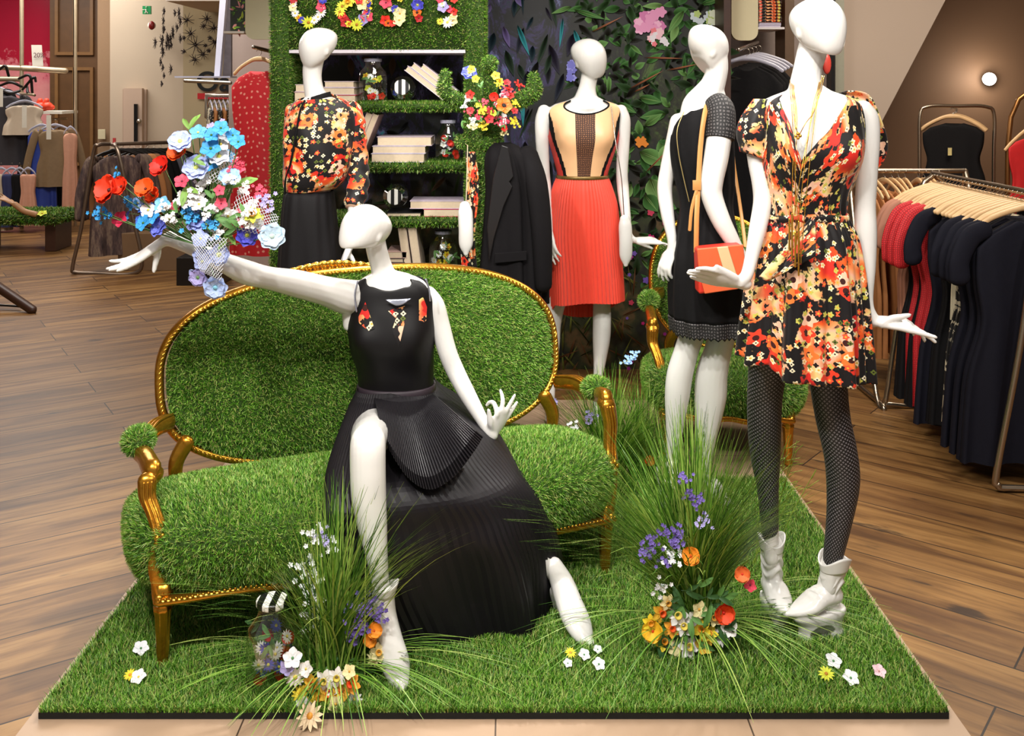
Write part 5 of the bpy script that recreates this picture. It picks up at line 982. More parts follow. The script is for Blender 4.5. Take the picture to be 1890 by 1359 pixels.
# skirt
M_PLEAT = mat('black_pleated_chiffon', (19, 16, 21), 0.5, noise=0.15, nscale=30, spec=0.3)
def sk(z, xl, xr, Yc, ry): a, b = (xl - CX) * Yc / F, (xr - CX) * Yc / F; return (z, (a + b) / 2, (b - a) / 2, Yc, ry)
rowsE = [sk(0.592, 664, 800, 3.25, .098), sk(0.575, 658, 808, 3.24, .12), (0.555,) + sk(0.555, 650, 824, 3.21, .16)[1:], sk(0.53, 642, 850, 3.17, .21), sk(0.50, 632, 880, 3.12, .27), sk(0.465, 622, 908, 3.06, .30), sk(0.435, 616, 932, 3.0, .27), sk(0.405, 612, 955, 2.92, .20), sk(0.35, 608, 984, 2.89, .165), sk(0.29, 610, 1000, 2.88, .16), sk(0.22, 618, 1016, 2.885, .155), sk(0.15, 634, 1022, 2.89, .15), sk(0.08, 660, 1024, 2.90, .15), sk(0.012, 690, 1024, 2.91, .15), sk(0.0, 692, 1024, 2.91, .15)]
TSk = catmull(rowsE, 8); TSk = TSk[np.argsort(TSk[:, 0])]
def skf(th, z, t):
    p = 2 * abs(((th * 84 / (2 * PI)) % 1) - 0.5) - 0.5; low = max(0, min(1, (0.42 - z) / 0.3))
    return 0.0042 * p * (0.4 + t) + 0.02 * low * math.sin(6 * th + 1.2) + 0.011 * low * math.sin(11 * th + 4 * z) 
shell(TSk, lambda th: 0.594, lambda th: 0.014, 0.0, skf, 504, 60, skew=0.30, e=0.72).build('pleated_skirt', M_PLEAT, E, smooth=False, solid=0.002)
mb = MB(); c = []
for k in range(41): th = 2 * PI * k / 40; cx, rx, yc, ry = at(TE, zwE); c.append((cx + (rx + 0.010) * se(math.cos(th), .88), yc + (ry + 0.010) * se(math.sin(th), .88), zwE - 0.006))
V, Fc, _, UV = sweep(c, [(0.016, 0.005)] * 41, 8, ref=(0, 0, 1), caps=False, smooth=False); mb.add(V, Fc, 0, UV); mb.build('waistband', M_MAUVE, E)
# lap drape: pleats fanning from the waist to a hanging loop between the thighs
topc = catmull([(690, 735, 3.13), (730, 742, 3.10), (770, 740, 3.10), (800, 728, 3.12)], 16); botc = catmull([(706, 796, 2.80), (722, 836, 2.73), (755, 884, 2.70), (795, 904, 2.70), (838, 880, 2.72), (872, 838, 2.76), (892, 806, 2.86)], 8)
G = []; nb = len(botc)
for i in range(29):
    t = i / 28; row = []
    for j in range(nb * 4 - 3):
        s = j / (nb * 4 - 4); a = topc[min(len(topc) - 1, int(s * (len(topc) - 1)))] * 1.0; f = s * (nb - 1); k = min(nb - 2, int(f)); b = botc[k] * (1 - (f - k)) + botc[k + 1] * (f - k)
        f2 = s * (len(topc) - 1); k2 = min(len(topc) - 2, int(f2)); a = topc[k2] * (1 - (f2 - k2)) + topc[k2 + 1] * (f2 - k2)
        q = a * (1 - t) + b * t; dep = q[2] - 0.05 * math.sin(PI * t) + 0.0035 * (1 if j % 4 < 2 else -1) * (0.4 + t) + (0.03 * max(0, t - .85) / .15); row.append(P(q[0], q[1], dep))
    G.append(row)
V, Fc, UV = grid(G); MB().add(V, Fc, 0, UV).build('lap_drape', M_PLEAT, E, smooth=False, solid=0.002)

# ------------------------------------------------------------------ turf bookcase
YK = 4.78; kx = lambda p: (p - CX) * YK / F; kz = lambda p: EH - (p - HY) * YK / F
case = thing('bookcase', 'tall turf covered bookcase with open shelves behind the floral jacket', 'bookcase', (kx(696), YK + .15, 0))
def turf_box(name, x0, x1, y0, y1, z0, z1, parent, dens=26000, ln=0.016): m = MB(); bx(m, x0, x1, y0, y1, z0, z1); return turfed(m, name, dens, ln, 0.0032, parent, lean=0.7, tint=0.8)
turf_box('side_panel', kx(500), kx(533), YK, YK + .3, 0.0, 3.0, case); turf_box('side_panel', kx(860), kx(893), YK, YK + .3, 0.0, 3.0, case)
turf_box('header', kx(533), kx(860), YK, YK + .3, kz(91), kz(-190), case)
bx(MB(), kx(534), kx(859), YK - .006, YK + .3, kz(98), kz(92)).build('white_strip', mat('white_laminate', (214, 206, 214), 0.4, noise=0.05), case, smooth=False)
SH = [192, 304, 405, 520]
for s in SH: turf_box('shelf', kx(533), kx(860), YK, YK + .3, kz(s + 10), kz(s), case, 30000, 0.018)
turf_box('plinth', kx(533), kx(860), YK, YK + .3, 0, 0.14, case, 12000)
# letters of flowers
def letter(ch, path, k):
    t = thing('flower_letter', 'letter %s made of mixed flowers on the turf bookcase header' % ch, 'letter', P(path[0][0], path[0][1], YK - .02)); D = catmull(path, 6); cum = np.concatenate([[0], np.cumsum(np.linalg.norm(np.diff(D, axis=0), axis=1))]); s = 0; i = 0; R_ = random.Random(k)
    while s < cum[-1]:
        x = np.interp(s, cum, D[:, 0]); y = np.interp(s, cum, D[:, 1]); kd, cs = R_.choice([('daisy', WHITE), ('pansy', ORANGE), ('blossom', DRED), ('daffodil', YEL), ('anemone', DBLUE), ('blossom', CREAM), ('blossom', PINK), ('daisy', LIME), ('blossom', LILAC), ('blossom', RED)])
        r = R_.uniform(6.5, 9) if R_.random() < 0.65 else R_.uniform(10, 13); flower('flower', kd, cs, P(x + R_.uniform(-2, 2), y + R_.uniform(-2, 2), YK - .025), (R_.uniform(-.3, .3), -1, R_.uniform(-.2, .3)), r * YK / F, t); s += r * 1.1; i += 1
el = lambda cx, cy, rx, ry, a0=0, a1=2 * PI: [(cx + rx * math.cos(a), cy + ry * math.sin(a)) for a in np.linspace(a0, a1, 14)]
letter('O', el(568, 2, 28, 38), 1); letter('a', el(652, 22, 24, 23) + [(677, 0), (677, 22), (678, 40)], 2); SS = [(737, -2), (724, -10), (712, 0), (720, 12), (736, 22), (737, 36), (722, 43), (708, 36)]
letter('s beside the a', SS, 3); letter('i', [(772, 0), (772, 20), (772, 38)], 4); letter('s at the right end', [(x + 100, y) for x, y in SS], 5)
# books
def book(c, s, ax=None, cover=(200, 190, 195), label='', spine_side=1, name='book'):
    t = thing(name, label, 'book', c); A = np.eye(3) if ax is None else np.array(ax, float); c = np.array(c, float); L, D, T = s
    mc = mat('cover_%d_%d_%d' % cover, cover, 0.5, noise=0.25, nscale=60); m = MB()
    for k in (-1, 1): box(m, c + A[2] * k * (T / 2 - 0.0015), (L, D, 0.003), 0, A)
    box(m, c + A[0] * spine_side * (L / 2 - .001) * 0 + A[1] * (D / 2 - 0.0015), (L, 0.003, T), 0, A); m.build('cover', mc, t, smooth=False)
    m = MB(); box(m, c - A[1] * 0.003, (L - 0.008, D - 0.01, T - 0.0062), 0, A); m.build('page_block', mat('book_pages', (216, 196, 168), 0.8, noise=0.1, nscale=120), t, smooth=False); return t
def stack(z, items, lab):
    for k, (x0, x1, T, cov, l) in enumerate(items): book((((x0 + x1) / 2 - CX) * YK / F, YK + .13, z + T / 2), ((x1 - x0) * YK / F, 0.2, T), None, cov, l); z += T + 0.0005
zs = [kz(s) + 0.008 for s in SH]
stack(zs[1], [(683, 783, 0.043, (206, 196, 214), 'pale book lowest of three on the middle shelf'), (685, 785, 0.036, (206, 196, 214), 'pale book in the middle of three on the middle shelf'), (694, 796, 0.044, (196, 180, 190), 'pale book topmost of three on the middle shelf')], '')
stack(zs[2], [(780, 862, 0.038, (200, 40, 90), 'book with crimson cover at the right of the lower shelf'), (755, 858, 0.038, (206, 190, 206), 'pale book resting on the crimson book')], '')
stack(zs[2], [(712, 776, 0.02, (24, 22, 26), 'thin black book under the lying striped jar')], '')
stack(zs[0], [(600, 655, 0.035, (200, 60, 80), 'red edged book lowest in stack by the mannequin neck'), (590, 653, 0.035, (206, 190, 200), 'cream book second from bottom by the mannequin neck'), (596, 652, 0.03, (206, 190, 200), 'cream book topmost by the mannequin neck')], '')
stack(zs[0], [(540, 578, 0.05, (190, 150, 160), 'pinkish book low on the top shelf left of the neck'), (542, 578, 0.035, (214, 200, 196), 'cream book on the top shelf left of the neck')], '')
stack(zs[3], [(705, 748, 0.04, (40, 30, 34), 'dark book at bottom of lowest stack'), (712, 750, 0.035, (170, 110, 110), 'pinkish book on lowest shelf stack'), (708, 746, 0.022, (26, 22, 26), 'thin black book on lowest shelf stack'), (712, 750, 0.032, (206, 170, 160), 'cream pink book topmost on lowest shelf')], '')
def rotax(a): c, s = math.cos(a), math.sin(a); return [(c, 0, s), (0, 1, 0), (-s, 0, c)]
for k, (x, y) in enumerate(((684, 250), (673, 248))): book(P(x - 2, y + 2, YK + .13), (0.245, 0.2, 0.03), rotax(math.radians(68)), (206, 180, 170) if k else (190, 160, 150), 'book leaning at the left of the middle shelf, %s one' % ('left' if k else 'right'))
for k, (x, y, lab) in enumerate(((790, 158, 'lowest'), (798, 150, 'middle'), (812, 150, 'topmost'))): book(P(x, y - 3, YK + .13), (0.25 - 0.02 * k, 0.18, 0.028), rotax(math.radians(-38)), (222, 206, 220), 'white patterned book slanting on top shelf, %s of three' % lab)
for k, (x, l) in enumerate(((752, 'left'), (770, 'right'))): book(P(x, 458, YK + .13), (0.235, 0.2, 0.04), rotax(math.radians(-82)), (196, 176, 160), 'tall cream book leaning on the lowest shelf, %s one' % l)
# jars
def jar(label, c, h, r, flowers, seed, axis=(0, 0, 1), lid=True, name='jar', nf=16):
    """glass jar standing at c (or lying with its lid towards axis); holds blossoms"""
    t = thing(name, label, 'jar', c); q = Vector(axis).to_track_quat('Z', 'Y'); Mx = np.array(q.to_matrix()); c = np.array(c, float)
    m = MB(); lathe(m, [(0.001, 0.002), (r * 0.85, 0.0), (r, 0.01), (r * 1.0, h * 0.55), (r * 0.93, h * 0.7), (r * 0.56, h * 0.84), (r * 0.54, h * 0.95)], n=32); m.V[-1] = m.V[-1] @ Mx.T + c; m.build('glass_body', M_GLASS, t)
    m = MB(); lathe(m, [(0.001, 0), (r * 0.60, 0), (r * 0.62, 0.003), (r * 0.62, 0.013), (r * 0.58, 0.016), (0.001, 0.016)], n=32); o = m.build('striped_lid' if lid else 'glass_rim', M_STRIPE if lid else M_CLEAR, t, smooth=False); top = c + Mx @ np.array((0, 0, h * 0.93))
    o.location = [float(a) for a in top]; o.rotation_euler = q.to_euler()
    R_ = random.Random(seed)
    for k in range(nf):
        a = R_.uniform(0, 6.28); rr = r * R_.uniform(0.2, 0.72); z = h * R_.uniform(0.08, 0.66); p = c + Mx @ np.array((rr * math.cos(a), rr * math.sin(a), z)); kd, cs = R_.choice(flowers); flower('blossom' if kd != 'leaf' else 'leaf', kd, cs, p, (R_.uniform(-.6, .6), -1, R_.uniform(-.2, .6)), r * (0.27 if kd != 'leaf' else 0.36), t)
    return t
JF = [('daisy', WHITE), ('blossom', DRED), ('leaf', GLEAF), ('leaf', GLEAF), ('leaf', GLEAF), ('blossom', DBLUE), ('blossom', CREAM), ('leaf', ((60, 104, 44), (40, 80, 30)))]
jar('glass jar of blossoms with striped lid on the rug by the front grass clump', FL(492, 1300) + (0, .06, 0.02), 0.215, 0.066, [('daisy', WHITE), ('poppy', RED), ('leaf', GLEAF), ('leaf', GLEAF), ('daisy', ((60, 80, 210), (230, 220, 90))), ('leaf', ((50, 96, 40), (40, 80, 30)))], 3, nf=30)
jar('open glass jar of yellow and white blossoms on the top shelf', (kx(683), YK + .1, zs[0]), 0.21, 0.07, [('daffodil', YEL), ('daisy', WHITE), ('blossom', RED), ('leaf', GLEAF), ('blossom', LIME)], 5, lid=False)
jar('lying jar showing its striped lid on the top shelf', (kx(736), YK + .24, zs[0] + .062), 0.2, 0.062, JF, 6, axis=(0.05, -1, 0.05), nf=8)
jar('glass jar of red and purple blossoms on the middle shelf', (kx(824), YK + .12, zs[1]), 0.2, 0.062, [('poppy', RED), ('blossom', WHITE), ('blossom', LILAC), ('leaf', GLEAF)], 7, lid=False)
jar('lying jar with striped lid on the lower shelf beside pale books', (kx(722), YK + .22, zs[2] + .085), 0.19, 0.062, JF + [('poppy', RED)], 8, axis=(0.06, -1, 0.05), nf=10)
jar('glass jar of yellow white flowers on the lowest bookcase shelf', (kx(815), YK + .12, zs[3] + 0.0), 0.22, 0.07, [('daffodil', YEL), ('daisy', WHITE), ('leaf', GLEAF), ('leaf', GLEAF)], 9, lid=False, nf=22)

# ------------------------------------------------------------------ turf coat stand with flowers, blazer, slippers
YH = 4.25; hx = lambda p: (p - CX) * YH / F
cs_ = thing('coat_stand', 'turf wrapped coat stand with curled arms beside the bookcase', 'coat stand', (hx(905), YH, 0))
def turf_tube(name, path, rad, parent, dens=40000, ln=0.013): m = MB(); tube(m, path, rad, 14); return turfed(m, name, dens, ln, 0.0028, parent, lean=0.7, tint=0.85)
turf_tube('pole', [P(905, 240, YH), P(904, 400, YH), P(903, 600, YH), (hx(903), YH, 0.06)], [0.05, 0.05, 0.05, 0.05], cs_); turf_tube('pole_top', [P(905, 250, YH), P(903, 190, YH), P(900, 138, YH - .02)], [0.032, 0.03, 0.022], cs_)
turf_tube('hook', [P(890, 205, YH - .02), P(850, 188, YH - .06), P(822, 170, YH - .08), P(822, 138, YH - .08)], [0.026, 0.028, 0.028, 0.02], cs_); turf_tube('hook', [P(925, 200, YH - .02), P(960, 185, YH - .05), P(985, 170, YH - .06), P(985, 143, YH - .06)], [0.026, 0.03, 0.03, 0.02], cs_)
for x, y, r in ((904, 118, 0.032), (896, 265, 0.026), (852, 262, 0.026)): m = MB(); ball(m, P(x, y, YH - .05), r); turfed(m, 'knob', 60000, 0.011, 0.0028, cs_, lean=.6, tint=.85)
for a in range(4): q = a * PI / 2 + .6; turf_tube('foot', [(hx(903), YH, .1), (hx(903) + .14 * math.cos(q), YH + .14 * math.sin(q), .07), (hx(903) + .26 * math.cos(q), YH + .26 * math.sin(q), .02)], [.03, .026, .022], cs_)
def bouquet(label, items, Y, base, name='bouquet', facing=(0, -1, 0.15), stems=True):
    t = thing(name, label, 'bouquet', base); bp_ = np.array(base, float); m = MB()
    for k, it in enumerate(items):
        x, y, r, kd, cs = it[:5]; dz = random.uniform(-0.03, 0.03) if len(it) < 6 else it[5]; p = P(x, y, Y + dz); 
        out = nrm(p - bp_); f = nrm(np.array(facing) + out * 0.55 + np.array((random.uniform(-.3, .3), 0, random.uniform(-.2, .3))))
        nm = {'leaf': 'leaf', 'spike': 'flower_spike', 'spray': 'blossom_spray'}.get(kd, 'flower')
        if kd == 'spike': f = nrm(out + (0, 0, 0.6))
        flower(nm, kd, cs, p, f, r * Y / F, t)
        if stems: tube(m, [bp_, (bp_ + p) / 2 + (0, .02, -.01), p - f * 0.01], [0.0016] * 3, 5, caps=False, seg=3)
    if stems: m.build('stems', mat('flower_stem', (70, 110, 46), 0.6, noise=0.2), t)
    return t
R_ = random.Random(21); it = [(866, 135, 15, 'anemone', ((90, 100, 210), (240, 220, 80)), -.1), (870, 128, 8, 'blossom', LIME, -.14), (878, 146, 8, 'blossom', LIME, -.13), (915, 140, 9, 'blossom', LIME, -.1), (922, 150, 8, 'daffodil', YEL, -.1), (930, 195, 16, 'pansy', ORANGE, -.12), (912, 180, 9, 'poppy', RED, -.1), (868, 205, 8, 'blossom', DRED), (948, 225, 10, 'spray', YEL), (892, 232, 10, 'spray', YEL), (940, 165, 8, 'spray', RED), (958, 158, 8, 'spray', RED), (865, 185, 9, 'spray', WHITE), (872, 235, 9, 'spray', CREAM), (915, 215, 8, 'blossom', PINK), (905, 205, 8, 'blossom', DRED), (858, 195, 7, 'spray', WHITE), (930, 245, 8, 'spray', CREAM), (950, 205, 7, 'blossom', DRED)]
for _ in range(34): a = R_.uniform(0, 6.28); q = R_.uniform(10, 60); it.append((903 + q * math.cos(a), 195 + q * 0.85 * math.sin(a), R_.uniform(6, 10), *R_.choice([('leaf', GLEAF), ('leaf', GLEAF), ('blossom', DRED), ('spray', WHITE), ('spray', YEL), ('blossom', LIME), ('blossom', RED), ('spray', PINK)])))
bouquet('mixed bouquet of orange, yellow and red flowers on the turf coat stand', it, YH - .12, P(903, 240, YH - .05))
# blazer
M_BLAZ = mat('black_blazer_wool', (17, 15, 17), 0.85, spec=0.15, noise=0.2, nscale=80, bump=0.1)
bl = thing('blazer', 'black blazer draped from the turf coat stand', 'jacket', P(950, 300, YH - .1))
TBz = table([(262, 918, 938, YH - .06, .02), (275, 902, 962, YH - .06, .05), (300, 895, 982, YH - .07, .07), (350, 897, 996, YH - .07, .085), (420, 893, 1003, YH - .07, .09), (500, 886, 1008, YH - .07, .095), (545, 886, 1010, YH - .07, .095), (560, 886, 1010, YH - .07, .095)])
shell(TBz, lambda th: P(0, 263, YH)[2], around({180: P(0, 520, YH)[2], 0: P(0, 552, YH)[2], 270: P(0, 545, YH)[2], 90: P(0, 545, YH)[2]}), 0.002, lambda th, z, t: 0.010 * t * math.sin(5 * th + 1) + 0.005 * math.sin(11 * th + 6 * z) * t - 0.028 * math.exp(-((th - 5.0) / 0.08) ** 2) * min(1, t * 3), 140, 60, e=.8).build('blazer_body', M_BLAZ, bl, solid=.004)
mb = MB(); tube(mb, [P(975, 285, YH - .08), P(990, 340, YH - .13), P(1000, 430, YH - .16), P(1003, 525, YH - .16)], [(.03, .045), (.036, .05), (.034, .045), (.03, .038)], 18, caps=True); mb.build('blazer_sleeve', M_BLAZ, bl)
mb = MB(); prism(mb, [(0, 0), (.13, .012), (.13, .05), (0, .04)], (1, 0, 0), (0, 0, 1), P(913, 486, YH - .178), .006); mb.build('pocket_flap', M_BLAZ, bl, smooth=False, bevel=.002)
mb = MB(); prism(mb, [((x - CX) * (YH - .17) / F, EH - (y - HY) * (YH - .17) / F) for x, y in ((903, 485), (912, 440), (930, 380), (946, 345), (940, 336), (948, 326), (938, 272), (926, 268), (910, 330), (899, 420))], (1, 0, 0), (0, 0, 1), (0, YH - .168, 0), .008); mb.build('lapel', mat('black_satin_lapel', (20, 18, 20), .35, noise=.1), bl, smooth=False, bevel=.003)
# floral scarf behind the slipper
mb = MB(); G = [[P(868 + 5 * math.sin(t * 6) + w * (9 + 5 * t), 280 + 215 * t, YH - .08 - .012 * math.sin(w * 5 + 3 * t)) for w in np.linspace(-1, 1, 9)] for t in np.linspace(0, 1, 30)]
V, Fc, UV = grid(G); mb.add(V, Fc, 0, UV); o = mb.build('scarf', M_FLORAL, solid=.004); tag(o, 'narrow floral print garment hanging between the bookcase and coat stand', 'garment')
def slipper(label, cx, y0, y1, Y, chainpts, cm):
    t = thing('slipper', label, 'shoe', P(cx, (y0 + y1) / 2, Y)); m = MB(); r = 0.036
    tube(m, [P(cx - 2, y0, Y), P(cx - 1, y0 + 14, Y), P(cx, (y0 + y1) / 2, Y - .005), P(cx, y1 - 16, Y), P(cx, y1, Y)], [(.022, .016), (.030, .024), (.030, .022), (.028, .018), (.010, .008)], 18, ref=(1, 0, 0)); m.build('slipper_body', M_WHITE, t)
    chain([P(a, b, Y + d) for a, b, d in chainpts], 0.0022, 'hanging_cord', cm, t)
slipper('white ballet slipper hanging by a cord from the turf coat stand', 860, 380, 468, YH - .16, [(863, 268, .05), (862, 320, .02), (860, 378, 0)], mat('pale_cord', (200, 180, 150), .6, noise=.1))
slipper('white ballet slipper hanging by a chain from the red skirt mannequin', 1155, 404, 489, YC - .17, [(1128, 196, .08), (1136, 260, .03), (1147, 330, 0), (1152, 402, 0)], M_STEEL)
# ------------------------------------------------------------------ the big wrist bouquet
YW = 2.86; W_ = []
for x, y, r, k, c in ((333, 262, 20, 'anemone', PBLUE), (362, 310, 22, 'anemone', PBLUE), (424, 327, 18, 'anemone', LBLUE), (404, 290, 18, 'anemone', ((226, 230, 244), (226, 220, 90))), (455, 435, 19, 'anemone', DBLUE), (502, 436, 22, 'anemone', ((196, 222, 246), (190, 210, 200))), (368, 402, 25, 'anemone', ((146, 160, 230), (60, 90, 40))), (403, 470, 18, 'anemone', PBLUE), (398, 530, 20, 'anemone', ((180, 200, 250), (120, 180, 200))), (366, 512, 15, 'anemone', LILAC), (294, 420, 17, 'anemone', ((110, 120, 220), (60, 60, 120))),
                      (300, 310, 18, 'poppy', RED), (330, 284, 17, 'poppy', ((236, 90, 20), (120, 80, 30))), (205, 352, 24, 'poppy', ((240, 60, 20), (80, 20, 20))), (226, 345, 16, 'poppy', ((236, 60, 24), (80, 20, 20))), (270, 350, 17, 'poppy', ((244, 90, 20), (90, 30, 10))), (285, 362, 14, 'poppy', ((240, 80, 20), (90, 30, 10))),
                      (336, 335, 11, 'blossom', PINK), (440, 310, 10, 'blossom', PINK), (436, 302, 11, 'spray', PINK), (222, 405, 12, 'blossom', ((214, 40, 80), (120, 20, 40))), (440, 400, 11, 'blossom', PINK), (466, 396, 12, 'daffodil', LIME), (475, 402, 9, 'blossom', LIME), (452, 412, 9, 'blossom', DRED), (325, 382, 10, 'blossom', PINK), (405, 352, 8, 'blossom', PINK), (408, 376, 9, 'blossom', PINK), (480, 352, 9, 'spray', PINK), (494, 372, 12, 'spray', LILAC), (440, 262, 11, 'blossom', SKY), (430, 250, 10, 'blossom', SKY), (390, 250, 12, 'blossom', SKY), (366, 245, 12, 'blossom', ((100, 180, 236), (220, 220, 120))), (178, 392, 10, 'spray', SKY), (215, 322, 9, 'spray', SKY), (240, 378, 13, 'spray', SKY), (262, 395, 13, 'spray', ((70, 120, 220), (90, 140, 60))), (300, 378, 12, 'blossom', ((120, 190, 236), (220, 220, 120))), (280, 400, 12, 'blossom', SKY), (255, 375, 10, 'blossom', LBLUE), (195, 395, 10, 'spray', SKY), (265, 412, 12, 'blossom', SKY), (282, 388, 11, 'blossom', ((70, 130, 220), (220, 220, 160)))):
    W_.append((x, y, r, k, c))
R_ = random.Random(5)
for cx, cy, sx, sy, n, opts in ((400, 270, 34, 22, 9, [('blossom', WHITE), ('blossom', SKY), ('spray', LILAC), ('blossom', ((120, 190, 236), (220, 220, 120)))]), (350, 390, 60, 20, 12, [('spray', WHITE), ('spray', SKY), ('blossom', WHITE), ('leaf', GLEAF)]), (390, 345, 44, 26, 9, [('leaf', GLEAF), ('spray', WHITE), ('leaf', ((120, 160, 80), (80, 120, 50)))]), (430, 390, 45, 22, 8, [('spray', WHITE), ('leaf', GLEAF), ('blossom', WHITE)]), (375, 485, 14, 30, 4, [('spray', LILAC), ('leaf', GLEAF), ('blossom', PBLUE)])):
    for _ in range(n): k, c = R_.choice(opts); W_.append((cx + R_.gauss(0, sx * .6), cy + R_.gauss(0, sy * .6), R_.uniform(11, 15), k, c))
for x, y, r in ((350, 238, 16), (428, 345, 22), (345, 345, 18), (308, 398, 14), (420, 430, 16), (390, 430, 14)): W_.append((x, y, r, 'leaf', ((120, 160, 70), (80, 120, 50))))
for _ in range(24): k, c = R_.choice([('leaf', GLEAF), ('leaf', ((70, 110, 50), (60, 90, 40))), ('spray', WHITE), ('blossom', SKY), ('spray', PBLUE)]); W_.append((R_.uniform(250, 460), R_.uniform(385, 440), R_.uniform(10, 14), k, c))
W_ = [(x, y, r * (1.18 if k in ('anemone', 'poppy') else 1.3 if k == 'spray' else 1.4), k, c) for x, y, r, k, c in W_]
wb = bouquet('large blue, red and white flower bouquet on the outstretched white arm', (W_ + [])[:99], YW - .06, P(375, 455, YW - .03))
# wire netting of the bouquet
m = MB()
def net(c0, c1, c2, c3, nu, nv, Y):
    q = lambda u, v: np.array(c0) * (1 - u) * (1 - v) + np.array(c1) * u * (1 - v) + np.array(c2) * u * v + np.array(c3) * (1 - u) * v
    for k in range(-nv, nu):
        a0, a1 = max(0, k / nu), min(1, (k + nv) / nu); f = lambda u: (u, (u * nu - k) / nv)
        for flip in (0, 1):
            pp = []
            for u in np.linspace(a0, a1, 6): uu, vv = f(u); vv = min(1, max(0, vv)); x, y = q(uu, 1 - vv if flip else vv); pp.append(P(x, y, Y - .015 * math.sin(PI * uu)))
            tube(m, pp, [.0008] * 6, 4, caps=False, smooth=False)
net((352, 430), (420, 440), (408, 520), (368, 500), 10, 10, YW - .09); net((440, 345), (515, 400), (505, 440), (420, 420), 12, 8, YW - .05); net((380, 250), (440, 290), (430, 345), (355, 330), 10, 8, YW - .04)
m.build('wire_netting', mat('white_wire', (220, 222, 228), .4, noise=.05), wb)

# ------------------------------------------------------------------ tall grass clumps with flowers at their feet
FG = np.array([srgb(*c)[:3] for c in ((96, 140, 44), (120, 164, 60), (70, 116, 36), (150, 184, 84), (56, 92, 30), (168, 190, 96))])
def long_blades(name, base, n, H, spread, parent, seed, lying=0.0, cap=(.9, .62), wid=0.0046, dirs=None, pal=FG, seg=9):
    r = np.random.default_rng(seed); V = []; Q = []; C = []; k0 = 0
    for i in range(n):
        a = r.uniform(0, 2 * PI) if dirs is None else r.normal(dirs[0], dirs[1]); sp = spread * min(abs(r.normal(0.42, 0.36)), cap[0] if math.cos(a) < 0 else cap[1]); h = H * r.uniform(0.6, 1.08); d = np.array((math.cos(a), math.sin(a) * 0.7, 0)); b = np.array(base) + np.array((r.normal(0, .025), r.normal(0, .022), 0)); low = r.random() < lying
        side = np.array((-math.sin(a), math.cos(a), 0)) * 0.6 + np.array((0.8, 0, 0)); side = nrm(side); w_ = wid * r.uniform(0.6, 1.15); c = pal[r.integers(len(pal))] * r.uniform(.8, 1.15)
        for j in range(seg + 1):
            t = j / seg
            if low: p = b + d * h * 0.95 * t + np.array((0, 0, 0.03 + 0.10 * math.sin(PI * t) * h))
            else: p = b + d * h * sp * t ** 1.6 + np.array((0, 0, h * (t * (1 - 0.12 * sp) - 0.26 * sp * t ** 2.8)))
            p[2] = max(p[2], 0.022); ww = w_ * (1 - t) ** 0.6 * 0.5 + 0.0003; V += [p - side * ww, p + side * ww]; C += [c, c]
            if j: q = k0 + 2 * j; Q.append((q - 2, q - 1, q + 1, q))
        k0 += 2 * (seg + 1)
    o = big_mesh(name, np.array(V), np.array(Q), np.zeros((0, 3), int), np.array(C), M_BLADE, parent); o['kind'] = 'stuff'; return o
def clump(label, base, n, H, spread, seed, flowers_, Yf, lying=0.12, extra=None):
    t = thing('grass_clump', label, 'grass clump', base); long_blades('grass_blades', base, n, H, spread, t, seed, lying)
    if extra: extra(t)
    for it in flowers_:
        x, y, r, k, c = it[:5]; Y = it[5] if len(it) > 5 else Yf; f = nrm((random.uniform(-.4, .4), -1, random.uniform(0.0, .7))) if k != 'spike' else nrm((random.uniform(-.3, .3), 0, 1))
        pp = P(x, y, Y)
        if pp[2] < .03: pp = P(x, y, (EH - .03) * F / (y - HY))
        flower({'leaf': 'leaf', 'spike': 'flower_spike', 'spray': 'blossom_spray'}.get(k, 'flower'), k, c, pp, f, r * 1.25 * Y / F, t)
    return t
R_ = random.Random(8); fl = []
for x, y, r, k, c in ((578, 990, 13, 'spray', BW), (605, 1010, 11, 'spray', BW), (560, 1052, 15, 'spray', BW), (578, 1075, 14, 'spray', BW), (572, 1095, 13, 'spray', BW), (582, 1120, 13, 'spray', BW), (578, 1145, 15, 'spray', BW), (590, 1155, 12, 'spray', BW), (598, 990, 10, 'spray', LILAC),
                      (660, 1125, 15, 'spray', PURP), (680, 1120, 15, 'spray', PURP), (650, 1165, 16, 'spray', PURP), (668, 1150, 15, 'spray', PURP), (700, 1135, 12, 'spray', PURP), (690, 1165, 12, 'poppy', ((240, 150, 40), (200, 90, 20))), (685, 1180, 11, 'poppy', ((240, 150, 40), (200, 90, 20))), (700, 1205, 14, 'daffodil', CREAM), (690, 1215, 12, 'daisy', CREAM)): fl.append((x, y, r, k, c))
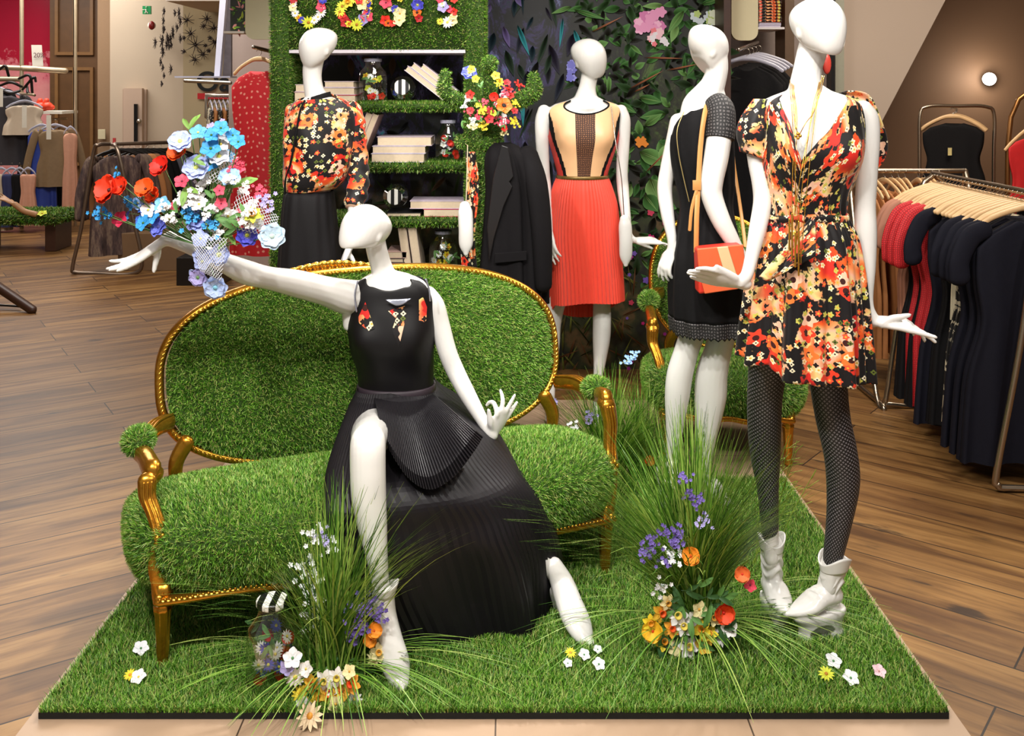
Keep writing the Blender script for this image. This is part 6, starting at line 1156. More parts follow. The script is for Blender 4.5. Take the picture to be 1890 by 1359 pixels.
clump('front left grass clump with white blossoms beside the striped lid jar', FL(612, 1262) + (0, 0, .012), 680, 0.53, 1.05, 11,
      fl + [(x, y, r, k, c, 2.50) for x, y, r, k, c in ((540, 1215, 15, 'blossom', BW), (545, 1250, 15, 'daisy', WHITE), (555, 1282, 14, 'daisy', ((236, 214, 60), (200, 160, 30))), (575, 1262, 14, 'daffodil', YO), (600, 1255, 16, 'daffodil', WHITE), (622, 1250, 15, 'daffodil', WHITE), (605, 1280, 15, 'daffodil', YO), (630, 1275, 15, 'pansy', YO), (650, 1262, 15, 'daffodil', ((240, 170, 60), (240, 80, 20))), (588, 1290, 14, 'daffodil', YEL), (655, 1290, 13, 'daisy', WHITE), (620, 1300, 13, 'blossom', CREAM), (572, 1322, 20, 'daisy', ((232, 208, 170), (220, 150, 50))), (645, 1240, 11, 'blossom', CREAM), (565, 1235, 12, 'blossom', WHITE), (612, 1270, 12, 'blossom', BW), (530, 1232, 12, 'blossom', LILAC), (560, 1300, 12, 'blossom', WHITE))] +
      [(R_.uniform(540, 680), R_.uniform(1190, 1290), R_.uniform(12, 20), 'leaf', GLEAF if R_.random() < .5 else ((50, 96, 40), (40, 70, 30))) for _ in range(26)], 2.6, 0.10,
      lambda t: long_blades('grass_blades', FL(620, 1262) + (0, 0, .012), 60, 0.42, 1.0, t, 12, 1.0, dirs=(-1.6, 1.3)))
fl = [(x, y, r, k, c) for x, y, r, k, c in ((1220, 1130, 16, 'daffodil', YO), (1232, 1112, 13, 'daffodil', CREAM), (1205, 1165, 16, 'poppy', ((244, 190, 40), (214, 60, 20))), (1200, 1150, 13, 'daffodil', YEL), (1250, 1135, 17, 'daffodil', WHITE), (1262, 1155, 16, 'daffodil', WHITE), (1240, 1160, 14, 'daffodil', ((244, 170, 50), (220, 80, 20))), (1270, 1195, 17, 'daffodil', WHITE), (1295, 1160, 15, 'daffodil', YEL), (1300, 1190, 14, 'blossom', YO), (1318, 1140, 13, 'daffodil', CREAM), (1335, 1130, 16, 'poppy', ((226, 70, 20), (200, 30, 20))), (1345, 1160, 14, 'blossom', WHITE), (1330, 1175, 15, 'daisy', WHITE), (1310, 1170, 13, 'daffodil', YEL), (1225, 1185, 14, 'daffodil', YEL), (1245, 1195, 13, 'blossom', CREAM), (1290, 1125, 13, 'blossom', CREAM), (1280, 1140, 12, 'blossom', WHITE), (1218, 1085, 12, 'spray', BW), (1275, 1028, 14, 'poppy', ((244, 150, 40), (220, 80, 20))), (1240, 1030, 12, 'spray', BW), (1370, 1060, 12, 'poppy', ((236, 120, 60), (200, 50, 30))), (1385, 1080, 10, 'blossom', PINK), (1200, 1000, 12, 'spray', PURP), (1190, 1020, 11, 'spray', PURP), (1245, 1000, 12, 'spray', PURP), (1250, 985, 11, 'spray', PURP), (1272, 910, 10, 'spray', PURP), (1290, 925, 10, 'spray', PURP), (1230, 1040, 10, 'spray', PURP), (1300, 965, 10, 'spray', LILAC), (1262, 880, 9, 'spray', PURP), (1225, 985, 10, 'spray', PURP))]
cb = FL(1285, 1195) + (0, .05, .012)
clump('largest grass clump with yellow daffodils in front of the black dress mannequin', cb, 1500, 0.63, 1.08, 14, fl + [(R_.uniform(1200, 1350), R_.uniform(1080, 1190), R_.uniform(12, 20), 'leaf', GLEAF if R_.random() < .5 else ((44, 84, 36), (40, 70, 30))) for _ in range(26)], 2.70, 0.05,
      lambda t: long_blades('grass_blades', cb, 75, 0.50, 1.0, t, 15, 1.0, dirs=(-0.25, 0.8)))
clump('grass clump standing behind the right arm of the settee', np.array((0.36, 3.78, 0.012)), 800, 0.50, 1.25, 17, [(1015, 740, 8, 'spray', LILAC), (1090, 770, 8, 'spray', LILAC), (1060, 790, 8, 'spray', BW)], 3.7, 0.05)
clump('grass clump on the rug left of the armchair legs', np.array((0.50, 3.86, 0.012)), 420, 0.44, 1.1, 19, [(1160, 665, 8, 'spray', LBLUE), (1170, 655, 7, 'spray', LBLUE), (1200, 850, 8, 'poppy', ORANGE)], 3.8, 0.1)
# pale green twig grass by the fishnet leg
tw = thing('twig_grass', 'pale lime branching twig grass between the fishnet legs', 'grass', FL(1400, 1150)); m = MB(); R_ = random.Random(4)
for k in range(16):
    x0, y0 = 1400 + R_.uniform(-15, 25), 1040; x1, y1 = 1400 + R_.uniform(10, 110), 800 + R_.uniform(0, 100); tube(m, [P(x0, y0, 3.0), P((x0 + x1) / 2 - 6, (y0 + y1) / 2, 3.0), P(x1, y1, 3.0)], [.0016, .0014, .0009], 5)
    for j in range(5): s = .5 + .1 * j; xa, ya = x0 + (x1 - x0) * s, y0 + (y1 - y0) * s; tube(m, [P(xa, ya, 3.0), P(xa + R_.uniform(8, 26), ya - R_.uniform(-2, 16), 3.0 + R_.uniform(-.03, .03))], [.0011, .0007], 4, smooth=False)
m.build('twigs', mat('lime_twig', (160, 190, 70), .5, noise=.2), tw)

# loose blossoms on the rug
LO = [(260, 1222, 15, 'blossom', BW, 'pale lilac blossom on the rug nearest the settee left front leg'), (240, 1272, 12, 'daisy', YEL, 'yellow flower head at the front left of the rug'), (256, 1276, 15, 'blossom', WHITE, 'white blossom touching the yellow flower at front left'),
      (1053, 1230, 11, 'daisy', YEL, 'small yellow flower on the rug in front of the pointed shoe'), (1048, 1250, 9, 'blossom', BW, 'white petal scrap just below the small yellow flower'), (1078, 1234, 12, 'blossom', BW, 'white blossom in the middle of the centre scattering'), (1103, 1224, 9, 'blossom', BW, 'white blossom topmost right of the centre scattering'), (1105, 1252, 13, 'blossom', BW, 'white blossom lowest right of the centre scattering'),
      (1538, 1246, 16, 'blossom', BW, 'lilac white blossom above the yellow flower at front right'), (1525, 1270, 15, 'daisy', LIME, 'bright yellow flower at the front right of the rug'), (1570, 1278, 16, 'blossom', BW, 'lilac white blossom right of the bright yellow flower'), (1622, 1265, 14, 'blossom', ((244, 206, 216), (200, 160, 150)), 'pale pink blossom nearest the right rug edge')]
for x, y, r, k, c, l in LO:
    p = FL(x, y); p[2] = 0.036; o = flower('loose_blossom', k, c, p, (random.uniform(-.3, .3), -.6, 1), r * p[1] / F); tag(o, l, 'flower', 'loose blossoms on the turf rug')

# ------------------------------------------------------------------ rails, hangers, garments
def hook_mesh(mb, z0=0.0, r=.02):
    pts = [(0, 0, z0 - .045), (0, 0, z0 - .02)] + [(r * math.sin(a) * 1.0, 0, z0 + r - .004 - r * math.cos(a) + .0) for a in np.linspace(0.2, 4.2, 10)]; tube(mb, pts, [.0016] * len(pts), 6, seg=2)
def make_hanger(label, kind, w=.21, drop=.055):
    """wooden or plastic hanger; origin where it hangs on the rail, arms along local x"""
    t = thing('clothes_hanger', label, 'hanger'); m = MB(); pts = [(0, 0, -.05), (0, 0, -.03)] + [(.018 * math.sin(a), 0, -.012 - .018 * math.cos(a)) for a in np.linspace(0.0, 4.3, 10)]; tube(m, pts, [.0017] * len(pts), 6, seg=2); m.build('hook', M_STEEL, t)
    m = MB(); P_ = [(-w, 0, -.05 - drop - .012), (-w * .75, 0, -.05 - drop * .66), (-w * .3, 0, -.058), (0, 0, -.05), (w * .3, 0, -.058), (w * .75, 0, -.05 - drop * .66), (w, 0, -.05 - drop - .012)]
    tube(m, P_, [(.011, .006), (.011, .006), (.012, .006), (.015, .007), (.012, .006), (.011, .006), (.011, .006)], 10, ref=(0, 0, 1)); m.build('hanger_arms', kind, t); return t
def garment_mesh(L, w0, w1, th=.011, sleeve=0.0, wave=.008, seed=0, neck=.05, strap=False):
    """flattened hollow garment hanging below the hanger arms"""
    r = random.Random(seed); ph = r.uniform(0, 6); G = []; n = 44; rows = 26
    for i in range(rows + 1):
        t = i / rows; z = -.062 - t * L; w_ = (w0 * (0.30 + 0.70 * min(1, t / .06)) if t < .06 else w0 + (w1 - w0) * ((t - .06) / .94) ** .9 - .035 * w0 / .2 * math.exp(-((t - .38) / .14) ** 2)); row = []
        for j in range(n):
            a = 2 * PI * j / n; x = w_ * se(math.cos(a), .7); y = (th * (1 + 1.1 * t)) * se(math.sin(a), .7) + wave * t * math.sin(9 * a + ph) + wave * .8 * math.sin(x * 38 + ph) * (.3 + t)
            zz = z - (abs(x) * .28 if t < .5 else abs(x) * .28 * (1 - t) * 2) - .06 * math.exp(-(x / .055) ** 2) * max(0, 1 - t / .12); row.append((x, y, zz))
        G.append(row)
    m = MB(); V, Fc, UV = grid(G, True); m.add(V, Fc, 0, UV); Fz = tuple(range(n)); m.add(G[0], [Fz[::-1]], 0)
    if sleeve:
        for s in (-1, 1): tube(m, [(s * (w0 * .86), 0, -.125), (s * (w0 + .03), 0, -.16), (s * (w0 + .055 + sleeve * .1), 0, -.16 - sleeve * .55), (s * (w0 + .05 + sleeve * .12), .004, -.16 - sleeve)], [(.036, .012), (.042, .015), (.04, .016), (.042, .018)], 14, ref=(1, 0, .3))
    return m
def make_garment(label, cat, mt, name, **k):
    o = garment_mesh(**k).build(name, mt); return tag(o, label, cat)
M_RAILS = mat('steel_tube', (176, 160, 140), .25, metal=.95, noise=.05)
def tube_thing(name, label, cat, base, parts, m=M_RAILS):
    t = thing(name, label, cat, base)
    for nm, path, r in parts: mm = MB(); tube(mm, path, [r] * len(path), 10, seg=5, smooth=len(path) > 2 and nm != 'rail'); mm.build(nm, m, t)
    return t
# main right rail runs away from us
RXr, RZ = 2.05, 1.14
tube_thing('clothes_rail', 'long steel clothes rail of black and red dresses at the right edge', 'clothes rail', (2.05, 4.3, 0), [
    ('rail', [(RXr, 3.84, RZ), (RXr, 4.88, RZ)], .014),
    ('end_frame', [(RXr + .03, 3.85, RZ), (RXr - .03, 3.85, RZ - .12), (RXr - .10, 3.85, .55), (RXr - .185, 3.85, .10), (RXr - .185, 3.85, .03), (RXr - .12, 3.85, .018), (RXr + .25, 3.85, .018), (RXr + .30, 3.85, .10), (RXr + .14, 3.85, .6), (RXr + .03, 3.85, RZ)], .013),
    ('end_frame', [(RXr, 4.87, RZ), (RXr - .08, 4.87, RZ - .15), (RXr - .22, 4.87, .12), (RXr - .20, 4.87, .018), (RXr + .22, 4.87, .018), (RXr + .24, 4.87, .12), (RXr + .08, 4.87, RZ - .15), (RXr, 4.87, RZ)], .013)])
M_NAVY = mat('navy_cloth', (17, 17, 28), .8, noise=.2, nscale=50, bump=.1, spec=.2); M_REDC = M_LACERED; M_BEI = mat('rose_beige_cloth', (166, 112, 88), .7, noise=.1); M_CREAMC = mat('cream_cloth', (214, 204, 176), .7, noise=.08); M_BRN = mat('camel_cloth', (176, 116, 66), .7, noise=.12)
hg0 = make_hanger('pale wooden hanger in the dense row on the long right rail', M_HWOOD, .215, .06); hg0['group'] = 'wooden hangers on the long right rail'
SPEC = {'black': (M_BLACK, dict(L=.96, w0=.20, w1=.25, wave=.010)), 'navy': (M_NAVY, dict(L=.98, w0=.225, w1=.29, sleeve=.16, wave=.011)), 'red': (M_REDC, dict(L=.95, w0=.235, w1=.24, sleeve=.19, wave=.008)), 'mono': (M_MONO, dict(L=.92, w0=.18, w1=.24, wave=.008)), 'cream': (M_CREAMC, dict(L=.5, w0=.17, w1=.18, wave=.004)), 'beige': (M_BEI, dict(L=.6, w0=.21, w1=.2, sleeve=.15, wave=.01))}
SPEC['red2'] = SPEC['red']; orders = ['navy', 'navy', 'black', 'navy', 'black', 'navy', 'black', 'cream', 'mono', 'mono', 'cream', 'black', 'black', 'navy', 'black', 'black', 'red', 'red', 'black', 'black', 'red', 'black', 'black', 'beige', 'beige', 'beige']
WORDS = ['first', 'second', 'third', 'fourth', 'fifth', 'sixth', 'seventh', 'eighth', 'ninth', 'tenth', 'eleventh', 'twelfth', 'thirteenth', 'fourteenth', 'fifteenth', 'sixteenth']
DESC = {'navy': 'navy lace sleeved dress', 'black': 'sleeveless black dress', 'cream': 'short cream top', 'mono': 'cream and black scroll print dress', 'red': 'red lace short sleeved dress', 'beige': 'rose beige short sleeved blouse'}
first = {}; cnt = {}; NG = len(orders)
for i, kd in enumerate(orders):
    y = 3.93 + i * (4.83 - 3.93) / (NG - 1); rz = math.radians(random.uniform(-3, 3)) + .06; cnt[kd] = cnt.get(kd, 0) + 1
    lab = '%s, %s such from near end of long right rail' % (DESC[kd], WORDS[cnt[kd] - 1])
    if kd not in first: g = make_garment(lab, 'garment' if kd in ('cream', 'beige') else 'dress', SPEC[kd][0], 'top' if kd in ('cream', 'beige') else 'dress', seed=i, **SPEC[kd][1]); first[kd] = g
    else: g = first[kd].copy(); COL.objects.link(g); g['label'] = lab
    g.location = (RXr, y, RZ - .012); g.rotation_euler = (0, 0, rz); g['group'] = 'garments on the long right rail'
    if i == 0: hg0.location = (RXr, y, RZ - .0); hg0.rotation_euler = (0, 0, rz)
    else: copy_tree(hg0, (RXr, y, RZ), rz)
# second rail behind, seen from the side, camel garments
R2Y = 5.35; tube_thing('clothes_rail', 'steel clothes rail of camel garments behind the fishnet mannequin', 'clothes rail', (2.1, R2Y, 0), [
    ('rail', [(1.80, R2Y, 1.115), (2.42, R2Y, 1.115)], .013), ('end_frame', [(1.80, R2Y, 1.115), (1.79, R2Y - .12, .8), (1.79, R2Y - .42, .06), (1.80, R2Y - .46, .018), (1.80, R2Y + .3, .018), (1.79, R2Y + .28, .1), (1.80, R2Y, 1.115)], .013),
    ('end_frame', [(2.42, R2Y, 1.115), (2.43, R2Y - .12, .8), (2.43, R2Y - .40, .06), (2.42, R2Y - .42, .018), (2.42, R2Y + .3, .018), (2.43, R2Y + .28, .1), (2.42, R2Y, 1.115)], .013)])
h2 = make_hanger('pale wooden hanger on the short rail behind the fishnet mannequin', M_HWOOD, .21, .06); h2['group'] = 'wooden hangers on the short rear right rail'
g2 = make_garment('camel garment on the short rail', 'garment', M_BRN, 'top', L=.88, w0=.2, w1=.19, wave=.006, seed=3); xs2 = [1.89, 1.93, 1.99, 2.03, 2.065, 2.10, 2.17, 2.205, 2.24, 2.275]
for i, x in enumerate(xs2):
    rz = PI / 2 + random.uniform(-.15, .1); h = h2 if i == 0 else copy_tree(h2, (0, 0, 0)); h.location = (x, R2Y, 1.115); h.rotation_euler = (0, 0, rz)
    g = g2 if i == 0 else g2.copy()
    if i: COL.objects.link(g)
    g.location = (x, R2Y, 1.103); g.rotation_euler = (0, 0, rz); g['label'] = 'camel garment on the short rear right rail, %s from its left end' % WORDS[i]; g['group'] = 'camel garments on the short rear right rail'
# small coral tags below
for k, x in enumerate((1664, 1676)):
    m = MB(); p = P(x, 652, 5.0); box(m, p, (.026, .02, .055)); tube(m, [p + (0, 0, .028), p + (.004, 0, .05), p + (0, 0, .07)], [.0015] * 3, 5); o = m.build('price_tag', mat('coral_tag', (230, 90, 70), .5, noise=.05), smooth=False); tag(o, 'coral hanging tag under the rack of red dresses, %s one' % ('left', 'right')[k], 'tag')
# far tall rail with black tops
R3Y = 6.6; c = lambda x, y: P(x, y, R3Y)
tube_thing('clothes_rail', 'tall square steel rail with sleeveless black tops near the wall lamp', 'clothes rail', (c(1765, 0)[0], R3Y, 0), [('frame', [tuple(c(1697, 560)), tuple(c(1697, 300)), tuple(c(1698, 215)), tuple(c(1712, 197)), tuple(c(1765, 196)), tuple(c(1820, 197)), tuple(c(1835, 215)), tuple(c(1834, 300)), tuple(c(1834, 560))], .012),
    ('foot', [(c(1697, 0)[0], R3Y - .25, .02), (c(1697, 0)[0], R3Y + .25, .02)], .014), ('foot', [(c(1834, 0)[0], R3Y - .25, .02), (c(1834, 0)[0], R3Y + .25, .02)], .014), ('upright', [tuple(c(1697, 560)), (c(1697, 0)[0], R3Y, .02)], .012), ('upright', [tuple(c(1834, 560)), (c(1834, 0)[0], R3Y, .02)], .012)])
h3 = make_hanger('wooden hanger on the tall square rail', M_HWOOD, .2, .08); g3_ = make_garment('black top', 'garment', M_BLACK, 'top', L=.62, w0=.185, w1=.2, wave=.004, seed=9)
for i, (x, y) in enumerate(((1758, 0), (1766, .05), (1773, .1), (1781, .15))):
    p = c(x, 198) + (0, y, -.01); rz = -.2; h = h3 if i == 0 else copy_tree(h3, (0, 0, 0)); h.location = p; h.rotation_euler = (0, 0, rz); h['group'] = 'hangers on the tall square rail'; h['label'] = 'wooden hanger on the tall square rail, %s from the left' % WORDS[i]
    g = g3_ if i == 0 else g3_.copy()
    if i: COL.objects.link(g)
    g.location = p; g.rotation_euler = (0, 0, rz); g['group'] = 'black tops on the tall square rail'; g['label'] = 'sleeveless black top on the tall square rail, %s from the left' % WORDS[i]
box(m := MB(), P(1753, 280, R3Y - .04), (.025, .004, .05)); tag(m.build('price_tag', mat('kraft_tag', (206, 190, 130), .6, noise=.1), smooth=False), 'small cream tag on the front sleeveless black top', 'tag')
# edge of the frame: bronze frame, red garment on a hanger
R4 = 6.2; tube_thing('clothes_rail', 'bronze square rail with a red garment at the far right edge', 'clothes rail', (P(1880, 0, R4)[0], R4, 0), [('frame', [(P(1866, 0, R4)[0], R4, .02), tuple(P(1866, 216, R4)), tuple(P(1960, 216, R4)), (P(1960, 0, R4)[0], R4, .02)], .015)], mat('bronze_tube', (150, 104, 60), .3, metal=.9, noise=.1))
h4 = make_hanger('pale hanger holding the red garment at the far right edge', M_HWOOD, .2, .12); h4.location = P(1912, 222, R4 - .0); h4.rotation_euler = (0, 0, .1)
g4 = make_garment('red sleeveless garment at the far right edge', 'garment', mat('red_cloth', (196, 26, 30), .7, noise=.1), 'top', L=.7, w0=.18, w1=.19, wave=.006, seed=2); g4.location = P(1912, 224, R4); g4.rotation_euler = (0, 0, .1)
# wall lamp
lm = thing('wall_lamp', 'round glowing spot lamp high on the brown wall', 'lamp', P(1826, 146, 8.1)); m = MB(); ball(m, P(1826, 146, 8.1), .052); mm, nt, b = newmat('lamp_glow'); b.inputs['Emission Color'].default_value = (1, .97, .9, 1); b.inputs['Emission Strength'].default_value = 14; m.build('bulb', mm, lm)
m = MB(); tube(m, [P(1826, 146, 8.14), P(1826, 146, 8.2)], [.05, .05], 14, smooth=False); m.build('lamp_base', M_STEEL, lm)
l = bpy.data.lights.new('wall_lamp_light', 'POINT'); l.energy = 5; l.shadow_soft_size = .05; l.color = (1, .9, .75); o = bpy.data.objects.new('wall_lamp_light', l); o.location = P(1826, 146, 7.95); COL.objects.link(o)

# ---- right middle background: cream board, shelf of folded florals, black dress on clear hangers
def rounded(w, h, r, n=6, corners=(1, 1, 1, 1)):
    o = []
    for k, (cx, cy, a0) in enumerate(((w - r, h - r, 0), (r, h - r, PI / 2), (r, r, PI), (w - r, r, 3 * PI / 2))):
        for i in range(n + 1): a = a0 + PI / 2 * i / n; o.append((cx + r * math.cos(a), cy + r * math.sin(a)))
    return o
def board(label, x0, x1, yb, yt, Y, name='sign_board'):
    a, b_ = P(x0, yb, Y), P(x1, yt, Y); m = MB(); prism(m, rounded(b_[0] - a[0], b_[2] - a[2], .05), (1, 0, 0), (0, 0, 1), a, .03); o = m.build(name, M_CREAM, smooth=False); return tag(o, label, 'board')
board('blank cream board with rounded corner right of the mural', 1349, 1398, 75, -120, 5.5); board('blank cream board with rounded corner left of the turf bookcase', 454, 540, 73, -120, 5.4)
hh = thing('hanging_bar', 'short steel bar carrying black dresses on clear hangers right of the mural', 'bar', P(1380, 90, 5.9)); m = MB(); tube(m, [P(1362, 92, 5.7), P(1398, 78, 6.6)], [.012, .012], 8, smooth=False); m.build('bar', M_STEEL, hh)
h5 = make_hanger('clear hanger', M_CLEAR, .2, .06); g5 = make_garment('black dress', 'dress', M_BLACK, 'dress', L=1.1, w0=.2, w1=.24, wave=.012, seed=5)
for i, (x, y, d) in enumerate(((1378, 92, 5.75), (1385, 90, 5.9), (1392, 88, 6.05), (1400, 86, 6.2))):
    p = P(x, y, d); h = h5 if i == 0 else copy_tree(h5, (0, 0, 0)); h.location = p; h.rotation_euler = (0, 0, -.15); h['label'] = 'clear plastic hanger %s in line right of the mural' % WORDS[i]; h['group'] = 'clear hangers right of the mural'
    g = g5 if i == 0 else g5.copy()
    if i: COL.objects.link(g)
    g.location = p; g.rotation_euler = (0, 0, -.15); g['label'] = 'long black dress %s in line right of the mural' % WORDS[i]; g['group'] = 'black dresses right of the mural'
sh = thing('wall_shelf', 'white wall shelf behind the floral dress mannequin head', 'shelf', P(1425, 52, 6.7)); bx(MB(), P(1398, 0, 6.5)[0], P(1448, 0, 6.5)[0], 6.5, 6.85, P(0, 54, 6.5)[2], P(0, 50, 6.5)[2]).build('shelf_board', mat('white_shelf', (220, 216, 220), .4, noise=.03), sh, smooth=False)
for k, (yy, mt_, lb) in enumerate(((50, mat('lilac_cloth', (190, 184, 206), .7, noise=.05), 'folded lilac garments under the folded floral print'), (42, M_FLORAL2, 'folded floral print garments on the white wall shelf'))):
    m = MB(); hgt = .03 if k == 0 else .16; z0 = P(0, yy, 6.5)[2] + (.0 if k == 0 else .004); nlay = 3 if k == 0 else 8
    for j in range(nlay): a0, a1 = P(1402 + random.uniform(-1, 1), 0, 6.5)[0], P(1444 + random.uniform(-1, 1), 0, 6.5)[0]; box(m, ((a0 + a1) / 2, 6.66, z0 + hgt / nlay * (j + .5)), (a1 - a0, .28, hgt / nlay * .93))
    tag(m.build('folded_clothes', mt_, smooth=False, bevel=.006), lb, 'clothes')
m = MB(); t0 = P(1526, 118, 6.7); ball(m, t0 + (0, 0, .0), (.03, .02, .07)); tag(m.build('ornament', mat('coral_gloss', (226, 80, 70), .3, noise=.05)), 'small coral ornament seen beside the floral dress mannequin neck', 'ornament')

# ---- left middle background: red dress, ladder post, shelf, lettering
YR = 5.9; p = P(478, 93, YR); h6 = make_hanger('pale wooden hanger of the red dress left of the turf bookcase', M_HWOOD, .17, .075); h6.location = p + (0, 0, 0); h6.rotation_euler = (0, 0, -.35)
g6 = make_garment('red patterned dress hanging left of the turf bookcase', 'dress', M_REDDOT, 'dress', L=1.12, w0=.17, w1=.17, wave=.010, th=.03, sleeve=0, seed=6); g6.location = p - (0, 0, .02); g6.rotation_euler = (0, 0, -.2)
hb_ = thing('hanging_bar', 'short angled steel bar above the red dress', 'bar', P(480, 90, YR)); m = MB(); tube(m, [P(468, 87, YR - .1), P(505, 96, YR + .15)], [.012] * 2, 8, smooth=False); m.build('bar', M_STEEL, hb_)
po = thing('slanted_post', 'white slanted ladder post left of the cream board', 'post', P(405, 140, 8.3)); m = MB(); prism(m, [((x - CX) * 8.3 / F, EH - (y - HY) * 8.3 / F) for x, y in ((397, 142), (407, 142), (424, -60), (412, -60))], (1, 0, 0), (0, 0, 1), (0, 8.3, 0), .06); m.build('post_body', mat('bluish_white_metal', (206, 206, 222), .35, noise=.03), po, smooth=False)
m = MB(); prism(m, [((x - CX) * 8.34 / F, EH - (y - HY) * 8.34 / F) for x, y in ((408, 142), (424, 142), (424, -60), (422, -60))], (1, 0, 0), (0, 0, 1), (0, 8.4, 0), .04); m.build('post_side', mat('grey_bark_print', (104, 96, 100), .6, noise=.5, nscale=16), po, smooth=False)
sg = thing('glass_shelf', 'glass shelf with steel edge above the wall lettering', 'shelf', P(380, 147, 8.1)); a, b_ = P(322, 147, 8.1), P(425, 143, 8.1); bx(MB(), a[0], b_[0], 8.1, 8.3, a[2] + .015, a[2] + .028).build('glass_plate', M_CLEAR, sg, smooth=False); m = MB(); tube(m, [P(342, 149, 8.05), P(425, 153, 8.05)], [.016] * 2, 8, smooth=False); m.build('steel_edge', M_STEEL, sg)
s2 = thing('picture_panel', 'dark leafy picture panel with white ledge above the mauve wall', 'picture', P(437, 60, 6.9)); a, b_ = P(425, 58, 6.9), P(456, -60, 6.9); bx(MB(), a[0], b_[0], 6.9, 6.94, a[2], b_[2]).build('picture', mat('leafy_dark_print', (24, 30, 18), .5, noise=.9, nscale=22), s2, smooth=False)
bx(MB(), P(415, 0, 6.85)[0], b_[0], 6.82, 6.95, P(0, 62, 6.85)[2], P(0, 58, 6.85)[2]).build('ledge', M_PAPER, s2, smooth=False)
S = []; R_ = random.Random(2)
for _ in range(30): S.append((R_.uniform(428, 452), R_.uniform(-20, 55), leaf_out(R_.uniform(6, 16), R_.uniform(2, 5), R_.uniform(0, 6)), R_.choice([g3(100, 150, 50), g3(60, 100, 40), g3(160, 180, 60), g3(220, 150, 150)])))
flat_shapes('printed_leaves', S, 6.9, s2)
def text(s, loc, size, m, label, cat, name, ext=.01, parent=None, font_off=0.0):
    cu = bpy.data.curves.new(name, 'FONT'); cu.body = s; cu.size = size; cu.extrude = ext; cu.offset = font_off; cu.materials.append(m); tmp = bpy.data.objects.new('tmp', cu); COL.objects.link(tmp)
    me = bpy.data.meshes.new_from_object(tmp.evaluated_get(bpy.context.evaluated_depsgraph_get())); bpy.data.objects.remove(tmp); o = bpy.data.objects.new(name, me); o.location = [float(a) for a in loc]; o.rotation_euler = (PI / 2, 0, 0); COL.objects.link(o)
    if parent: adopt(o, parent)
    else: tag(o, label, cat)
    return o
lt = thing('wall_sign', 'black Oasis lettering over a red stripe on the cream wall', 'sign', P(390, 165, 10.75))
text('Oasis', P(362, 168, 10.75), .30, M_BLACKPL, None, None, 'lettering', parent=lt, font_off=.004)
a, b_ = P(365, 183, 10.76), P(440, 172, 10.76); bx(MB(), a[0], b_[0], 10.75, 10.78, a[2], b_[2]).build('red_stripe', mat('sign_red', (206, 30, 36), .5, noise=.03), lt, smooth=False)
ex = thing('exit_sign', 'small green exit sign high on the beige wall', 'sign', P(270, 18, 11.3)); a, b_ = P(263, 26, 11.3), P(278, 11, 11.3); bx(MB(), a[0], b_[0], 11.3, 11.33, a[2], b_[2]).build('sign_plate', mat('exit_green', (24, 150, 84), .4, noise=.03), ex, smooth=False)
m = MB(); c0 = P(270, 18, 11.29); tube(m, [c0 + (-.005, 0, .0), c0 + (.0, 0, -.018)], [.008, .008], 6, smooth=False); ball(m, c0 + (0, 0, .03), .008, 8, 6); tube(m, [c0 + (0, 0, -.018), c0 + (.015, 0, -.035)], [.005] * 2, 6, smooth=False); tube(m, [c0 + (0, 0, -.018), c0 + (-.015, 0, -.035)], [.005] * 2, 6, smooth=False); tube(m, [c0 + (-.04, 0, 0), c0 + (-.02, 0, 0)], [.004] * 2, 6, smooth=False); m.build('running_figure', M_PAPER, ex)
al = thing('fire_alarm', 'round red and white alarm sounder on the beige wall', 'alarm', P(280, 47, 11.3)); m = MB(); tube(m, [P(280, 47, 11.35), P(280, 47, 11.3)], [.045] * 2, 20, smooth=False); m.build('alarm_base', M_PAPER, al); ball(MB(), P(280, 47, 11.28), (.036, .03, .05)).build('alarm_dome', mat('alarm_red', (120, 20, 20), .3, noise=.1), al)
m = MB(); box(m, P(188, 248, 12.15), (.09, .02, .12)); tag(m.build('wall_socket', M_CREAM, smooth=False, bevel=.005), 'cream switch box on the brown pier', 'switch')
m = MB(); box(m, P(211, 262, 11.55), (.03, .02, .09)); tag(m.build('wall_sticker', mat('sticker_red', (190, 60, 60), .5, noise=.1), smooth=False), 'tiny red sticker on the beige pier', 'sticker')
# starburst wall sculpture
st = thing('star_sculpture', 'dark metal starburst wall sculpture in the corner', 'sculpture', P(350, 80, 10.6)); R_ = random.Random(12)
def star(m, x, y, Y, r, tilt=1.0, k=10):
    c = P(x, y, Y); ball(m, c, .016, 6, 4)
    for j in range(k): a = 2 * PI * j / k + R_.uniform(-.2, .2); rr = r * R_.uniform(.7, 1.1) * Y / F; tube(m, [c, c + (rr * math.cos(a) * tilt, -.02, rr * math.sin(a))], [.006, .002], 4, smooth=False, caps=False)
SPOT = [(333, 40, 12), (345, 37, 14), (352, 62, 13), (382, 35, 13), (395, 52, 12), (361, 83, 20), (397, 78, 14), (375, 100, 13), (360, 110, 12), (340, 95, 6), (388, 70, 6), (376, 48, 8), (340, 70, 6), (380, 84, 5), (386, 94, 5)] + [(298 + R_.uniform(0, 36), 20 + R_.uniform(0, 78), R_.uniform(8, 14)) for _ in range(20)] + [(287, 78, 14), (297, 115, 9), (301, 125, 8), (316, 128, 12), (303, 140, 7), (299, 155, 8)]
for x, y, r in SPOT: m = MB(); star(m, x, y, 10.7 if x > 338 else 11.45, r, 1.0 if x > 338 else .35); m.build('starburst', mat('dark_bronze', (52, 40, 38), .5, metal=.3, noise=.2), st)

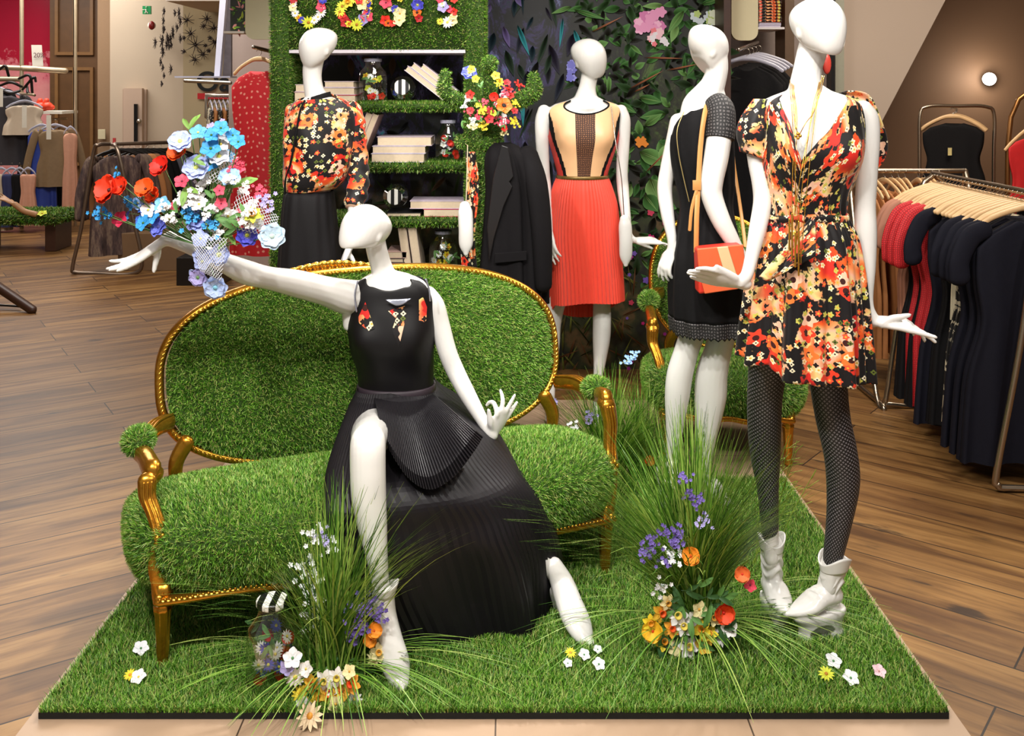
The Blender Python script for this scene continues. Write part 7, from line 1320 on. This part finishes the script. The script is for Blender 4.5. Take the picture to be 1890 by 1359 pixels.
# ---- left clothes rail with furs
R5 = 8.4; q = lambda x, y, d=0: P(x, y, R5 + d)
tube_thing('clothes_rail', 'bronze clothes rail of fur coats behind the wrist bouquet', 'clothes rail', q(250, 505) * (1, 1, 0), [('rail', [tuple(q(212, 266, .2)), tuple(q(345, 262, .9))], .016), ('end_frame', [tuple(q(205, 266, .2)), tuple(q(182, 268)), tuple(q(172, 285)), tuple(q(150, 420)), tuple(q(134, 492)), tuple(q(140, 503)), tuple(q(180, 505)), tuple(q(245, 505)), tuple(q(262, 480)), tuple(q(240, 380)), tuple(q(218, 280)), tuple(q(205, 266, .2))], .016)], mat('aged_steel', (128, 112, 98), .35, metal=.85, noise=.1))
h7 = make_hanger('dark hanger on the fur coat rail', M_BLACKPL, .2, .06); lastm = {}
for i, (x, mt_, nm, lb, L, slv) in enumerate(((216, M_FUR, 'fur_coat', 'streaked grey fur coat nearest the end of the left rail', .88, .45), (224, M_FUR, 'fur_coat', 'streaked grey fur coat second on the left rail', .84, .45), (236, M_BRN, 'jacket', 'camel jacket third on the left rail', .6, .45), (246, mat('tobacco_cloth', (130, 90, 56), .7, noise=.1), 'jacket', 'tobacco jacket fourth on the left rail', .6, .45), (258, M_BLACK, 'jacket', 'black jacket fifth on the left rail', .62, .4), (270, M_BLACK, 'jacket', 'black jacket sixth on the left rail', .62, .4), (282, mat('grey_cloth', (84, 82, 92), .7, noise=.15), 'jacket', 'grey jacket seventh on the left rail', .6, .4), (294, MATS['grey_cloth'], 'jacket', 'grey jacket eighth on the left rail', .6, .4), (308, M_BLACK, 'jacket', 'black jacket ninth on the left rail', .62, .4), (322, M_BLACK, 'jacket', 'black jacket tenth on the left rail', .62, .4))):
    p = q(x, 266, .2 + i * .07); h = h7 if i == 0 else copy_tree(h7, (0, 0, 0)); h.location = p; h.rotation_euler = (0, 0, PI / 2 - .9); h['label'] = 'dark hanger %s on the left fur coat rail' % WORDS[i]; h['group'] = 'hangers on the fur coat rail'
    g = make_garment(lb, 'coat', mt_, nm, L=L, w0=.2, w1=.23, sleeve=slv, wave=.012, th=.03, seed=i); g.location = p; g.rotation_euler = (0, 0, PI / 2 - .9); g['group'] = 'coats on the left rail'
m = MB(); a = FL(280, 500); box(m, (a[0], a[1] + .2, .16), (.58, .4, .32)); tag(m.build('display_box', mat('brown_card_box', (120, 92, 64), .6, noise=.06), smooth=False, bevel=.004), 'plain brown display box behind the white hand', 'box')
m = MB(); a = FL(352, 530); box(m, (a[0] + .05, a[1] + .2, .11), (.36, .3, .22)); tag(m.build('display_block', M_BLACKPL, smooth=False, bevel=.004), 'black display block at the right of the brown box', 'block')
# garments behind bouquet on steel arm
bar = thing('hanging_rail', 'small steel rail with clear hangers under the wall lettering', 'rail', P(405, 178, 8.9)); m = MB(); tube(m, [P(381, 215, 8.9), P(381, 176, 8.9), P(440, 176, 8.9)], [.02] * 3, 8, smooth=False); m.build('rail', M_STEEL, bar)
for i in range(5):
    x = 388 + 8 * i; p = P(x, 177, 8.9); h = copy_tree(h5, p, PI / 2 + .4, 'clear hanger %s from left under the wall lettering' % WORDS[i]); h['group'] = 'clear hangers under the wall lettering'
    g = make_garment('brown patterned garment %s from left under the wall lettering' % WORDS[i], 'garment', (M_MONO, M_BRN)[i % 2], 'top', L=.5, w0=.16, w1=.16, wave=.006, th=.02, seed=30 + i); g.location = p; g.rotation_euler = (0, 0, PI / 2 + .4); g['group'] = 'garments under the wall lettering'
# ---- far left wall unit
YU = 11.2; u = lambda x, y, d=0: P(x, y, YU + d)
mU = mat('brushed_champagne', (186, 168, 140), .35, metal=.6, noise=.1)
wu = tube_thing('display_unit', 'tall metal clothes unit before the pink wall', 'display unit', (u(60, 0)[0], YU, 0), [('upright', [(u(40, 0)[0], YU, 0), (u(40, 0)[0], YU, 3.2)], .022), ('upright', [(u(125, 0)[0], YU + .2, 0), (u(125, 0)[0], YU + .2, 3.2)], .018), ('crossbar', [tuple(u(-60, 122)), tuple(u(40, 126)), ], .03), ('crossbar', [tuple(u(42, 126)), tuple(u(120, 131, .2))], .035), ('crossbar', [tuple(u(-60, 145)), tuple(u(36, 146))], .03), ('hanging_arm', [tuple(u(30, 172)), tuple(u(62, 175, -.5))], .014), ('hanging_arm', [tuple(u(88, 221)), tuple(u(122, 219, .2))], .014), ('hanging_arm', [tuple(u(-60, 300)), tuple(u(60, 300))], .014)], mU)
bx(MB(), u(64, 0)[0], u(122, 0)[0], YU - .1, YU + .3, u(0, 210)[2], u(0, 205)[2]).build('shelf_board', M_PAPER, wu, smooth=False)
for k, x in enumerate((76, 88)):
    m = MB(); tube(m, [u(x - 8, 200, -.05), u(x, 196, -.05), u(x + 8, 198, -.05)], [(.035, .04), (.05, .06), (.03, .03)], 10); tube(m, [u(x - 6, 196, -.05), u(x - 2, 186, -.05)], [(.035, .04), (.03, .03)], 8, smooth=False); tag(m.build('shoe', mat('coral_shoe', (230, 70, 40), .4, noise=.05)), 'coral shoe on the far left shelf, %s one' % ('left', 'right')[k], 'shoe')
far = [(-25, 148, M_BLACK, 'jacket', 'black jacket at the far left edge', .75, .22, .3), (10, 160, mat('charcoal_knit', (48, 44, 48), .8, noise=.2), 'jacket', 'charcoal knit at the far left edge of the upper row', .8, .2, .35), (45, 178, mat('stone_cloth', (196, 178, 156), .7, noise=.08), 'shorts', 'folded stone shorts with long tag in the far left display', .36, .19, 0),
       (55, 222, M_BLACK, 'garment', 'dark garment behind the blue trousers', 1.0, .13, 0), (77, 222, mat('cobalt_cloth', (38, 62, 150), .7, noise=.15), 'trousers', 'cobalt blue trousers in the far left display', 1.05, .14, 0), (102, 222, mat('khaki_cloth', (128, 104, 74), .7, noise=.15), 'jacket', 'khaki jacket in the far left display', .66, .17, .6), (112, 224, M_BLACK, 'garment', 'dark garment behind the khaki jacket', .95, .1, 0), (130, 226, mat('salmon_cloth', (206, 150, 124), .7, noise=.1), 'trousers', 'salmon trousers right of the khaki jacket', .92, .07, 0),
       (2, 302, MATS['stone_cloth'], 'trousers', 'stone trousers in the lower far left row', .66, .1, 0), (22, 302, mat('denim_navy', (34, 40, 84), .7, noise=.15), 'trousers', 'navy trousers in the lower far left row', .62, .1, 0), (36, 302, M_BLACK, 'trousers', 'black trousers in the lower far left row', .58, .08, 0), (52, 302, MATS['salmon_cloth'], 'trousers', 'salmon trousers in the lower far left row', .6, .08, 0)]
for i, (x, y, mt_, nm, lb, L, w_, sl) in enumerate(far):
    p = u(x, y, -.15 - .02 * i if i not in (3, 6) else .05); h = copy_tree(h5, p, .2, 'clear hanger carrying the %s' % lb[:60]); 
    for ch in h.children: ch.scale = (w_ / .21, 1, 1)
    g = make_garment(lb, nm.replace('fur_coat', 'coat'), mt_, nm, L=L, w0=w_, w1=w_ * 1.15, sleeve=sl, wave=.012, th=.035, seed=50 + i); g.location = p; g.rotation_euler = (0, 0, .2)
for k, (x, y, h_, lb) in enumerate(((45, 215, .24, 'long white tag on the stone shorts'), (90, 235, .26, 'long white tag hanging over the blue trousers'), (1, 180, .2, 'white tag at the far left edge'))):
    m = MB(); box(m, u(x, y, -.5), (.05, .004, h_)); tag(m.build('swing_tag', M_PAPER, smooth=False), lb, 'tag')
m = MB(); R_ = random.Random(6)
for k in range(9): x, y = R_.uniform(-10, 20), R_.uniform(140, 172); 
for (x0, y0, x1, y1, xm, ym) in ((0, 128, 16, 140, 10, 122), (35, 145, 60, 175, 55, 140), (42, 165, 66, 150, 62, 143), (0, 158, 40, 160, 20, 152), (0, 164, 36, 168, 18, 172), (50, 160, 64, 176, 52, 172)): tube(m, [u(x0, y0, -.3), u(xm, ym, -.35), u(x1, y1, -.3)], [.014, .016, .014], 6)
tag(m.build('belts', M_BLACKPL), 'tangle of black belts hanging on the far left unit', 'belts')
pc = thing('price_card', 'white 20% price card standing on the far left crossbar', 'card', P(68, 122, YU - .1)); m = MB(); prism(m, [((x - CX) * (YU - .1) / F, EH - (y - HY) * (YU - .1) / F) for x, y in ((60, 122), (80, 122), (77, 83), (58, 83))], (1, 0, 0), (0, 0, 1), (0, YU - .1, 0), .006); m.build('card', M_PAPER, pc, smooth=False); text('20%', P(61.5, 106, YU - .12), .075, mat('card_print', (110, 70, 76), .6, noise=.05), None, None, 'lettering', ext=.001, parent=pc)
# turf bench and splayed leg at the left edge
tb = thing('turf_bench', 'low turf topped bench with yellow flower at the left edge', 'bench', FL(40, 445)); a = P(-70, 402, 9.6); b_ = P(112, 402, 9.6); m = MB(); box(m, ((a[0] + b_[0]) / 2, 9.75, a[2]), (b_[0] - a[0], .5, .08)); turfed(m, 'bench_top', 9000, .03, .008, tb, lean=.6, tint=.7)
for x in (95, -40): m = MB(); p = P(x, 402, 9.6); box(m, (p[0], 9.75, p[2] / 2 - .02), (.1, .35, p[2] - .05)); m.build('bench_leg', M_WOODD, tb, smooth=False)
flower('bench_blossom', 'blossom', LIME, P(78, 395, 9.5), (0, -.5, 1), .05, None); tag(bpy.context.scene.objects[-1] if False else [o for o in COL.objects if o.name.startswith('bench_blossom')][0], 'yellow blossom lying on the low turf bench', 'flower')
mh = thing('display_hand', 'tan wooden display hand rising from the turf bench', 'display hand', P(60, 395, 9.5)); m = MB(); tube(m, [P(66, 396, 9.5), P(45, 390, 9.5), P(28, 378, 9.5)], [.03, .028, .03], 10); hand(m, P(28, 378, 9.5), (-.8, 0, .45), (0, -.3, 1), 1, .22, (.0, .1, .2, .2)); fuse(m, 'hand', [mat('tan_wood', (170, 124, 84), .5, noise=.1)], mh, .007, 4)
tt = thing('trestle_leg', 'dark splayed wooden table leg at the left edge', 'table leg', FL(60, 578)); a = FL(60, 578); m = MB(); tube(m, [a + (0, 0, .02), P(-6, 528, 7.1), P(-60, 486, 7.1)], [.028, .03, .03], 8, smooth=False, square=.4); m.build('leg_beam', M_WOODD, tt); m = MB(); tube(m, [P(-20, 562, 7.05), P(38, 566, 7.05)], [.008] * 2, 6, smooth=False); m.build('stretcher', M_BLACKPL, tt)
